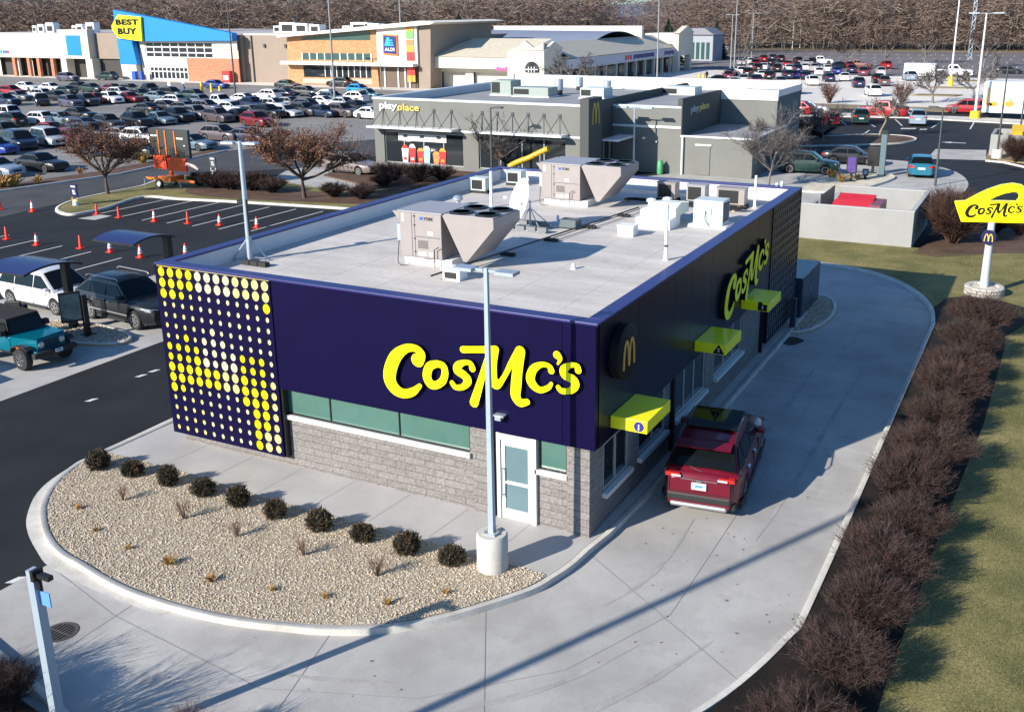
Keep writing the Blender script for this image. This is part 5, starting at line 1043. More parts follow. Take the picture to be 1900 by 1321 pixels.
b = MB(); put_text(b, 'play', .72, -40.05, 4.95, lambda u, v, d: (u, 49.3-d, v), .01, .1, M_wht, width=1.75, bold=.025); put_text(b, 'place', .72, -38.1, 4.86, lambda u, v, d: (u, 49.3-d, v), .01, .1, mat('letters_gold', (0.62, 0.5, 0.12), .5), width=2.05, bold=.02); b.build('wall_lettering', None, P)
b = MB(); put_text(b, 'play', .7, 58.4, 4.75, lambda u, v, d: (-17.12+d, u, v), .01, .06, mat('letters_dim', (0.35, 0.38, 0.4), .5), width=2.0, bold=.02); put_text(b, 'place', .7, 60.8, 4.75, lambda u, v, d: (-17.12+d, u, v), .01, .06, MATS['letters_gold'], width=2.4, bold=.02); b.build('wall_lettering', None, P)
b = MB(); b.box(-22.89, -22.8, 52.2, 54.6, .1, 2.5, DGLASS)
for y in (52.2, 53.4, 54.6): b.box(-22.8, -22.74, y-.05, y+.05, .1, 2.6, ALUG)
b.build('entrance_door', None, P)
b = MB(); b.tube([(-17.0, 55.35, 0), (-17.0, 55.35, 2.9)], .09, 6); b.build('downpipe', WCAP, P); b = MB(); b.box(-15.9, -14.8, 55.44, 55.495, .05, 2.3); b.build('service_door', GW, P); b = MB(); b.box(-16.0, -14.7, 55.40, 55.494, 2.3, 2.42); b.build('door_hood', WCAP, P)
b = MB(); b.box(-20.3, -20.1, 55.3, 55.49, 2.6, 2.75); b.box(-19.2, -19.1, 55.3, 55.49, 2.4, 2.5); b.build('wall_light', M_wht, P)
GB2 = mat('unit_green_grey', (0.27, 0.32, 0.29), .5, var=.05)
for (px0, px1, pt, pb, lb) in ((911, 948, 150, 178, 'tall ribbed green grey unit on the grey restaurant roof, leftmost'), (952, 1017, 163, 181, 'low green grey unit on the grey restaurant roof, left of the steel flues'), (1076, 1120, 164, 184, 'pale green unit behind the golden arches wall'), (1228, 1289, 162, 180, 'pale unit with dark intake near the rear roof parapet')):
    q = G((px0+px1)/2, pb, 4.95); y = q.y; a = V(px0, pb, 1, y).x; c_ = V(px1, pb, 1, y).x; zt_ = ztop(q.x, y, pt); t = thing('rooftop_unit', lb, 'rooftop unit', (q.x, q.y, 4.95), 'units on the grey restaurant roof')
    b = MB(); b.box(a, c_, y, y+2, 5.05, zt_); b.build('cabinet', GB2 if px0 < 1070 else LGREY, t, bevel=.03); b = MB(); b.box(a+.1, a+(c_-a)*.45, y-.03, y-.002, 5.2, zt_-.15, M_dark); b.build('intake', None, t); b = MB(); b.box(a-.1, c_+.1, y-.1, y+2.1, 4.95, 5.05); b.build('curb', M_wht, t)
for (px, pt, pb, r_, lb) in ((1037, 147, 176, .42, 'fat steel flue with collar on the grey restaurant roof, leftmost'), (1075, 144, 168, .38, 'steel flue in the middle of the grey restaurant roof'), (1127, 150, 168, .38, 'short steel flue behind the arches wall')):
    q = G(px, pb, 4.95); zt_ = ztop(q.x, q.y, pt); t = thing('flue', lb, 'flue', (q.x, q.y, 4.95), 'steel flues on the grey restaurant roof'); b = MB(); b.lathe([(r_*.8, 0), (r_*.8, (zt_-4.95)*.3)], (q.x, q.y, 4.95), 16); b.build('neck', M_dark, t, smooth=40)
    b = MB(); b.lathe([(r_, (zt_-4.95)*.3), (r_, zt_-4.95), (r_*.85, zt_-4.95), (r_*.85, zt_-5.1)], (q.x, q.y, 4.95), 16); b.build('cowl', M_steel, t, smooth=40)
q = G(1237, 318); t = thing('gas_bottle', 'upright green gas bottle against the grey restaurant wall', 'gas bottle', (-18.6, 54.9, 0)); b = MB(); b.lathe([(.22, 0), (.24, .1), (.24, .9), (.12, 1.1), (.05, 1.15)], (-18.6, 54.9, 0), 14); b.build('body', mat('bottle_green', (0.06, 0.3, 0.12), .5), t, smooth=40); b = MB(); b.lathe([(.05, 1.15), (.05, 1.25)], (-18.6, 54.9, 0), 8); b.build('valve', M_steel, t)
# ------------------------------------------------------------------ the shopping centre
CRM = mat('cream_stucco', (0.58, 0.53, 0.44), 0.8, var=.06, scale=.3); CRW = mat('cream_white', (0.66, 0.63, 0.57), 0.8, var=.06, scale=.3); TAN = mat('tan_brown_wall', (0.27, 0.215, 0.17), 0.85, var=.06, scale=.4); DRK = mat('dark_arcade', (0.045, 0.04, 0.035), 0.8); BRK = brick_mat('red_brick', (0.5, 0.19, 0.10), (0.42, 0.16, 0.09), (0.45, 0.33, 0.26), .8, .3, .3, .02, 3)
BLU = mat('store_blue', (0.0, 0.20, 0.62), .45, var=.04, scale=.3); TAGY = mat('tag_yellow', (0.9, 0.82, 0.0), .45); LROOF = ground_mat('mall_roof', (0.32, 0.3, 0.29), (0.45, 0.43, 0.41), fine=1.5, broad=.08, fv=.1, bump=.05)
YM = 125.0
def mx(px, py=100, y=YM): return V(px, py, 1, y).x
def mz(px, py, y=YM): return V(px, py, 1, y).z
T1 = thing('shop_row', 'cream white arcade shops with dark openings left of the blue store', 'shops', (mx(100), YM, 0))
b = MB(); ops = [(mx(a, 140), mx(c_, 140), 0, 3.7) for a, c_ in ((5, 28), (42, 56), (64, 74), (80, 100), (106, 128))]
wall_open(b, 1, YM, -1, mx(-60), mx(122), 0, 8.6, ops, CRW, .6, DRK); b.box(mx(-60), mx(225), YM+.8, YM+50, 0, 8.3, DRK); b.build('wall', None, T1)
b = MB(); b.box(mx(122), mx(177), YM-1.4, YM+.5, 3.75, 9.3, CRM); b.box(mx(122), mx(132), YM-1.4, YM+.5, 0, 3.75, CRM); b.box(mx(168), mx(180), YM-1.4, YM+.5, 0, 3.75, CRM); b.build('tower', None, T1)
b = MB(); b.box(mx(137), mx(163), YM-1.48, YM-1.4, mz(150, 103), mz(150, 66)); b.build('blue_panel', BLU, T1)
b = MB(); b.box(mx(180), mx(224), YM+.2, YM+.79, 3.75, 8.6, TAN); b.box(mx(180), mx(224), YM+.7, YM+.79, 0, 3.75, DRK); b.build('shaded_recess_wall', None, T1)  # recess shade put into the wall colour, near black at the foot
for a in (30, 57, 75, 101): b = MB(); b.box(mx(a), mx(a+5), YM-1.2, YM-.6, 0, 3.8); b.build('brick_pier', BRK, T1)
b = MB(); b.box(mx(-60), mx(122), YM-1.3, YM-.02, 3.75, 4.05); b.build('arcade_canopy', CRM, T1)
b = MB(); b.box(mx(-60), mx(225), YM+.8, YM+50, 8.35, 8.5); b.build('roof', LROOF, T1)
b = MB()
for a, m_ in ((1, BLU), (6, BLU), (10, BLU), (14, mat('sign_red', (0.6, 0.03, 0.06), .5))): b.box(mx(a), mx(a+3), YM-.08, YM-.01, mz(5, 100), mz(5, 94), m_)
b.build('sign_letters', None, T1)
T2 = thing('electronics_store', 'big box store with slanted bright blue gable and yellow tag sign', 'store', (mx(330), YM, 0))
def poly_part(name, pts, m, y0, y1, parent, label=None):
    b = MB(); b.prism([(V(px, py, 1, YM).x, max(0, V(px, py, 1, YM).z)) for px, py in pts], y0, y1, None, lambda u, v, d: (u, d, v)); return b.build(name, m, parent)
poly_part('blue_gable', [(217, 19), (437, 62), (438, 76), (262, 77), (252, 77), (262, 120), (231, 119)], BLU, YM-1.0, YM+.3, T2)
poly_part('cream_base', [(231, 119), (259, 120), (262, 146), (236, 147)], CRM, YM-.9, YM+.3, T2)
tg = poly_part('tag_sign', [(219, 48), (230, 28), (272, 32), (275, 77), (231, 71), (220, 56)], TAGY, YM-1.55, YM-1.15, T2)
b = MB(); fn = lambda u, v, d: (u, YM-1.56-d, v); put_text(b, 'BEST', mz(250, 35)-mz(250, 46), mx(247.5, 41), mz(247, 41.5), fn, 0, .05, SGNB, width=(mx(269)-mx(226))*.97, bold=.06, spacing=1.12); put_text(b, 'BUY', mz(250, 52)-mz(250, 64), mx(248, 57), mz(248, 58.5), fn, 0, .05, SGNB, width=(mx(265)-mx(229))*.97, bold=.06, spacing=1.12); b.build('lettering', None, tg)
b = MB(); wall_open(b, 1, YM+.3, -1, mx(258), mx(440), 0, 8.4, [(mx(268), mx(393), mz(300, 108), mz(300, 78)), (mx(272), mx(343), .1, mz(300, 124))], CRM, .3, DRK); b.box(mx(225), mx(441), YM+1, YM+45, 0, 8.2, TAN); b.build('wall', None, T2)
window(T2, 1, YM+.3, -1, mx(268), mx(393), mz(300, 108), mz(300, 78), ALUM, DGLASS, mull=[mx(268)+(mx(393)-mx(268))*k/8 for k in range(1, 8)], rails=[mz(300, 108)+(mz(300, 78)-mz(300, 108))*k/3 for k in (1, 2)], fw=.22, recess=.1)
window(T2, 1, YM+.3, -1, mx(272), mx(343), .1, mz(300, 124), ALUM, DGLASS, mull=[mx(272)+(mx(343)-mx(272))*k/9 for k in range(1, 9)], rails=[1.6], fw=.22, recess=.1, name='entrance_doors')
b = MB(); b.prism([(mx(345), .0), (mx(441), .0), (mx(441), mz(400, 109)), (mx(345), mz(400, 109))], YM+.05, YM+.29, None, lambda u, v, d: (u, d, v)); b.build('brick_wall', BRK, T2)
b = MB(); b.prism([(mx(395), mz(380, 92)), (mx(440), mz(380, 92)), (mx(440), mz(440, 77)), (mx(395), mz(380, 77))], YM+.1, YM+.29, None, lambda u, v, d: (u, d, v)); b.build('cream_band', CRW, T2)
b = MB(); b.box(mx(225), mx(441), YM+1, YM+45, 8.25, 8.4); b.build('roof', LROOF, T2)
for px, w_ in ((252, .9), (266, .6)): b = MB(); b.box(mx(px), mx(px)+w_, YM-1.6, YM-.9, 0, 1.6); b.build('blue_bin', mat('bin_blue', (0.01, 0.08, 0.4), .5), T2)
vq = mx(425); t = thing('vending_machine', 'red vending box against the brick wall of the blue gabled store', 'vending machine', (vq, YM-.9, 0)); b = MB(); b.box(vq-.9, vq+.9, YM-1.4, YM-.5, 0, 2.1); b.build('case', mat('vend_red', (0.6, .03, .03), .4), t); b = MB(); b.box(vq-.6, vq+.6, YM-1.45, YM-1.4, .5, 1.3); b.build('label_panel', M_wht, t)
T3 = thing('tan_block', 'plain tan brown windowless wall between the blue store and the orange brick store', 'building', (mx(486), YM+2, 0)); b = MB(); b.box(mx(441), mx(534), YM+2, YM+45, 0, 8.3); b.build('wall', TAN, T3); b = MB(); b.box(mx(440.5), mx(534.5), YM+1.9, YM+45.1, 8.3, 8.6); b.build('coping', CRM, T3); b = MB(); b.tube([(mx(455), YM+1.85, 0), (mx(455), YM+1.85, 8.3)], .12, 6); b.build('downpipe', M_pd, T3)
b = MB()
for px in (477, 516): b.box(mx(px), mx(px)+.4, YM+1.7, YM+2, 6.2, 6.8)
b.build('wall_light', M_pd, T3)
T4 = thing('grocery_store', 'orange brick grocery store with rising white roofline and blue logo tower', 'store', (mx(650), YM, 0)); ORB = brick_mat('orange_brick', (0.50, 0.27, 0.135), (0.45, 0.235, 0.115), (0.4, 0.26, 0.16), 1.2, .4, .2, .02, 2); GRG = mat('grocery_glass', (0.04, 0.09, 0.085), .15)
poly_part('brick_wall', [(532, 70), (703, 53), (706, 164), (536, 156)], ORB, YM, YM+.5, T4)
poly_part('upper_glass', [(560, 70), (686, 56), (687, 75), (561, 75)], GRG, YM-.06, YM-.01, T4)
wb_ = poly_part('window_band', [(561, 99), (689, 100), (690, 112), (562, 111)], GRG, YM-.06, YM-.01, T4)
b = MB()
for k in range(10): xx = mx(561)+(mx(689)-mx(561))*k/9; b.box(xx-.12, xx+.12, YM-.12, YM-.05, mz(600, 112), mz(600, 99))
b.build('mullion', ALUM, wb_)
lw = poly_part('shop_window', [(563, 121), (690, 122), (692, 145), (565, 143)], DGLASS, YM-.08, YM-.02, T4)
b = MB()
for k in range(9): xx = mx(602)+(mx(690)-mx(602))*k/8; b.box(xx-.08, xx+.08, YM-.15, YM-.08, mz(640, 144), mz(640, 122))
b.build('mullion', ALUM, lw)
poly_part('base_wall', [(563, 146), (692, 147), (692, 158), (564, 155)], mat('base_tan', (0.42, 0.36, 0.3), .8), YM-.2, YM-.05, T4)
poly_part('white_roofline', [(522, 66), (790, 39), (815, 42), (806, 46), (524, 70)], CRW, YM-1.5, YM+22, T4)
poly_part('entry_canopy', [(532, 113), (777, 118), (777, 124), (532, 119)], CRW, YM-1.8, YM+.2, T4)
poly_part('white_tower', [(702, 53), (776, 45), (779, 122), (704, 120)], CRW, YM-.6, YM+.6, T4)
poly_part('entry', [(706, 123), (776, 124), (776, 166), (708, 163)], mat('entry_brown', (0.12, 0.08, 0.06), .7), YM-.05, YM+.3, T4)
b = MB()
for px in (712, 737, 750, 758): b.box(mx(px), mx(px)+.25, YM-.2, YM-.06, 0, mz(730, 126))
b.build('entry_frame', ALUM, T4)
poly_part('pier', [(777, 40), (800, 46), (800, 165), (779, 168)], TAN, YM-.2, YM+20, T4); poly_part('pier', [(691, 120), (703, 120), (707, 163), (694, 163)], ORB, YM-.5, YM-.01, T4)
lg = poly_part('logo_sign', [(715, 63.5), (742, 65.5), (743, 104), (716, 101)], mat('logo_orange', (0.75, 0.2, 0.01), .4), YM-.85, YM-.62, T4)
poly_part('logo_field', [(717, 66), (740.5, 68), (741, 101), (718, 98.5)], mat('logo_navy', (0.01, 0.015, 0.16), .4), YM-.92, YM-.86, lg)
b = MB(); fn = lambda u, v, d: (u, YM-.93-d, v); cyb = mat('logo_cyan', (0.02, 0.4, 0.75), .4)
for k in range(3): x0 = mx(720+k*3.2); b.prism([(x0, mz(729, 85.5)), (x0+.45, mz(729, 85.5)), (mx(727+k*1.5), mz(729, 69.5)), (mx(725+k*1.5), mz(729, 69.5))], .0+k*.01, .04+k*.01, cyb, fn)
for k in range(3): b.box(mx(730), mx(737.5-k), YM-1.0, YM-.97, mz(729, 85.5-k*4.5), mz(729, 83-k*4.5), cyb)
put_text(b, 'ALDI', (mz(729, 89)-mz(729, 95)), mx(729.3), mz(729, 92), fn, 0, .05, M_wht, width=mx(738.5)-mx(720.5), bold=.03); b.build('lettering', None, lg)
b = MB(); ys_ = YM-.66
for i, (a, c_, m_) in enumerate(((51, 58, cO), (58, 72, mat('poster_green', (0.16, 0.35, 0.12), .5)), (74, 84, cB), (85, 97, cO), (97, 113, cR), (126, 140, cR), (140, 152, cO))):
    b.prism([(mx(758.5), mz(765, c_)), (mx(773), mz(765, c_)), (mx(773), mz(765, a)), (mx(758.5), mz(765, a))], ys_-.05, ys_-.01, m_, lambda u, v, d: (u, d, v))
b.build('produce_poster', None, T4)
b = MB(); b.box(mx(536), mx(776), YM+.6, YM+45, 0, 8.1); b.build('rear_block', TAN, T4)
# curved grey roof behind
T5 = thing('barrel_roof_hall', 'long low hall with grey blue curved roof behind the grocery store', 'building', (-95, 175, 0))
b = MB(); xa, xb_ = V(800, 80, 1, 150).x, V(1098, 80, 1, 150).x; za = V(900, 85, 1, 150).z; zb_ = V(900, 58, 1, 150).z; n = 16
rows = [[(xa, 150+24*k/n, za+(zb_-za)*math.sin(math.pi*(.08+.84*k/n)/1.0)) for k in range(n+1)], [(xb_, 150+24*k/n, za+(zb_-za)*.9*math.sin(math.pi*(.08+.84*k/n)/1.0)) for k in range(n+1)]]
b.grid(rows, None); b.build('roof', mat('roof_slate_blue', (0.2, 0.23, 0.3), .6, var=.05, scale=.2), T5, smooth=60); b = MB(); b.box(xa, xb_, 150.2, 173.8, 0, za+.4); b.build('wall', CRM, T5)
b = MB(); b.box(V(797, 60, 1, 149).x, V(1095, 60, 1, 149).x, 174, 175, za, zb_+.5); b.build('rear_parapet', CRW, T5)
# cream strip to the gable tower, then the long wing
T6 = thing('cream_shop_strip', 'cream shop strip with hipped tan roof and pink sign right of the grocery store', 'shops', (mx(880), YM, 0)); TANR = mat('tan_shingle_roof', (0.55, 0.49, 0.38), .8, var=.1, scale=1.5)
b = MB(); wall_open(b, 1, YM+3, -1, mx(783), mx(948), 0, 5.0, [(mx(800), mx(845), 0, 2.6), (mx(860), mx(935), 0, 2.6)], CRM, .6, DRK); b.box(mx(783), mx(960), YM+3.7, YM+22, 0, 4.9, CRM); b.build('wall', None, T6)
b = MB(); b.box(mx(778), mx(948), YM+1.2, YM+3, 3.3, 5.1); b.build('fascia_band', CRW, T6)
b = MB(); z0_, z1_ = 5.1, mz(900, 88); b.quad((mx(778), YM+1.0, z0_), (mx(950), YM+1.0, z0_), (mx(962), YM+12, z1_+1), (mx(812), YM+12, z1_+1)); b.quad((mx(778), YM+1.0, z0_), (mx(812), YM+12, z1_+1), (mx(812), YM+22, z0_), (mx(778), YM+22, z0_)); b.build('hipped_roof', TANR, T6)
b = MB(); put_text(b, 'Carter', mz(930, 125)-mz(930, 132), mx(938), mz(930, 128.5), lambda u, v, d: (u, YM+1.18-d, v), 0, .06, mat('sign_pink', (0.75, 0.05, 0.3), .5), width=mx(963)-mx(913), bold=.05) if False else None
for k in range(9): b.box(mx(914+k*5.4), mx(917.6+k*5.4), YM+1.08, YM+1.18, mz(930, 132.5), mz(930, 125.5+(k % 3)))
b.build('sign_letters', mat('sign_pink', (0.75, 0.05, 0.3), .5), T6)
T7 = thing('gable_tower', 'cream tower with small pointed gables and an arched window', 'tower', (mx(990), YM, 0)); x0, x1 = mx(944), mx(1012)
b = MB(); b.box(x0, x1, YM-.5, YM+6, 0, mz(980, 93)); b.prism([(x0, mz(980, 93)), (x1, mz(980, 93)), (x1, mz(980, 80)), ((x0+x1)/2+1.6, mz(980, 93)+.3), ((x0+x1)/2, mz(985, 76)), ((x0+x1)/2-1.4, mz(980, 93)+.3)], YM-.7, YM-.1, None, lambda u, v, d: (u, d, v)); b.build('wall', CRM, T7)
b = MB(); b.prism([(YM-.5, mz(980, 93)), (YM+6, mz(980, 93)), (YM+2.7, mz(980, 78))], x1-.2, x1+.3, None, lambda u, v, d: (d, u, v)); b.build('side_gable', CRM, T7)
acx = mx(990); arc = [(acx+1.15*math.cos(a), mz(990, 128)+1.1*math.sin(a)+.0) for a in [math.pi*k/12 for k in range(13)]]+[(acx-1.15, mz(990, 134)), (acx+1.15, mz(990, 134))]
b = MB(); b.prism(arc, YM-.75, YM-.55, None, lambda u, v, d: (u, d, v)); aw = b.build('arched_window', DGLASS, T7); b = MB()
for k in (-.5, 0, .5): b.box(acx+k-.06, acx+k+.06, YM-.82, YM-.76, mz(990, 134), mz(990, 124))
b.box(acx-1.1, acx+1.1, YM-.82, YM-.76, mz(990, 129)-.06, mz(990, 129)+.06); b.build('muntin', ALUM, aw)
A0 = Vector((mx(1020)+0.5, YM+6)); A1 = Vector((-63.0, 190)); dW = (A1-A0).normalized(); nW = Vector((dW.y, -dW.x))
T8 = thing('shop_wing', 'long shaded shop wing with tan roof running back to the wood', 'shops', (A0.x, A0.y, 0)); LW = (A1-A0).length
Mw = Matrix(((dW.x, nW.x, 0, A0.x), (dW.y, nW.y, 0, A0.y), (0, 0, 1, 0), (0, 0, 0, 1)))
b = MB(); b.box(0, LW, -20, -2.5, 0, 4.9, CRM, Mw); b.box(0, LW, -2.49, -2.4, 0, 3.0, DRK, Mw); b.box(0, LW, -2.5, 0, 3.1, 4.9, CRM, Mw)
for k in range(12): b.box(k*LW/12+1, k*LW/12+1.5, -.6, -.1, 0, 3.1, CRM, Mw)
b.build('wall', None, T8)
b = MB(); b.box(-1, LW, -.02, .4, 3.2, 4.8, mat('fascia_shade_lilac', (0.5, 0.48, 0.52), .8), Mw); b.build('fascia_band', None, T8)  # lilac tint puts the wing's grey blue shade into the fascia
for k in range(9): b = MB(); b.box(k*LW/9+1.2, k*LW/9+5.2, -2.39, -2.3, .5, 2.5, GRG, Mw); b.build('shop_window', None, T8)
b = MB()
for (u0, u1, m_) in ((.40, .46, MATS['sign_red']), (.47, .66, mat('sign_navy', (0.02, 0.02, 0.15), .5)), (.76, .86, MATS['sign_navy']), (.92, .97, MATS['sign_navy'])):
    n = int((u1-u0)*60)
    for k in range(n): b.box(LW*(u0+(u1-u0)*k/n), LW*(u0+(u1-u0)*k/n)+.65, .41, .5, 3.6+(k % 2)*.1, 4.35, m_, Mw)
b.build('sign_letters', None, T8)
b = MB(); a = [Mw @ Vector(p) for p in ((0, .4, 4.9), (LW, .4, 4.9), (LW, -4.5, 7.3), (0, -4.5, 7.3))]; b.quad(*a, TANR); a = [Mw @ Vector(p) for p in ((0, -4.5, 7.3), (LW, -4.5, 7.3), (LW, -4.7, 4.9), (0, -4.7, 4.9))]; b.quad(*a, TANR); b.build('tan_roof', None, T8)
b = MB(); b.box(0, LW, -20, -4.7, 4.95, 5.05, LROOF, Mw); b.build('flat_roof', None, T8)
b = MB(); b.box(LW-8, LW+1.5, -6, 1.2, 3.2, 7.6, CRM, Mw)
for u in (LW-8, LW-.3): b.box(u, u+1.2, 0, 1.2, 0, 3.2, CRM, Mw)
b.prism([(LW-8.4, 7.6), (LW+1.9, 7.6), (LW-3, 9.0)], 0.2, 1.4, CRM, lambda u, v, d: Mw @ Vector((u, d, v))); b.build('end_tower', None, T8)
rr = random.Random(4); 
for k in range(16):
    u = 3+k*LW/17; v = -7-rr.random()*8; s = .5+rr.random()*.6; t = thing('rooftop_unit', 'small white unit in the cluster on the flat roof of the shop wing', 'rooftop unit', Mw @ Vector((u, v, 5.05)), 'white units on the shop wing roof'); b = MB(); b.box(u-s*1.2, u+s*1.2, v-s, v+s, 5.05, 5.4+s*1.6, M_wht if k % 3 else LGREY, Mw); b.build('cabinet', None, t); b = MB(); b.box(u-s*.8, u+s*.8, v+s, v+s+.05, 5.4, 5.2+s*1.3, M_dark, Mw); b.build('grille', None, t)
qx = [(15, 8.5), (45, 8.5), (60, 8.5), (80, 8.5), (95, 8.5), (150, 8.5)]
for k, px in enumerate((8, 20, 37, 82, 92, 112)):
    x = mx(px); s = .6+(k % 3)*.3; t = thing('rooftop_unit', 'small pale unit in the line on the cream arcade roof', 'rooftop unit', (x, YM+9, 8.5), 'pale units on the arcade roof'); b = MB(); b.box(x-s, x+s, YM+8, YM+9.5, 8.5, 9.3+s); b.build('cabinet', M_wht, t); b = MB(); b.box(x-s*.7, x+s*.7, YM+7.95, YM+8, 8.8, 9.1+s*.6); b.build('grille', M_dark, t)
for k, px in enumerate((428, 448, 474, 500, 560, 585, 610, 650, 668)):
    x = mx(px); s = .8+(k*7 % 4)*.35; t = thing('rooftop_unit', 'white unit in the line on the roofs between the blue gable and the grocery roofline', 'rooftop unit', (x, YM+14, 8.5), 'white units behind the store parapets'); b = MB(); b.box(x-s, x+s, YM+13, YM+15, 8.5, 9.3+s*.6); b.build('cabinet', M_wht, t); b = MB(); b.box(x-s*.7, x+s*.7, YM+12.95, YM+13, 8.8, 9.1+s*.5); b.build('grille', M_dark, t)
T9 = thing('end_building', 'grey blue gabled building at the far end of the shop wing', 'building', V(1305, 110, 1, 230)); xx0, xx1 = V(1262, 100, 1, 228).x, V(1322, 100, 1, 228).x; b = MB(); T9.location = (xx0, 228, 0)
b.box(xx0, xx1, 228, 236, 0, 6.2, mat('slate_wall', (0.3, 0.32, 0.36), .8)); b.build('wall', None, T9); b = MB()
for k in range(5): b.box(xx0+1.5+k*1.3, xx0+2.3+k*1.3, 227.9, 228, .4, 4.4)
b.build('tall_windows', MATS['grocery_glass'], T9); b = MB(); b.prism([(xx0-.4, 6.2), (xx1+.4, 6.2), (xx1-2, 7.7), (xx0+2, 7.7)], 227.5, 236.5, None, lambda u, v, d: (u, d, v)); b.build('roof', mat('slate_roof', (0.22, 0.22, 0.25), .8), T9)
# ------------------------------------------------------------------ vehicles
PAINT = mat('car_paint', (0.5, 0.5, 0.5), 0.35, 0.1, coat=0.4, spec=0.35, objcol=True); TYRE = mat('tyre', (0.02, 0.02, 0.021), 0.85); RIM = mat('rim_silver', (0.45, 0.46, 0.47), 0.3, 0.8); CGL = mat('car_glass', (0.006, 0.008, 0.009), 0.06, 0.0, spec=0.25)
TAILR = mat('tail_red', (0.55, 0.015, 0.01), 0.25, coat=.4); HEADL = mat('head_clear', (0.6, 0.62, 0.64), 0.15, .2, coat=.5); TRIM = mat('black_trim', (0.018, 0.018, 0.02), 0.6); SILV = mat('silver_trim', (0.4, 0.41, 0.42), 0.35, .6); CHRM = mat('chrome', (0.7, 0.7, 0.7), 0.12, 1.0); PLATE = mat('licence_plate', (0.6, 0.66, 0.7), .4); PLB = mat('plate_blue', (0.08, 0.3, 0.55), .4)
# L W H hood belt, windscreen base, roof front, roof rear, tail base, wheel x front/rear, wheel r, deck z
CT = {
 'sedan': dict(L=4.8, W=1.82, H=1.45, hood=.86, belt=.93, a=.95, b=.15, c=-1.05, d=-1.85, wf=1.42, wr=-1.4, r=.33, deck=.98),
 'hatch': dict(L=4.25, W=1.8, H=1.5, hood=.9, belt=.96, a=.95, b=.25, c=-1.35, d=-1.95, wf=1.3, wr=-1.28, r=.32, deck=1.0),
 'suv': dict(L=4.65, W=1.88, H=1.66, hood=1.0, belt=1.06, a=1.02, b=.25, c=-1.46, d=-2.17, wf=1.4, wr=-1.32, r=.37, deck=1.1),
 'minivan': dict(L=5.05, W=1.98, H=1.75, hood=.95, belt=1.02, a=1.55, b=.6, c=-2.0, d=-2.42, wf=1.55, wr=-1.5, r=.35, deck=1.05),
 'wagon': dict(L=4.7, W=1.82, H=1.55, hood=.9, belt=.97, a=.95, b=.15, c=-1.6, d=-2.2, wf=1.38, wr=-1.36, r=.34, deck=1.02),
 'pickup': dict(L=5.7, W=1.98, H=1.85, hood=1.12, belt=1.18, a=1.1, b=.5, c=-.85, d=-1.05, wf=1.85, wr=-1.75, r=.41, deck=1.15),
}
def lerp(a, b_, t): return a+(b_-a)*t
COL_ = None
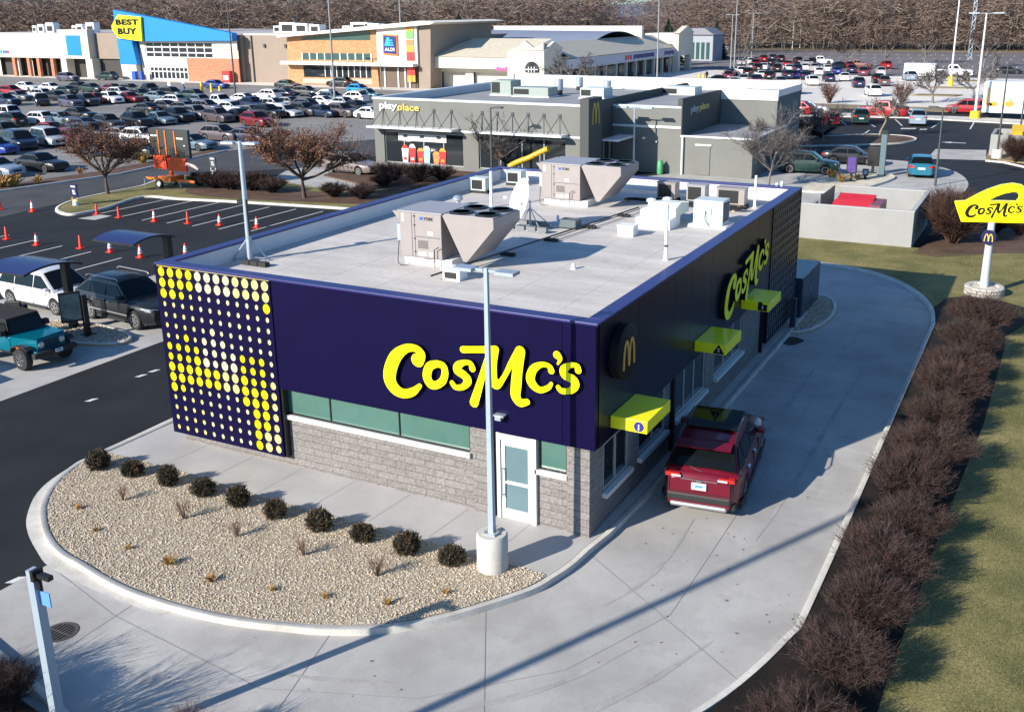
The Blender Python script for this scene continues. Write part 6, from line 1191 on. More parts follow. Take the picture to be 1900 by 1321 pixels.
def make_car(name, label, cat, kind, col, near=False, group=None):
    p = CT[kind]; L, Wd, Hh = p['L'], p['W']/2, p['H']; t = thing(name, label, cat, (0, 0, 0), group)
    xs = set(np.round(np.linspace(-L/2, L/2, 15 if near else 11), 3))
    for wx in (p['wf'], p['wr']):
        R_ = p['r']+.06; xs = {x for x in xs if abs(x-wx) > R_+.05}
        for k in (-1, -.99, -.87, -.6, -.25, .0, .25, .6, .87, .99, 1): xs.add(round(wx+R_*k, 3))
    for v in (p['a'], p['d'], -L/2+.08, L/2-.08, -L/2+.3, L/2-.3): xs.add(round(v, 3))
    xs = sorted(xs)
    def zt(x):
        if x > p['a']: u = (x-p['a'])/(L/2-p['a']); return lerp(p['hood']+.05, p['hood']-.12, u**1.5)-(max(0, u-.93)/.07)*.10
        if x < p['d']: u = (p['d']-x)/(L/2+p['d']+1e-6); return lerp(p['deck'], p['deck']-.06, min(1, u))-(max(0, u-.8)/.2)*.08
        return lerp(p['deck'], p['hood']+.05, (x-p['d'])/(p['a']-p['d']))
    def hw(x):
        e_ = (abs(x)-(L/2-.75))/.75; return Wd*(1-(.23 if near else .17)*max(0, e_)**2.0)
    def zb(x):
        z = .22 if abs(x) < L/2-.3 else .28
        for wx in (p['wf'], p['wr']):
            R_ = p['r']+.06
            if abs(x-wx) < R_*.985: z = max(z, p['r']+math.sqrt(max(0, R_*R_-(x-wx)**2)))
        return z
    rows = []
    for x in xs:
        w_ = hw(x); z1 = zt(x); z0 = zb(x); zm = max(z0+.05, .52); zs = max(zm+.04, z1-.17)
        half = [(w_*.72, z0 if z0 < .4 else z0), (w_*.97, z0), (w_*1.0, zm), (w_*.985, zs), (w_*.93, z1-.045), (w_*.80, z1), (w_*.35, z1+.025)]
        rows.append([(x, y, z) for y, z in half]+[(x, -y, z) for y, z in reversed(half)])
    b = MB(); b.grid(rows, None, True)
    for r_ in (rows[0], rows[-1]): b.add(r_, [list(range(len(r_)))[::(1 if r_ is rows[-1] else -1)]])
    body = b.build('body', PAINT, t, smooth=38)
    if near: sb = body.modifiers.new('round', 'SUBSURF'); sb.levels = 1; sb.render_levels = 2
    # cabin
    wb, wr = Wd*.93, Wd*({'suv': .69, 'pickup': .76}.get(kind, .72)); zbel = p['belt']
    def cz(x):
        if x > p['b']: return lerp(p['hood']+.05, Hh-.05, ((p['a']-x)/(p['a']-p['b'])))
        if x < p['c']: return lerp(p['deck'], Hh-.06, ((x-p['d'])/(p['c']-p['d'])))
        return Hh-.05+.035*math.sin(math.pi*(x-p['c'])/(p['b']-p['c']))
    def yw(z): return lerp(wb, wr, max(0, min(1, (z-zbel)/(Hh-.05-zbel))))
    cx = sorted({p['a'], p['a']-.02, p['b']+.1, p['b'], lerp(p['b'], p['c'], .33), lerp(p['b'], p['c'], .66), p['c'], p['c']-.06 if p['c']-.06 > p['d'] else p['c'], p['d']})
    rows = []
    for x in cx:
        z = cz(x); w_ = yw(z); zl = min(zbel-.05, z-.01); rows.append([(x, yw(zl)*1.0, zl), (x, w_, z-.02), (x, w_*.9, z+.012), (x, w_*.4, z+.035), (x, -w_*.4, z+.035), (x, -w_*.9, z+.012), (x, -w_, z-.02), (x, -yw(zl), zl)])
    b = MB(); b.grid(rows, None, True)
    for r_ in (rows[0], rows[-1]): b.add(r_, [list(range(8))[::(1 if r_ is rows[-1] else -1)]])
    rf = b.build('roof', PAINT, t, smooth=35)
    def glass(nm, xa, xb, inset=.92, flip=1):
        bb = MB(); R_ = []
        for k in range(5):
            s = .07+.86*k/4; x = lerp(xa, xb, s); z = cz(x); w_ = yw(z)*inset
            nx = (cz(xb)-cz(xa)); nz = (xa-xb); ln = math.hypot(nx, nz); ox_, oz_ = abs(nx)/ln*.032*flip, abs(nz)/ln*.032
            R_.append([(x+ox_, w_, z+.006+oz_), (x+ox_, w_*.5, z+.036+oz_), (x+ox_, -w_*.5, z+.036+oz_), (x+ox_, -w_, z+.006+oz_)])
        bb.grid(R_); bb.build(nm, CGL, t, smooth=60)
    glass('windscreen', p['a'], p['b'], .9, 1); glass('rear_window', p['d'], p['c'], .95 if near else .88, -1)
    z1, z2 = zbel+.03, Hh-.17
    def xf(z): return lerp(p['a'], p['b'], (z-(p['hood']+.05))/(Hh-.05-p['hood']-.05))-.16
    def xr(z): return lerp(p['d'], p['c'], (z-p['deck'])/(Hh-.06-p['deck']))+(.16 if kind != 'sedan' else .2)
    pil = {'sedan': [-.35], 'hatch': [-.35], 'suv': [-.25, -1.2], 'minivan': [.15, -1.15], 'wagon': [-.35, -1.25], 'pickup': [-.15]}[kind]
    for s in (-1, 1):
        edges = [xf]+[(lambda z, q=q: q) for q in pil]+[xr]
        for k in range(len(edges)-1):
            fa, fb = edges[k], edges[k+1]; ga = 0 if k == 0 else .035; gb = 0 if k == len(edges)-2 else .035
            pts = [(fa(z1)-ga, z1), (fb(z1)+gb, z1), (fb(z2)+gb, z2), (fa(z2)-ga, z2)]
            if pts[2][0] > pts[3][0]-.05: pts = pts[:2]+[((pts[2][0]+pts[3][0])/2, z2)]
            b = MB(); b.add([(x, s*(yw(z)+.012), z) for x, z in pts], [list(range(len(pts)))]); b.build('side_window', CGL, t)
    if kind == 'pickup':
        b = MB(); b.box(-L/2+.12, p['d']-.1, -Wd*.78, Wd*.78, 1.10, 1.215, TRIM); b.build('bed', None, t)
    # wheels
    for wx in (p['wf'], p['wr']):
        for s in (-1, 1):
            r = p['r']; y = s*(Wd-.13); b = MB(); b.lathe([(r*.6, -.11), (r*.93, -.115), (r, -.08), (r, .08), (r*.93, .115), (r*.6, .11)], (wx, y, r), 22 if near else 14, None, 'y'); wh = b.build('wheel', TYRE, t, smooth=40)
            b = MB(); o_ = s*.09
            b.lathe([(r*.64, o_), (r*.66, o_+s*.028), (r*.58, o_+s*.03), (r*.54, o_+s*.005), (.01, o_+s*.005)], (wx, y, r), 20, SILV if near else RIM, 'y')
            if near:
                for a in range(5 if kind != 'suv' else 7):
                    an = 2*math.pi*a/(5 if kind != 'suv' else 7); M_ = Matrix.Translation((wx, y+o_+s*.02, r)) @ Matrix.Rotation(an, 4, 'Y'); b.box(.03, r*.6, -.012, .012, -.028, .028, RIM, M_)
                b.lathe([(.05, o_+s*.015), (.05, o_+s*.04), (.01, o_+s*.04)], (wx, y, r), 10, RIM, 'y')
            b.build('rim', None, wh, smooth=40)
    b = MB(); b.box(-L/2+.25, L/2-.25, -Wd*.72, Wd*.72, .2, .62); b.build('underbody', TRIM, t)
    for s in (-1, 1):
        zh = p['hood']-.2; x = L/2; b = MB()
        b.add([(x-.05, s*Wd*.52, zh-.06), (x-.17, s*Wd*.80, zh-.05), (x-.3, s*Wd*.93, zh+.0), (x-.34, s*Wd*.92, zh+.1), (x-.18, s*Wd*.8, zh+.075), (x-.07, s*Wd*.53, zh+.03)][::1], [[0, 1, 4, 5], [1, 2, 3, 4]]); b.v = [(a+.05, c_*1.03, d+.0) for a, c_, d in b.v]; b.build('headlight', HEADL, t)
        zh = p['deck']-.17; x = -L/2; hh_ = .2 if kind in ('suv', 'minivan', 'hatch', 'wagon', 'pickup') else .12; b = MB()
        b.add([(x+.015, s*Wd*.5, zh-.04), (x+.1, s*Wd*.8, zh-.06), (x+.3, s*Wd*.93, zh-.02), (x+.3, s*Wd*.93, zh+hh_*.5), (x+.1, s*Wd*.80, zh+hh_*.6), (x+.02, s*Wd*.5, zh+.06)], [[0, 1, 4, 5], [1, 2, 3, 4]]); b.v = [(a-.06, c_*1.04, d) for a, c_, d in b.v]; b.build('tail_light', TAILR, t)
    b = MB(); b.box(L/2-.08, L/2+.012, -Wd*.42, Wd*.42, .45, p['hood']-.24); b.build('grille', TRIM, t)
    b = MB(); b.box(-L/2-.02, -L/2+.03, -.25, .25, .66 if kind != 'sedan' else .6, .80 if kind != 'sedan' else .73); b.build('licence_plate', PLATE, t)
    for s in (-1, 1):
        b = MB(); b.box(p['a']-.42, p['a']-.24, min(s*wb, s*(wb+.2)), max(s*wb, s*(wb+.2)), zbel+.0, zbel+.14); b.build('mirror', PAINT, t, bevel=.03 if near else 0)
    if near:
        b = MB()
        for s in (-1, 1):
            for x in [p['a']-.45]+pil[:2]:
                b.box(x-.006, x+.006, min(s*(Wd*.93), s*(Wd+.001)), max(s*(Wd*.93), s*(Wd+.001)), .35, zbel-.1)
            b.box(p['wr']+.5, p['wf']-.5, min(s*(Wd*.97), s*(Wd+.012)), max(s*(Wd*.97), s*(Wd+.012)), .22, .34)
        b.build('sill_trim', TRIM, t)
        for s in (-1, 1):
            for x in (pil[0]+.12, (pil[1]+.12 if len(pil) > 1 else pil[0]-.7)):
                b = MB(); b.box(x, x+.18, min(s*Wd*.97, s*(Wd+.025)), max(s*Wd*.97, s*(Wd+.025)), zbel-.2, zbel-.17); b.build('door_handle', CHRM, t)
    for ch in t.children:
        if ch.name.split('.')[0] in ('body', 'roof', 'mirror'): ch.color = (*col, 1)
    return t
def paint(t, col):
    for ch in t.children:
        if ch.name.split('.')[0] in ('body', 'roof', 'mirror'): ch.color = (*col, 1)
def place(t, x, y, hd, s=1.0): t.location = (x, y, 0.01); t.rotation_euler = (0, 0, R(hd)); t.scale = (s, s, s)
# near vehicles
c = make_car('parked_car', 'dark red SUV with black roof at the first drive-up window', 'SUV', 'suv', (0.13, 0.004, 0.016), True)
c.name = 'suv'
b = MB(); b.box(-.98, .30, -.60, .60, 1.69, 1.732); b.build('glass_roof', CGL, c, bevel=.01)
b = MB(); b.box(-2.24, -2.0, -.84, .84, .24, .44, TRIM); b.box(-2.345, -2.2, -.74, .74, .40, .60, TRIM); b.box(-2.37, -2.26, -.66, .66, .25, .37, SILV); b.build('rear_bumper', None, c, bevel=.05)
b = MB(); b.prism([(-1.62, 1.62), (-1.62, 1.66), (-1.95, 1.60), (-1.93, 1.56)], -.62, .62, None, lambda u, v, d: (u, d, v)); sp = b.build('spoiler', PAINT, c); sp.color = (0.13, .004, .016, 1)
[bpy.data.objects.remove(ch) for ch in list(c.children) if ch.name.startswith('licence_plate') or ch.name.startswith('tail_light')]
for s in (-1, 1):
    b = MB(); b.box(-2.37, -2.32, min(s*.42, s*.65), max(s*.42, s*.65), 1.0, 1.045, HEADL); b.box(-2.33, -2.2, min(s*.66, s*.80), max(s*.66, s*.80), .98, 1.075, TAILR); b.box(-2.36, -2.28, min(s*.45, s*.77), max(s*.45, s*.77), 1.05, 1.08, TAILR); b.build('tail_light', None, c, bevel=.01)
    b = MB(); b.box(-1.9, 1.9, min(s*.93, s*.955), max(s*.93, s*.955), .24, .40); b.build('sill_cladding', TRIM, c)
b = MB(); b.box(-2.38, -2.33, -.17, .17, .74, .90, PLATE); b.box(-2.385, -2.38, -.09, .09, .80, .86, PLB); b.build('licence_plate', None, c)
b = MB(); b.box(-2.345, -2.335, -.70, .70, .63, .645); b.tube([(-2.2, -.02, 1.12), (-2.1, .32, 1.2)], .009, 5); b.box(-2.345, -2.335, -.705, -.69, .63, .98); b.box(-2.345, -2.335, .69, .705, .63, .98); b.build('tailgate_seam_and_wiper', TRIM, c)
b = MB(); b.box(-2.37, -2.34, -.42, .42, .965, .985); b.build('tailgate_trim', CHRM, c); b = MB(); b.box(-2.375, -2.35, -.06, .06, .92, .96); b.build('badge', CHRM, c)
for s in (-1, 1): b = MB(); b.tube([(.35, s*.66, 1.66), (.25, s*.66, 1.70), (-1.45, s*.66, 1.70), (-1.6, s*.66, 1.64)], .018, 6); b.build('roof_rail', TRIM, c)
for s in (-1, 1): b = MB(); b.box(-1.9, -1.86, s*.3-.02, s*.3+.02, 1.32, 1.36) if False else b.box(-2.12, -2.08, s*.6-.03, s*.6+.03, .18, .24); b.build('exhaust_tip', CHRM, c)
place(c, 1.46, 5.0, 97, 1.10)
c = make_car('parked_car', 'charcoal grey SUV with silver trim at the order point', 'SUV', 'suv', (0.018, 0.02, 0.024), True); c.name = 'suv'
for s in (-1, 1): b = MB(); b.tube([(.35, s*.68, 1.66), (.25, s*.68, 1.73), (-1.45, s*.68, 1.73), (-1.6, s*.68, 1.65)], .022, 6); b.build('roof_rail', SILV, c)
b = MB(); b.box(-1.3, 1.0, -.942, -.92, .48, .53); b.build('side_moulding', SILV, c)
place(c, -25.25, 8.85, -6, 1.1)
c = make_car('parked_car', 'white minivan behind the charcoal SUV at the rear order lane', 'minivan', 'minivan', (0.72, 0.72, 0.74), True); c.name = 'minivan'; place(c, -30.1, 8.75, -3, 1.0)
c = make_car('parked_car', 'bronze grey hatchback car by the hedges in front of the playroom windows', 'car', 'wagon', (0.20, 0.16, 0.145), True); c.name = 'hatchback_car'; q = G(636, 326); place(c, q.x, q.y+1.2, -4, 1.06)
c = make_car('parked_car', 'teal blue SUV on the rear lane curve, red tail lights facing the viewer', 'SUV', 'hatch', (0.02, 0.15, 0.23), True); c.name = 'suv'; q = G(1702, 330); place(c, q.x, q.y+1.6, 98, 1.05)
# off roader
t = thing('off_road_vehicle', 'teal off roader with black soft top, round headlights and chunky black bumper', 'off roader', (0, 0, 0)); TE = mat('paint_teal', (0.0, 0.17, 0.24), .3, .3, coat=.6)
b = MB(); b.box(-2.0, .65, -.78, .78, .55, 1.12); b.build('body', TE, t, bevel=.04)
b = MB(); b.prism([(.6, -.76), (1.85, -.56), (1.85, .56), (.6, .76)], .62, 1.16, None, lambda u, v, d: (u, v, d)); b.build('hood', TE, t, bevel=.04)
b = MB(); b.prism([(1.84, -.56), (1.90, -.56), (1.90, .56), (1.84, .56)], .66, 1.14, TE, lambda u, v, d: (u, v, d))
for k in range(7): b.box(1.90, 1.91, -.27+k*.09-.025, -.27+k*.09+.025, .74, 1.06, TRIM)
b.build('grille', None, t)
for s in (-1, 1):
    b = MB(); b.lathe([(.11, 0), (.11, .03), (.08, .045), (.01, .05)], (1.90, s*.42, .92), 16, axis='x'); b.build('headlight', HEADL, t, smooth=40)
    for wx in (1.35, -1.35):
        b = MB(); b.prism([(wx-.55, .62), (wx-.42, .86), (wx-.1, .93), (wx+.35, .93), (wx+.5, .84), (wx+.5, .80), (wx+.34, .88), (wx-.1, .88), (wx-.38, .82), (wx-.5, .6)], min(s*.72, s*.98), max(s*.72, s*.98), None, lambda u, v, d: (u, d, v)); b.build('fender', TRIM, t)
        b = MB(); b.lathe([(.22, -.13), (.38, -.13), (.41, -.09), (.41, .09), (.38, .13), (.22, .13)], (wx, s*.83, .41), 24, None, 'y'); wh = b.build('wheel', TYRE, t, smooth=40)
        b = MB(); b.lathe([(.24, s*.10), (.22, s*.135), (.19, s*.11), (.01, s*.11)], (wx, s*.83, .41), 18, SILV, 'y')
        for a in range(5): b.box(.04, .21, -.01, .01, -.025, .025, RIM, Matrix.Translation((wx, s*.955, .41)) @ Matrix.Rotation(a*1.2566, 4, 'Y'))
        b.build('rim', None, wh, smooth=40)
b = MB(); b.box(1.92, 2.12, -.86, .86, .50, .70); b.box(1.85, 2.0, -.3, .3, .42, .5); b.build('bumper', TRIM, t, bevel=.02)
b = MB(); b.box(2.12, 2.13, -.05, .27, .56, .69, PLATE); b.box(2.13, 2.135, .03, .2, .6, .66, PLB); b.build('licence_plate', None, t)
b = MB(); b.prism([(.62, 1.12), (.38, 1.72), (-1.95, 1.72), (-2.02, 1.12)], -.72, .72, None, lambda u, v, d: (u, d*(1-.1*(v-1.12)/.6), v)); b.build('soft_top', mat('soft_top_black', (0.012, 0.012, 0.012), .9), t, bevel=.03)
b = MB(); b.add([(.66, -.66, 1.17), (.66, .66, 1.17), (.47, .6, 1.6), (.47, -.6, 1.6)], [[0, 1, 2, 3]]); b.build('windscreen', CGL, t)
for s in (-1, 1):
    for (x0, x1) in ((-.25, .42), (-.95, -.35)): b = MB(); b.add([(x1+.08, s*.735, 1.17), (x0, s*.735, 1.17), (x0, s*.69, 1.6), (x1-.06, s*.69, 1.6)], [[0, 1, 2, 3]]); b.build('side_window', CGL, t)
    b = MB(); b.box(.3, .5, min(s*.78, s*1.0), max(s*.78, s*1.0), 1.16, 1.36); b.build('mirror', TRIM, t)
    b = MB(); b.box(1.3, 1.42, min(s*.97, s*1.0), max(s*.97, s*1.0), .86, .9); b.build('side_marker', mat('marker_orange', (.7, .15, .02), .4), t)
b = MB(); b.box(-1.9, 1.7, -.5, .5, .35, .6); b.build('underbody', TRIM, t)
place(t, -25.0, 3.35, -2, 1.0)
t = copy_tree(t); t['label'] = 'dark blue vehicle nose just cut by the left edge on the concrete lane'; paint(t, (0.02, 0.03, 0.08)); t['category'] = 'off roader'; place(t, -26.2, -1.2, 0)
# the many parked vehicles of the two lots: (px, ground py, kind, colour name, heading)
COL = {'black': (0.012, 0.012, 0.014), 'dark blue': (0.015, 0.025, 0.06), 'navy': (0.015, 0.02, 0.055), 'dark grey': (0.045, 0.047, 0.052), 'grey': (0.14, 0.145, 0.155), 'silver': (0.42, 0.44, 0.46), 'white': (0.75, 0.75, 0.75), 'red': (0.3, 0.012, 0.018), 'dark red': (0.17, 0.01, 0.015), 'wine': (0.13, 0.03, 0.06), 'blue': (0.01, 0.035, 0.22), 'bright blue': (0.0, 0.25, 0.65), 'dark green': (0.015, 0.04, 0.035), 'grey blue': (0.12, 0.17, 0.21), 'purple grey': (0.09, 0.08, 0.12), 'brown grey': (0.09, 0.07, 0.075), 'pale gold': (0.45, 0.43, 0.35), 'light blue': (0.25, 0.32, 0.4), 'teal': (0.02, 0.12, 0.15)}
ROWS = [
 ('between the first painted lines by the wood side of the lot', [(470, 222, 'sedan', 'grey', -10), (500, 224, 'suv', 'black', -10), (532, 222, 'sedan', 'silver', -10), (566, 220, 'suv', 'dark grey', -10), (600, 222, 'sedan', 'dark blue', -10), (636, 222, 'suv', 'brown grey', -10), (664, 212, 'sedan', 'black', -10)]),
 ('deep in the middle lot aisle', [(560, 210, 'suv', 'navy', 180), (578, 196, 'sedan', 'black', 0), (604, 188, 'sedan', 'white', 180), (570, 184, 'suv', 'dark grey', 0), (655, 195, 'suv', 'white', 180), (335, 214, 'hatch', 'dark grey', 180), (386, 214, 'suv', 'purple grey', 0), (432, 214, 'sedan', 'silver', 0)]),
 ('behind the second store row', [(36, 191, 'sedan', 'grey', 0), (108, 191, 'sedan', 'black', 0), (225, 186, 'suv', 'silver', 0), (262, 187, 'sedan', 'dark green', 0), (296, 192, 'sedan', 'grey blue', 0), (320, 186, 'suv', 'black', 0)]),
 ('around the reddish left tree', [(150, 248, 'sedan', 'dark blue', 180), (172, 264, 'suv', 'black', 0), (230, 268, 'sedan', 'grey', 0), (140, 276, 'suv', 'wine', -10), (150, 226, 'sedan', 'black', 0), (100, 258, 'sedan', 'dark red', 0)]),
 ('on the storefront lane', [(127, 154, 'suv', 'purple grey', 0), (200, 152, 'suv', 'dark green', 180), (402, 168, 'sedan', 'blue', 0), (535, 168, 'sedan', 'dark green', 0), (631, 165, 'suv', 'black', 180), (668, 178, 'hatch', 'bright blue', -6)]),
 ('in the far store row', [(24, 182, 'suv', 'red', 0), (52, 172, 'sedan', 'white', 0), (72, 187, 'wagon', 'silver', 180), (97, 174, 'sedan', 'white', 0), (120, 180, 'sedan', 'dark green', 180), (150, 172, 'sedan', 'black', 0), (172, 175, 'sedan', 'dark green', 0), (212, 176, 'sedan', 'wine', 0), (243, 176, 'sedan', 'dark grey', 0), (281, 178, 'suv', 'black', -25)]),
 ('in the second store row', [(12, 200, 'suv', 'dark blue', 0), (80, 200, 'suv', 'black', -35), (133, 203, 'suv', 'purple grey', -15), (163, 200, 'suv', 'dark grey', -15), (182, 196, 'sedan', 'dark red', -10), (208, 196, 'suv', 'white', -15), (243, 194, 'sedan', 'dark red', -10)]),
 ('in the middle lot row', [(268, 216, 'sedan', 'black', 180), (302, 211, 'sedan', 'black', 180), (318, 200, 'wagon', 'silver', 180), (352, 190, 'suv', 'dark green', 180), (375, 200, 'hatch', 'grey blue', -15), (410, 205, 'pickup', 'white', -10), (447, 196, 'sedan', 'white', 180), (472, 208, 'suv', 'navy', -15), (495, 189, 'wagon', 'white', 180), (522, 186, 'sedan', 'dark blue', 180), (548, 182, 'suv', 'brown grey', 0), (510, 208, 'wagon', 'silver', 0), (540, 204, 'sedan', 'grey', 0), (592, 202, 'sedan', 'white', 180), (618, 196, 'suv', 'grey blue', -10), (641, 205, 'sedan', 'silver', -10), (682, 190, 'suv', 'teal', 0), (692, 226, 'sedan', 'white', -5)]),
 ('in the row above the orange trailer', [(203, 245, 'suv', 'dark grey', -15), (256, 240, 'suv', 'black', -15), (300, 236, 'sedan', 'grey blue', -15), (333, 231, 'suv', 'black', -15), (366, 226, 'suv', 'grey', -15), (407, 232, 'suv', 'brown grey', -15), (448, 230, 'sedan', 'black', -15), (478, 240, 'suv', 'dark red', -15)]),
 ('at the left edge beyond the reddish tree', [(6, 226, 'minivan', 'white', 180), (18, 240, 'suv', 'black', 180), (70, 236, 'wagon', 'white', 180), (116, 236, 'sedan', 'grey blue', 0), (14, 262, 'suv', 'dark grey', -10), (40, 282, 'minivan', 'dark blue', -20), (93, 276, 'minivan', 'silver', -15), (-6, 292, 'sedan', 'blue', 0)]),
 ('in the row nearest the road', [(80, 324, 'sedan', 'black', 0), (205, 298, 'sedan', 'navy', 0), (258, 300, 'suv', 'dark green', 0), (266, 274, 'suv', 'white', 0), (360, 284, 'sedan', 'grey blue', 0), (412, 268, 'suv', 'brown grey', 0), (462, 270, 'sedan', 'navy', 0), (-2, 334, 'sedan', 'light blue', 0)]),
 ('at the front of the dense right lot', [(1338, 158, 'sedan', 'black', 20), (1350, 152, 'suv', 'wine', 110), (1363, 163, 'sedan', 'white', 100), (1381, 159, 'suv', 'silver', 100), (1404, 160, 'suv', 'dark blue', 100), (1446, 162, 'sedan', 'grey', 110), (1474, 178, 'hatch', 'dark grey', 110), (1506, 162, 'suv', 'white', 110), (1537, 155, 'sedan', 'dark blue', 110), (1567, 154, 'hatch', 'white', 100), (1592, 166, 'suv', 'dark blue', 105), (1619, 182, 'suv', 'white', 110), (1628, 158, 'suv', 'black', 105), (1640, 163, 'suv', 'brown grey', 100), (1687, 153, 'suv', 'light blue', 110)]),
 ('in the second line of the right lot', [(1356, 145, 'sedan', 'purple grey', 100), (1374, 143, 'suv', 'white', 110), (1388, 145, 'suv', 'black', 100), (1412, 149, 'sedan', 'white', 110), (1428, 152, 'suv', 'black', 100), (1461, 150, 'suv', 'dark blue', 110), (1478, 149, 'sedan', 'blue', 100), (1493, 151, 'sedan', 'dark blue', 110), (1520, 143, 'sedan', 'white', 100), (1551, 141, 'sedan', 'blue', 110), (1580, 139, 'suv', 'navy', 100), (1603, 144, 'minivan', 'wine', 95), (1634, 144, 'suv', 'silver', 100)]),
 ('in the third line of the right lot', [(1393, 133, 'sedan', 'silver', 110), (1405, 136, 'suv', 'black', 110), (1418, 133, 'sedan', 'white', 100), (1440, 137, 'suv', 'black', 110), (1462, 136, 'sedan', 'white', 110), (1478, 138, 'suv', 'navy', 110), (1494, 134, 'sedan', 'white', 100), (1508, 136, 'suv', 'silver', 110), (1533, 137, 'sedan', 'white', 110), (1560, 130, 'sedan', 'black', 20)]),
 ('in the farthest line of the right lot', [(1375, 124, 'sedan', 'silver', 110), (1392, 124, 'suv', 'white', 110), (1401, 127, 'suv', 'red', 110), (1416, 118, 'suv', 'dark red', 110), (1430, 124, 'sedan', 'black', 100), (1434, 115, 'sedan', 'navy', 100), (1448, 118, 'suv', 'black', 110), (1461, 128, 'sedan', 'red', 100), (1480, 122, 'suv', 'black', 110), (1494, 126, 'sedan', 'silver', 110), (1507, 124, 'suv', 'black', 100), (1522, 122, 'pickup', 'white', 10), (1575, 130, 'sedan', 'dark red', 110), (1643, 131, 'suv', 'red', 110), (1336, 96, 'pickup', 'white', 0), (1872, 140, 'sedan', 'black', 0)]),
 ('in the bays by the brown verge', [(1471, 217, 'suv', 'red', 175), (1499, 215, 'wagon', 'white', 20), (1541, 236, 'sedan', 'red', 105), (1595, 234, 'suv', 'dark green', 103), (1637, 220, 'pickup', 'red', 175), (1659, 217, 'sedan', 'pale gold', 10), (1702, 236, 'suv', 'light blue', 97), (1796, 214, 'minivan', 'red', 180)]),
 ('on the lanes behind the rear condensers', [(1482, 252, 'sedan', 'teal', 5), (1499, 326, 'suv', 'dark green', 5), (1580, 309, 'sedan', 'black', 5)]),
]
KN = {'suv': 'SUV', 'sedan': 'sedan', 'hatch': 'hatchback', 'wagon': 'estate car', 'minivan': 'minivan', 'pickup': 'pickup truck'}
proto = {}
used = set()
for rn, cars in ROWS:
    cs = sorted(cars, key=lambda c_: c_[0])
    for i, (px, py, kind, cn, hd) in enumerate(cs):
        nb = []
        if i > 0: nb.append('%s %s' % (cs[i-1][3], KN[cs[i-1][2]]))
        if i < len(cs)-1: nb.append('%s %s' % (cs[i+1][3], KN[cs[i+1][2]]))
        me_ = '%s %s' % (cn, KN[kind])
        if len(nb) == 2: lb = '%s %s, between a %s and a %s' % (me_, rn, nb[0], nb[1])
        elif i == 0: lb = 'leftmost %s %s' % (me_, rn)
        else: lb = 'rightmost %s %s' % (me_, rn)
        lb = lb.replace('a estate', 'an estate')
        wds = lb.split()
        if len(wds) > 16: lb = '%s %s, right of a %s' % (me_, rn, nb[0])
        if len(lb.split()) > 16: lb = '%s %s' % (me_, rn)
        if lb in used: lb = '%s %s, left of a %s' % (me_, rn, nb[-1])
        used.add(lb)
        if kind not in proto: t = make_car('parked_car', lb, KN[kind] if kind != 'wagon' else 'car', kind, COL[cn], False, 'parked cars of the shopping centre lots'); proto[kind] = t
        else: t = copy_tree(proto[kind]); t['label'] = lb; paint(t, COL[cn])
        q = G(px, py-2); d = Vector((q.x-CAM[0], q.y-CAM[1])).normalized(); a = R(hd); half = abs(math.cos(a)*d.x+math.sin(a)*d.y)*2.2+abs(-math.sin(a)*d.x+math.cos(a)*d.y)*.9
        place(t, q.x+d.x*half*.8, q.y+d.y*half*.8, hd)
# box trucks
def box_truck(name, label, px0, px1, pyt, pyb, pyg, hd_left, food=False):
    q = G((px0+px1)/2, pyg); y = q.y; x0 = V(px0, pyb, 1, y).x; x1 = V(px1, pyb, 1, y).x; zt_ = ztop(x0, y, pyt); zb_ = ztop(x0, y, pyb); t = thing(name, label, 'truck', (q.x, y, 0))
    b = MB(); b.box(x0, x1, y, y+2.5, zb_, zt_); b.build('cargo_box', mat('truck_white', (0.78, 0.78, 0.78), .4, var=.03, scale=.4), t, bevel=.03)
    b = MB(); b.box(x0+.3, x1-.1, y+.5, y+2.0, .6, zb_-.02); b.build('chassis', TRIM, t)
    for wx in (x0+ (x1-x0)*.62, x0+(x1-x0)*.72) if food else (x0+(x1-x0)*.3, x0+(x1-x0)*.42):
        for yy in (y+.2, y+2.3):
            b = MB(); b.lathe([(.25, -.14), (.47, -.14), (.5, -.1), (.5, .1), (.47, .14), (.25, .14)], (wx, yy, .5), 18, TYRE, 'y'); b.lathe([(.27, -.15), (.27, .15)], (wx, yy, .5), 14, RIM, 'y'); b.build('wheel', None, t, smooth=40)
    return t, x0, x1, y, zb_, zt_
t, x0, x1, y, zb_, zt_ = box_truck('semi_trailer', 'large white trailer with a faded food picture at the right edge', 1821, 1990, 152, 209, 222, True, True)
b = MB(); FP = [(0.03, .16, .25, .92, 'poster_orange'), ]
u = lambda px: V(px, 180, 1, y).x; v_ = lambda py: V(1860, py, 1, y).z
pm = mat('picture_cream', (0.72, 0.66, 0.42), .5, var=.15, scale=1.2); b.box(u(1830), u(1884), y-.03, y-.004, v_(200), v_(166), pm)
b.box(u(1829.5), u(1833), y-.04, y-.031, v_(196), v_(163), mat('picture_brown', (.5, .3, .14), .5))
for (cx, cy, rx, ry, m_) in ((1845, 194, 8, 4.5, 'poster_orange'), (1838, 195, 5, 3, 'poster_brown'), (1874, 193, 8, 5.5, 'poster_orange'), (1879, 192, 4, 4, 'poster_brown'), (1876, 186, 2, 2.5, 'poster_green')):
    b.prism([(u(cx)+(u(cx+rx)-u(cx))*math.cos(k*.5236), v_(cy)+(v_(cy-ry)-v_(cy))*math.sin(k*.5236)) for k in range(12)], 0, .01+abs(cx % 7)*.002, MATS[m_], lambda p_, q_, d: (p_, y-.045-d, q_))
b.build('food_picture', None, t)
t, x0, x1, y, zb_, zt_ = box_truck('box_trailer', 'plain white box trailer behind a white pickup on the right lot', 1676, 1734, 118, 141, 144.5, True)
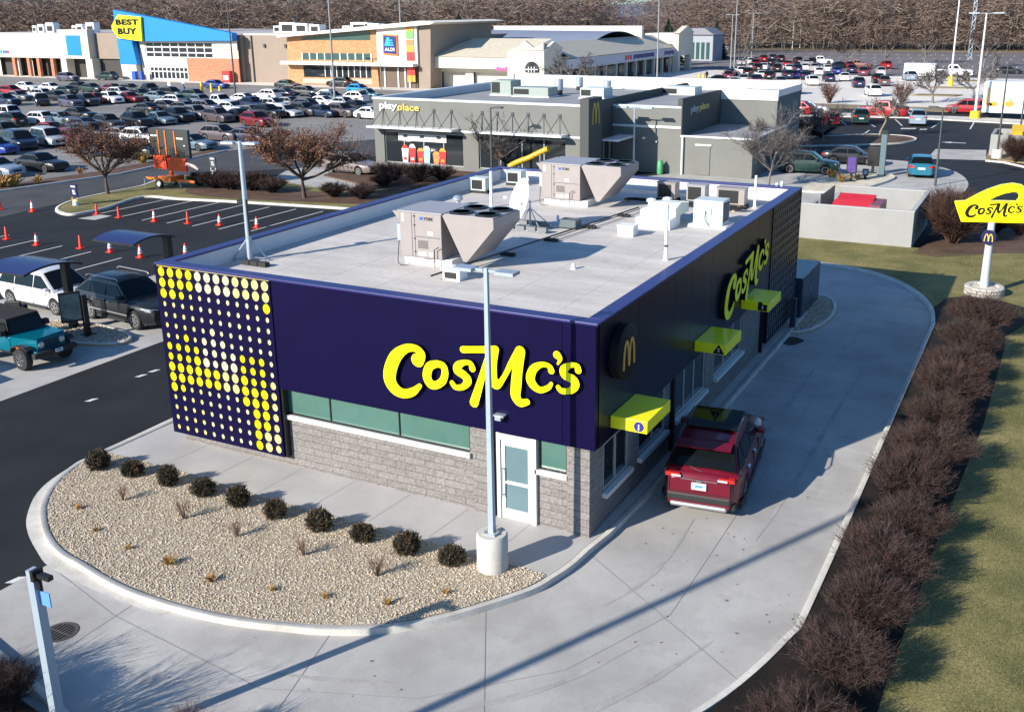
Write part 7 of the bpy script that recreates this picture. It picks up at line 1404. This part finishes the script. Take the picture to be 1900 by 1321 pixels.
t = copy_tree(proto['pickup']); t['label'] = 'white pickup truck towing the plain white box trailer on the right lot'; paint(t, COL['white']); t['category'] = 'pickup truck'; q = G(1769, 142.5); place(t, q.x, q.y+1, 0, 1.15)
t = copy_tree(proto['pickup']); t['label'] = 'orange brown pickup half hidden behind parked cars in the right lot'; paint(t, (.15, .055, .03)); q = G(1590, 128); place(t, q.x, q.y+1, 0, 1.0)
# ------------------------------------------------------------------ vegetation
def np_obj(name, vs, fs, mats, mi, parent=None, base=(0, 0, 0)):
    me = bpy.data.meshes.new(name); me.from_pydata(vs, [], fs)
    for m_ in mats: me.materials.append(m_)
    if mi is not None: me.polygons.foreach_set('material_index', mi)
    me.update(); o = bpy.data.objects.new(name, me); C.objects.link(o)
    if parent: o.parent = parent
    else: o.location = base
    return o
def blade_arrays(P0, P1, w_, rs):
    n = len(P0); D = P1-P0; A = rs.normal(size=(n, 3)); S_ = np.cross(D, A); S_ /= (np.linalg.norm(S_, axis=1, keepdims=True)+1e-9); w_ = np.asarray(w_).reshape(-1, 1)*np.ones((n, 1))
    v = np.zeros((n*4, 3)); v[0::4] = P0-S_*w_; v[1::4] = P0+S_*w_; v[2::4] = P1+S_*w_*.35; v[3::4] = P1-S_*w_*.35
    f = np.arange(n*4).reshape(n, 4); return v, f
TW = [mat('twig_brown', (0.075, 0.05, 0.042), .95, spec=.1), mat('twig_grey', (0.09, 0.073, 0.064), .95, spec=.1), mat('twig_dark', (0.02, 0.014, 0.013), .95, spec=.1), mat('twig_plum', (0.08, 0.042, 0.04), .95, spec=.1)]
TWG = [mat('twig_ash', (0.16, 0.145, 0.14), .9), mat('twig_taupe', (0.11, 0.095, 0.09), .9), mat('twig_umber', (0.06, 0.05, 0.046), .9)]
def twig_bush(seed, n, h, r, mats, wtw=.006, nst=60, up=.9, fill=1.0, low=.05, fl=.38):
    """dense leafless shrub: stems fan out from the base, twigs fork outward; returns mesh arrays"""
    rs = np.random.RandomState(seed); V_ = []; F_ = []; off = 0; M_ = []
    th = rs.uniform(0, 2*np.pi, nst); rad = r*np.sqrt(rs.uniform(.02, 1, nst)); tip = np.stack([rad*np.cos(th), rad*np.sin(th), h*(1-.35*(rad/r)**2)*rs.uniform(.72, 1.0, nst)], 1)
    base = tip*[.16, .16, 0]; mid = base*.45+tip*.55; mid[:, :2] *= .8
    for a, c_, w_ in ((base, mid, wtw*2.4), (mid, tip, wtw*1.6)):
        v, f = blade_arrays(a, c_, w_, rs); V_.append(v); F_.append(f+off); off += len(v); M_ += list(rs.randint(0, len(mats), len(f)))
    k = rs.randint(0, nst, n); s = rs.uniform(.18, 1, n)**.8; P0 = np.where((s < .5)[:, None], base[k]+(mid[k]-base[k])*(s*2)[:, None], mid[k]+(tip[k]-mid[k])*((s-.5)*2)[:, None])
    d = P0*[1.0, 1.0, .0]; d /= (np.linalg.norm(d, axis=1, keepdims=True)+1e-6); d = d*rs.uniform(.2, 1.0, (n, 1))+rs.normal(size=(n, 3))*.45; d[:, 2] = np.abs(d[:, 2])*.4+rs.uniform(.1, up, n); d /= np.linalg.norm(d, axis=1, keepdims=True)
    P1 = P0+d*rs.uniform(.12, fl, (n, 1))*h; P1[:, 2] = np.maximum(P1[:, 2], low)
    v, f = blade_arrays(P0, P1, wtw*.8, rs); V_.append(v); F_.append(f+off); off += len(v); M_ += list(rs.randint(0, len(mats), len(f)))
    n2 = int(n*fill); k = rs.randint(0, n, n2); s = rs.uniform(.3, 1, (n2, 1)); Q0 = P0[k]+(P1[k]-P0[k])*s; dd = (P1[k]-P0[k]); dd /= np.linalg.norm(dd, axis=1, keepdims=True); dd = dd+rs.normal(size=(n2, 3))*.5; dd /= np.linalg.norm(dd, axis=1, keepdims=True); Q1 = Q0+dd*rs.uniform(.07, .2, (n2, 1))*h; Q1[:, 2] = np.maximum(Q1[:, 2], low)
    v, f = blade_arrays(Q0, Q1, wtw*.6, rs); V_.append(v); F_.append(f+off); off += len(v); M_ += list(rs.randint(0, len(mats), len(f)))
    return np.concatenate(V_).tolist(), np.concatenate(F_).tolist(), M_
def bush_proto(name, label, cat, group, args, mats, base_r=.1):
    t = thing(name, label, cat, (0, 0, 0), group); vs, fs, mi = twig_bush(*args, mats=mats) if not isinstance(args, dict) else twig_bush(mats=mats, **args)
    np_obj('branches', vs, fs, mats, mi, t); return t
def stamp(protos_, i, x, y, z, s, rz, label):
    """first use of a prototype moves it, later uses copy it"""
    p = protos_[i % len(protos_)]
    if not p.get('u'): p['u'] = 1; o = p
    else: o = copy_tree(p)
    o['label'] = label; o.location = (x, y, z); o.rotation_euler = (0, 0, rz); o.scale = s if hasattr(s, '__len__') else (s, s, s); return o
hp = [bush_proto('hedge_shrub', 'x', 'shrub', 'leafless hedge shrubs along the drive', dict(seed=21+k, n=6500, h=1.05, r=.86, wtw=.0048, nst=150, fill=1.6, fl=.28), TW) for k in range(3)]
order = ['nearest the bottom edge', 'second from the bottom edge', 'third from the bottom edge', 'fourth from the bottom edge', 'fifth from the bottom edge', 'sixth from the bottom edge', 'seventh from the bottom edge', 'eighth, level with the red SUV nose', 'ninth, level with the second canopy', 'tenth, below the third canopy', 'eleventh, close below the pylon sign', 'at the far end by the pylon sign base']
hx = [(6.05, -5.0, 1.05), (6.3, -2.8, 1.05), (6.5, -.7, 1.0), (6.45, 1.3, 1.2), (6.75, 3.4, 1.0), (6.45, 5.4, 1.2), (6.7, 7.8, 1.28), (6.6, 10.4, 1.12), (6.7, 12.9, 1.25), (6.75, 15.5, 1.25), (6.8, 18.3, 1.28), (6.95, 21.4, 1.32)]
for i, (x, y, s) in enumerate(hx): stamp(hp, i, x, y, .1, (s*.98, s*1.08, s*(.92+.1*(i % 3))), i*1.3, 'dark leafless hedge shrub beside the drive, '+order[i])
b2 = [bush_proto('hedge_shrub', 'x', 'shrub', 'leafless shrubs in the planted beds', dict(seed=41+k, n=2600, h=1.2, r=1.3, wtw=.013, nst=80, fill=1.0), TW) for k in range(2)]
for i, (px, py, s, lb) in enumerate([(400, 350, 1.0, 'dark leafless shrub right of the orange trailer, leftmost in its bed'), (430, 352, 1.1, 'dark leafless shrub left of the roof mast in the hedge bed'), (470, 354, 1.1, 'dark leafless shrub just right of the roof mast'), (505, 358, .9, 'dark leafless shrub below the twin trunk tree, left side'), (372, 344, .8, 'low dark shrub beside the orange trailer wheel'), (620, 366, .85, 'open leafless shrub right of the second tree trunk, left of two'), (672, 370, .85, 'open leafless shrub right of the second tree trunk, right of two'), (728, 336, 1.15, 'wine brown rounded shrub before the poster window, left of two'), (775, 338, 1.1, 'wine brown rounded shrub before the poster window, right of two'), (712, 346, .8, 'low shrub with red berries under the poster window'), (820, 334, .9, 'dark shrub below the posters at the navy roof edge'), (520, 262, 1.0, 'dark shrub behind the second bare tree')]):
    q = G(px, py, .1); stamp(b2, i, q.x, q.y, .1, s, i*2.1, lb)
b3 = [bush_proto('hedge_shrub', 'x', 'shrub', 'big leafless shrubs by the enclosure walls', dict(seed=61, n=4200, h=2.6, r=1.55, wtw=.012, nst=110, fill=1.2), [mat('twig_rust', (0.10, 0.045, 0.028), .9), TW[0], TW[2]])]
for i, (x, y, s, lb) in enumerate([(4.4, 38.2, 1.0, 'tall rusty brown leafless shrub against the end of the grey enclosure'), (3.9, 41.5, .9, 'rusty shrub behind the tall one at the enclosure end')]): stamp(b3, i, x, y, .1, s, i, lb)
for i, (px, py, s, lb) in enumerate([(1885, 300, .8, 'rounded brown shrub at the right edge enclosure'), (1850, 432, .45, 'low dark shrub behind the yellow pylon, left'), (1890, 436, .45, 'low dark shrub behind the yellow pylon, right')]): q = G(px, py, .1); stamp(b3, 3+i, q.x, q.y, .1, s, i*2, lb)
# shrubs at the lower left and the ones just below the frame whose shadows rake the concrete
b4 = [bush_proto('bare_shrub', 'x', 'shrub', 'tall leafless shrubs by the camera post', dict(seed=71+k, n=1300, h=2.0, r=.7, wtw=.008, nst=60, fill=.9, up=1.6), [mat('twig_red', (0.16, 0.07, 0.065), .9), TWG[1]]) for k in range(1)]
tA = G(235, 1195); tB = G(405, 1245); sh = Vector((SH.x, SH.y, 0))
for i, (p, lb, s) in enumerate([(tA-sh*4.9, 'tall shrub below the frame, casting the left fan of twig shadow', 1.05), (tB-sh*5.6, 'tall shrub below the frame, casting the right fan of twig shadow', 1.2), (G(356, 1392)-sh*0, 'small reddish shrub rising at the bottom edge right of the post', .42), (tB-sh*5.6+Vector((1.2, -.9, 0)), 'tall shrub out of frame beside the shadow casting ones', 1.1)]): stamp(b4, i, p.x, p.y, .05, s, i*1.7, lb)
q = G(20, 1325); q2 = G(60, 1345)
stamp(hp, 1, q.x-.2, q.y, .05, .8, 1.0, 'grey brown leafless shrub in the bottom left corner'); stamp(hp, 2, q.x-1.9, q.y-.6, .05, .8, 2.0, 'leafless shrub at the left edge behind the camera post')
# evergreen balls in the gravel
def ball_bush(seed, r, mats, n=2600, name='foliage', lf=.045):
    rs = np.random.RandomState(seed); d = rs.normal(size=(n, 3)); d /= np.linalg.norm(d, axis=1, keepdims=True); lump = 1+.13*np.sin(d[:, 0]*7+seed)*np.cos(d[:, 1]*6)+.07*np.sin(d[:, 2]*11); rr_ = r*lump*rs.uniform(.55, 1.05, n); P0 = d*rr_[:, None]; P0[:, 2] = P0[:, 2]*.95+r*.86; o = d+rs.normal(size=(n, 3))*.6; o[:, 2] += .5; o /= np.linalg.norm(o, axis=1, keepdims=True)
    P1 = P0+o*rs.uniform(.5, 1.3, (n, 1))*lf*1.6; v, f = blade_arrays(P0, P1, np.full(n, lf*.28), rs); return v.tolist(), f.tolist(), list(rs.randint(0, len(mats), n))
EG = [mat('leaf_olive', (0.05, 0.042, 0.02), .8), mat('leaf_brown_dark', (0.045, 0.027, 0.017), .8), mat('leaf_green_dark', (0.03, 0.036, 0.018), .8), mat('leaf_bronze', (0.095, 0.055, 0.03), .8)]
ep = []
for k in range(3):
    t = thing('round_shrub', 'x', 'shrub', (0, 0, 0), 'round evergreen shrubs in the gravel bed'); vs, fs, mi = ball_bush(5+k, (.27, .255, .28)[k], EG, 2400); np_obj('foliage', vs, fs, EG, mi, t)
    b = MB()
    for a in range(6): b.tube([(0, 0, 0), (.1*math.cos(a), .1*math.sin(a), .18), (.18*math.cos(a+.2), .18*math.sin(a+.2), .32)], [.014, .01, .006], 5)
    b.build('stem', M_wood, t); ep.append(t)
bx_ = [(173, 874), (236, 887), (303, 905), (368, 923), (433, 943), (502, 965), (583, 989), (663, 1009), (747, 1033), (830, 1053)]
nm = ['leftmost', 'second from left', 'third from left', 'fourth from left, with one tall shoot', 'fifth from left', 'fifth from right', 'fourth from right', 'third from right', 'second from right', 'rightmost, next to the white pole footing']
for i, (px, py) in enumerate(bx_): q = G(px, py, .15); stamp(ep, i, q.x, q.y+.2, .14, (1+.1*math.sin(i*2.3), 1+.1*math.cos(i*1.7), 1+.12*math.sin(i*3.1+1)), i*1.1, 'dark round shrub in the gravel bed row, '+nm[i])
gp_ = bush_proto('dry_tuft', 'x', 'plant', 'dry twiggy tufts in the gravel bed', dict(seed=81, n=160, h=.55, r=.2, wtw=.0045, nst=26, fill=.6, up=1.4), [mat('dry_stem', (0.25, 0.13, 0.09), .9), TW[1]]); gl = [gp_]
for i, (px, py, s, lb) in enumerate([(229, 928, .85, 'dry tuft in the gravel below the second round shrub'), (342, 962, 1.0, 'dry tuft in the gravel below the third round shrub'), (440, 995, .85, 'dry tuft in the gravel below the fifth round shrub'), (562, 1030, .9, 'dry tuft in the gravel below the fourth round shrub from right'), (700, 1068, 1.0, 'dry tuft in the gravel left of the white pole footing')]): q = G(px, py, .15); stamp(gl, 0, q.x, q.y, .15, s, i, lb)
yp = bush_proto('yellowed_plant', 'x', 'plant', 'small yellowed plants in the gravel bed', dict(seed=82, n=120, h=.16, r=.15, wtw=.009, nst=22, fill=.4, up=.6), [mat('yellow_leaf', (0.5, 0.32, 0.08), .8), mat('olive_leaf', (0.25, 0.22, 0.05), .8), mat('orange_leaf', (0.5, 0.2, 0.08), .8)]); yl = [yp]
for i, (px, py, s, lb) in enumerate([(316, 1046, 1.4, 'tan orange withered plant in the middle left of the gravel'), (391, 1078, 1.2, 'yellow and red withered plant left of centre near the kerb'), (145, 944, .9, 'small yellow plant near the left end of the gravel'), (238, 1019, .8, 'small olive plant low on the left of the gravel'), (720, 1121, 1.0, 'yellow withered plant near the kerb left of the pole footing'), (604, 1109, .9, 'pale yellow plant near the kerb in the middle'), (828, 1101, .8, 'small yellow plant below the pole footing'), (178, 985, .8, 'small orange plant left in the gravel'), (505, 1095, .8, 'olive plant near the kerb left of middle')]): q = G(px, py, .15); stamp(yl, 0, q.x, q.y, .15, s, i, lb)
for i, (px, py, s, lb) in enumerate([(1543, 330, 4, 'dark brown clump on the cream order island, left of the purple board'), (1560, 338, 4, 'olive clump on the cream order island'), (1590, 334, 3, 'rusty clump right of the purple board post'), (25, 345, 6, 'wide tan grass clump at the left edge by the road'), (5, 348, 6, 'rusty grass clump cut by the left edge'), (72, 340, 4, 'yellow grass clump by the road kerb'), (265, 302, 6, 'tan grass clump beside the board trailer'), (150, 322, 3, 'small tan clump right of the black sedan')]): q = G(px, py, .1); stamp(yl, 0, q.x, q.y, .1, s, i, lb)
# ------------------------------------------------------------------ trees
def tree(name, label, x, y, z, h, spread, seed, wood, twm, leaf=None, nleaf=0, group=None, tr=.16, limbs=7, wtw=.016, th=.28, dens=1.0, leafs=.09, cat='tree', nsub=5):
    rs = np.random.RandomState(seed); rr_ = random.Random(seed); t = thing(name, label, cat, (x, y, z), group); tb = MB(); ends = []
    def limb(p, d, L, r, lvl):
        pts = [p]; q = p.copy(); dd = d.copy(); n = 4
        for k in range(n):
            dd = (dd+Vector((rr_.uniform(-.22, .22), rr_.uniform(-.22, .22), rr_.uniform(-.05, .22)))).normalized(); q = q+dd*L/n; pts.append(q.copy())
        tb.tube([v+Vector((x, y, z)) for v in pts], [r*(1-.16*k) for k in range(n+1)], 7 if lvl == 0 else 5 if lvl == 1 else 3, None, False)
        if lvl >= 2: ends.append((pts, L)); return
        nb = nsub if lvl else limbs
        for k in range(nb):
            s = rr_.uniform(.35, 1.0) if lvl else rr_.uniform(.8, 1.0); i = min(n-1, int(s*n)); o = pts[i].lerp(pts[i+1], s*n-i); a = 2*math.pi*(k+rr_.random()*.6)/nb
            if lvl == 0: nd = Vector((math.cos(a)*spread, math.sin(a)*spread, rr_.uniform(.45, 1.3))).normalized(); l2 = h*(1-th)*rr_.uniform(.5, .72)
            else: nd = (dd*1.0+Vector((rr_.uniform(-1, 1), rr_.uniform(-1, 1), rr_.uniform(-.3, .8)))*.85).normalized(); l2 = L*rr_.uniform(.45, .7)
            limb(o, nd, l2, r*(.62 if lvl == 0 else .5), lvl+1)
    limb(Vector((0, 0, 0)), Vector((0, 0, 1)), h*th, tr, 0)
    tb.build('trunk', wood, t, smooth=60); P0 = []; P1 = []
    for pts, L in ends:
        for k in range(int(26*dens)):
            s = rr_.uniform(.15, 1)*4; i = min(3, int(s)); o = pts[i].lerp(pts[i+1], s-i); d = ((pts[i+1]-pts[i]).normalized()*.9+Vector((rr_.gauss(0, .7), rr_.gauss(0, .7), rr_.gauss(.15, .5)))).normalized(); e_ = o+d*L*rr_.uniform(.25, .6); P0.append(o); P1.append(e_)
            for j in range(2): f = rr_.uniform(.4, .9); o3 = o.lerp(e_, f); P0.append(o3); P1.append(o3+(d+Vector((rr_.gauss(0, .6), rr_.gauss(0, .6), rr_.gauss(0, .5)))).normalized()*L*rr_.uniform(.12, .3))
    P0 = np.array([tuple(v) for v in P0]); P1 = np.array([tuple(v) for v in P1]); v, f = blade_arrays(P0, P1, np.full(len(P0), wtw), rs); mats = list(twm); mi = rs.randint(0, len(mats), len(f)).tolist(); vs = v.tolist(); fs = f.tolist()
    if leaf:
        k = rs.randint(0, len(P1), nleaf); c_ = P0[k]+(P1[k]-P0[k])*rs.uniform(.3, 1, (nleaf, 1)); d = rs.normal(size=(nleaf, 3)); d /= np.linalg.norm(d, axis=1, keepdims=True); lv_, lf_ = blade_arrays(c_, c_+d*leafs*rs.uniform(.6, 1.3, (nleaf, 1)), np.full(nleaf, leafs*.42), rs); o = len(vs); vs += lv_.tolist(); fs += (lf_+o).tolist(); mi += (rs.randint(0, len(leaf), nleaf)+len(mats)).tolist(); mats += list(leaf)
    np_obj('crown', vs, fs, mats, mi, t); return t
RT = [mat('twig_warm', (0.14, 0.09, 0.07), .9), mat('twig_warm_dark', (0.09, 0.06, 0.05), .9)]
RL = [mat('leaf_rust', (0.22, 0.075, 0.035), .8), mat('leaf_red_brown', (0.14, 0.045, 0.03), .8), mat('leaf_tan', (0.3, 0.16, 0.08), .8)]
q = G(200, 360, .1); tree('rust_tree', 'small spreading tree with rusty leftover leaves, on the grass strip by the navy totem', q.x, q.y, .1, 6.0, 1.35, 3, M_wood, RT, RL, 7000, tr=.15, limbs=9, wtw=.0115, th=.24, leafs=.085, dens=1.3)
q = G(565, 368, .1); tree('rust_tree', 'wide rusty leaved tree in the hedge bed left of the navy roof edge', q.x, q.y, .1, 6.9, 1.7, 9, M_wood, RT, RL, 12000, tr=.17, limbs=12, wtw=.0115, th=.25, leafs=.085, dens=1.4)
q = G(952, 318, .1); tree('bare_tree', 'bare grey tree before the dark shop window of the grey restaurant', q.x, q.y-2, .1, 5.0, 1.0, 12, M_wood, TWG, tr=.12, limbs=7, wtw=.014, dens=.9)
WGR = mat('bark_grey', (0.17, 0.155, 0.145), .9, var=.2, scale=8, bump=.3)
q = G(1425, 345, .1); tree('bare_tree', 'large bare grey tree by the rear corner, branches low over the order lane', q.x, q.y, .0, 5.8, 1.1, 15, WGR, TWG, tr=.13, limbs=9, wtw=.010, dens=1.5, th=.24)
q = G(1528, 262, .1); tree('bare_tree', 'low pale branched tree on the near left end of the oval mulch island', q.x, q.y, .1, 4.0, 1.3, 18, WGR, TWG, tr=.1, limbs=8, wtw=.014, dens=1.0, th=.2)
q = G(1405, 318, .1); tree('bare_tree', 'dense dark bare tree against the low grey annex wall', q.x, q.y+2, .0, 4.2, 1.0, 19, WGR, TW[1:3], tr=.14, limbs=8, wtw=.013, dens=1.2, th=.18)
q = G(1632, 252, .1); tree('bare_tree', 'slim bare tree on the oval mulch island', q.x, q.y, .1, 5.0, 1.1, 22, mat('bark_tan', (0.3, 0.24, 0.19), .9), TWG, tr=.14, limbs=6, wtw=.02, dens=.6, th=.42)
for i, (px, py, h, sp, lb, m2) in enumerate([(1062, 150, 11, 1.2, 'large bare tree rising before the cream gable tower and shop wing', TWG), (1808, 184, 6.5, 1.6, 'spreading bare tree with forked trunk above the red minivan', TWG), (1731, 192, 6.0, 1.0, 'slim bare tree on a brown island left of the yellow footed poles', TWG), (1570, 126, 8, 1.2, 'bare reddish tree behind the dense lot, left of the red far car', TW), (1640, 124, 8, 1.0, 'bare reddish tree above the red far car', TW), (1715, 118, 9, 1.1, 'bare tree behind the plain white box trailer', TW), (1825, 126, 10, 1.2, 'bare tree right of the lattice mast', TW), (1375, 126, 7, 1.0, 'bare tree beyond the left of the dense lot', TWG)]):
    q = G(px, py) if i else V(1062, 120, 1, 119); h = h if i else ztop(q.x, q.y, 78); tree('bare_tree', lb, q.x, q.y, 0, h, sp, 30+i, WGR, m2, tr=.2, limbs=6, wtw=.045, dens=.55, th=.25, nsub=4)
for i, (px, py, h, lb) in enumerate([(1538, 192, 4.2, 'vase shaped leafless shrub on the brown verge, left of two'), (1673, 193, 4.2, 'vase shaped leafless shrub on the brown verge, right of two')]): q = G(px, py); stamp([bush_proto('bare_shrub', 'x', 'shrub', 'vase shaped shrubs on the verge', dict(seed=90+i, n=500, h=h*.66, r=1.25, wtw=.035, nst=40, fill=.8, up=1.3), [mat('twig_pink', (0.26, 0.16, 0.14), .9), TW[0]])], 0, q.x, q.y, .05, 1, 0, lb)
for i, (px, py, lb) in enumerate([(1480, 252, 'brown leafless shrub in the mulch island beyond the bare branches, left'), (1522, 254, 'brown leafless shrub in the mulch island beyond the bare branches, right'), (1495, 213, 'small brown shrub between the parked cars on the bay verge'), (1652, 214, 'small brown shrub by the slim tree on the bay verge'), (445, 200, 'dark shrub between parked cars near the second tree crown')]): q = G(px, py, .1); stamp(b2, 20+i, q.x, q.y, .1, 1.3 if i < 2 else .9, i, lb)
# golden curl of play equipment behind the bare tree
q = V(980, 288, 1, 47.2); q.z -= 1.45; tz = q.z; t = thing('play_tube', 'yellow curled play tube seen through the bare tree before the shop window', 'play equipment', (q.x, q.y, 0)); b = MB(); pts = smoothline([(q.x-1.6, q.y, tz+.5), (q.x-.8, q.y-.1, tz+.9), (q.x+.1, q.y, tz+1.25), (q.x+1.0, q.y+.1, tz+1.7), (q.x+1.7, q.y, tz+2.0)], 5); b.tube(pts, .22, 12); b.build('tube', mat('tube_yellow', (0.5, 0.33, 0.02), .5), t, smooth=60)
b = MB()
for k in (2, 7, 12, 17): p_ = pts[k]; b.lathe([(.25, -.05), (.25, .05)], (p_.x, p_.y, p_.z), 12, axis='x')
b.build('tube_ring', mat('ring_amber', (0.65, 0.35, 0.0), .4), t); b = MB(); b.tube([(q.x-.8, q.y, 0), (q.x-.8, q.y, tz+.8)], .06, 6); b.tube([(q.x+1, q.y, 0), (q.x+1, q.y, tz+1.5)], .06, 6); b.build('leg', M_pg, t)
# evergreens near the shops
def conifer(x, y, h, r, label, m_, seed):
    rs = np.random.RandomState(seed); t = thing('evergreen_tree', label, 'tree', (x, y, 0)); n = 1500; zz = rs.uniform(.05, 1, n)**1.1; a = rs.uniform(0, 6.28, n); rad = r*(1-zz)*rs.uniform(.5, 1.1, n)+.1; P0 = np.stack([rad*np.cos(a)*.5, rad*np.sin(a)*.5, zz*h], 1); P1 = np.stack([rad*np.cos(a), rad*np.sin(a), zz*h-rs.uniform(0, .5, n)], 1); v, f = blade_arrays(P0, P1, np.full(n, .22), rs); np_obj('crown', v.tolist(), f.tolist(), m_, rs.randint(0, len(m_), n).tolist(), t)
    b = MB(); b.tube([(x, y, 0), (x, y, h*.8)], [.25, .08], 6); b.build('trunk', M_wood, t)
CG = [mat('fir_green', (0.03, 0.055, 0.025), .9), mat('fir_dark', (0.015, 0.03, 0.018), .9)]
CO = [mat('fir_orange', (0.2, 0.07, 0.03), .9), CG[1]]
for i, (px, dpt, pt, r, m_, lb) in enumerate([(852, 199, 26, 6.5, CG, 'dark round evergreen rising behind the curved grey roof'), (1090, 199, 38, 5, CG, 'dark evergreen behind the shop wing roof units, left'), (1152, 199, 40, 3.5, CO, 'orange brown tree among the units behind the shop wing'), (1240, 206, 36, 5.0, CG, 'green evergreen beside the tilted white panel'), (1330, 238, 40, 3.4, CG, 'dark pointed evergreen at the end of the grey blue building'), (1115, 199, 43, 4, CG, 'dark evergreen behind the shop wing roof units, right')]):
    x = V(px, 60, 1, dpt).x; conifer(x, dpt, ztop(x, dpt, pt), r, lb, m_, 50+i)
# the wood
def wood(name, label, spots, mats, seed, nb, hmin, hmax):
    rs = np.random.RandomState(seed); vs = []; fs = []; mi = []; off = 0
    for (x, y) in spots:
        h = rs.uniform(hmin, hmax); r = h*rs.uniform(.32, .55); n = nb; c_ = rs.randint(0, len(mats)-1); zz = rs.uniform(.1, 1, n); prof = np.sqrt(np.clip(1-((zz-.5)/.56)**2, .05, 1)); a = rs.uniform(0, 6.28, n); rad = r*prof*np.sqrt(rs.uniform(.05, 1, n))
        P0 = np.stack([x+rad*np.cos(a)*.6, y+rad*np.sin(a)*.6, h*zz*.86], 1); P1 = P0+np.stack([np.cos(a)*.6+rs.normal(size=n)*.5, np.sin(a)*.6+rs.normal(size=n)*.5, rs.uniform(-.35, .8, n)], 1)*(h*rs.uniform(.06, .16, n))[:, None]
        v, f = blade_arrays(P0, P1, rs.uniform(.04, .12, n), rs); vs.append(v); fs.append(f+off); off += len(v); mi += list(np.where(rs.uniform(size=n) < .72, c_, rs.randint(0, len(mats), n)))
        tv, tf = blade_arrays(np.array([[x, y, 0.]]), np.array([[x+rs.uniform(-2.5, 2.5), y, h*rs.uniform(.5, .85)]]), np.full(1, .09), rs); vs.append(tv); fs.append(tf+off); off += len(tv); mi += [len(mats)-1]
    o = np_obj(name, np.concatenate(vs).tolist(), np.concatenate(fs).tolist(), mats, mi); return tag(o, label, 'wood', None, 'stuff')
WM = [mat('wood_brown', (0.175, 0.122, 0.096), .95), mat('wood_grey', (0.20, 0.16, 0.132), .95), mat('wood_umber', (0.145, 0.10, 0.082), .95), mat('wood_tan', (0.24, 0.19, 0.15), .95), mat('wood_plum', (0.17, 0.11, 0.095), .95), mat('wood_trunk', (0.15, 0.13, 0.12), .95)]
rw = random.Random(3); sp = []
for k in range(1300): sp.append((rw.uniform(-115, 175), 303+abs(rw.gauss(0, 1))*38))
wood('bare_woodland', 'leafless grey brown wood filling the background behind the right lots', sp, WM, 5, 190, 15, 25)
sp = [(rw.uniform(-470, -70), 205+abs(rw.gauss(0, 1))*48) for k in range(1600)]
sp = [q_ for q_ in sp if not (q_[0] > -105 and q_[1] < 265)]
wood('bare_woodland', 'leafless dark brown wood in the background behind the shopping centre', sp, [WM[0], WM[2], WM[4], WM[1], WM[5]], 6, 170, 16.5, 21.5)
def hill(name, pts, y0, y1, m_):
    b = MB(); n = len(pts); b.grid([[(x, y0, -5) for x, h in pts], [(x, y0+(y1-y0)*.3, h*.7) for x, h in pts], [(x, (y0+y1)/2, h) for x, h in pts], [(x, y1, h*.8) for x, h in pts]], m_); o = b.build(name, smooth=60); o['kind'] = 'structure'
M_hill = ground_mat('far_wooded_hill', (0.07, 0.055, 0.055), (0.11, 0.09, 0.085), fine=.12, broad=.02, fv=.3, bump=.3)
rh = random.Random(9)
hill('wooded_rise', [(-1400+60*k, 5+2*math.sin(k*.7)+rh.uniform(0, 2)) for k in range(50)], 420, 620, M_hill)
hill('far_hills', [(-3400+140*k, 12+8*math.sin(k*.35)+rh.uniform(0, 4)) for k in range(50)], 1300, 2000, mat('far_hill_haze_blue', (0.12, 0.15, 0.22), .95))  # bluish haze of distance is mixed into the far hill colour
# walker on the strip walkway
q = G(1311, 152); t = bpy.data.meshes.new('person'); J = {'pel': (0, 0, .95), 'ch': (0, .02, 1.35), 'nk': (0, .03, 1.52), 'hd': (0, .04, 1.68), 'lk': (.12, .16, .52), 'lf': (.14, .05, .05), 'rk': (-.1, -.02, .5), 'rf': (-.14, -.32, .1), 'ls': (.2, .02, 1.42), 'le': (.26, -.08, 1.15), 'lh': (.26, .06, .92), 'rs': (-.2, .02, 1.42), 're': (-.27, .1, 1.16), 'rh': (-.25, .26, 1.0)}
ks = list(J); ed = [('pel', 'ch'), ('ch', 'nk'), ('nk', 'hd'), ('pel', 'lk'), ('lk', 'lf'), ('pel', 'rk'), ('rk', 'rf'), ('ch', 'ls'), ('ls', 'le'), ('le', 'lh'), ('ch', 'rs'), ('rs', 're'), ('re', 'rh')]
t.from_pydata([J[k] for k in ks], [(ks.index(a), ks.index(c_)) for a, c_ in ed], []); pr = bpy.data.objects.new('person', t); C.objects.link(pr); sk_ = pr.modifiers.new('skin', 'SKIN')
for i, k in enumerate(ks): r_ = {'pel': .15, 'ch': .17, 'nk': .06, 'hd': .11, 'lk': .08, 'rk': .08, 'lf': .05, 'rf': .05, 'ls': .08, 'rs': .08, 'le': .055, 're': .055, 'lh': .04, 'rh': .04}[k]; t.skin_vertices[0].data[i].radius = (r_, r_); t.skin_vertices[0].data[i].use_root = (k == 'pel')
pr.modifiers.new('sub', 'SUBSURF').levels = 1; t.materials.append(mat('dark_coat', (0.015, 0.015, 0.02), .9)); pr.location = (q.x, q.y, 0); pr.rotation_euler = (0, 0, 1.2); pr.scale = (1.1, 1.1, 1.1); tag(pr, 'person in dark coat walking beside the yellow bollards on the strip walkway', 'person')
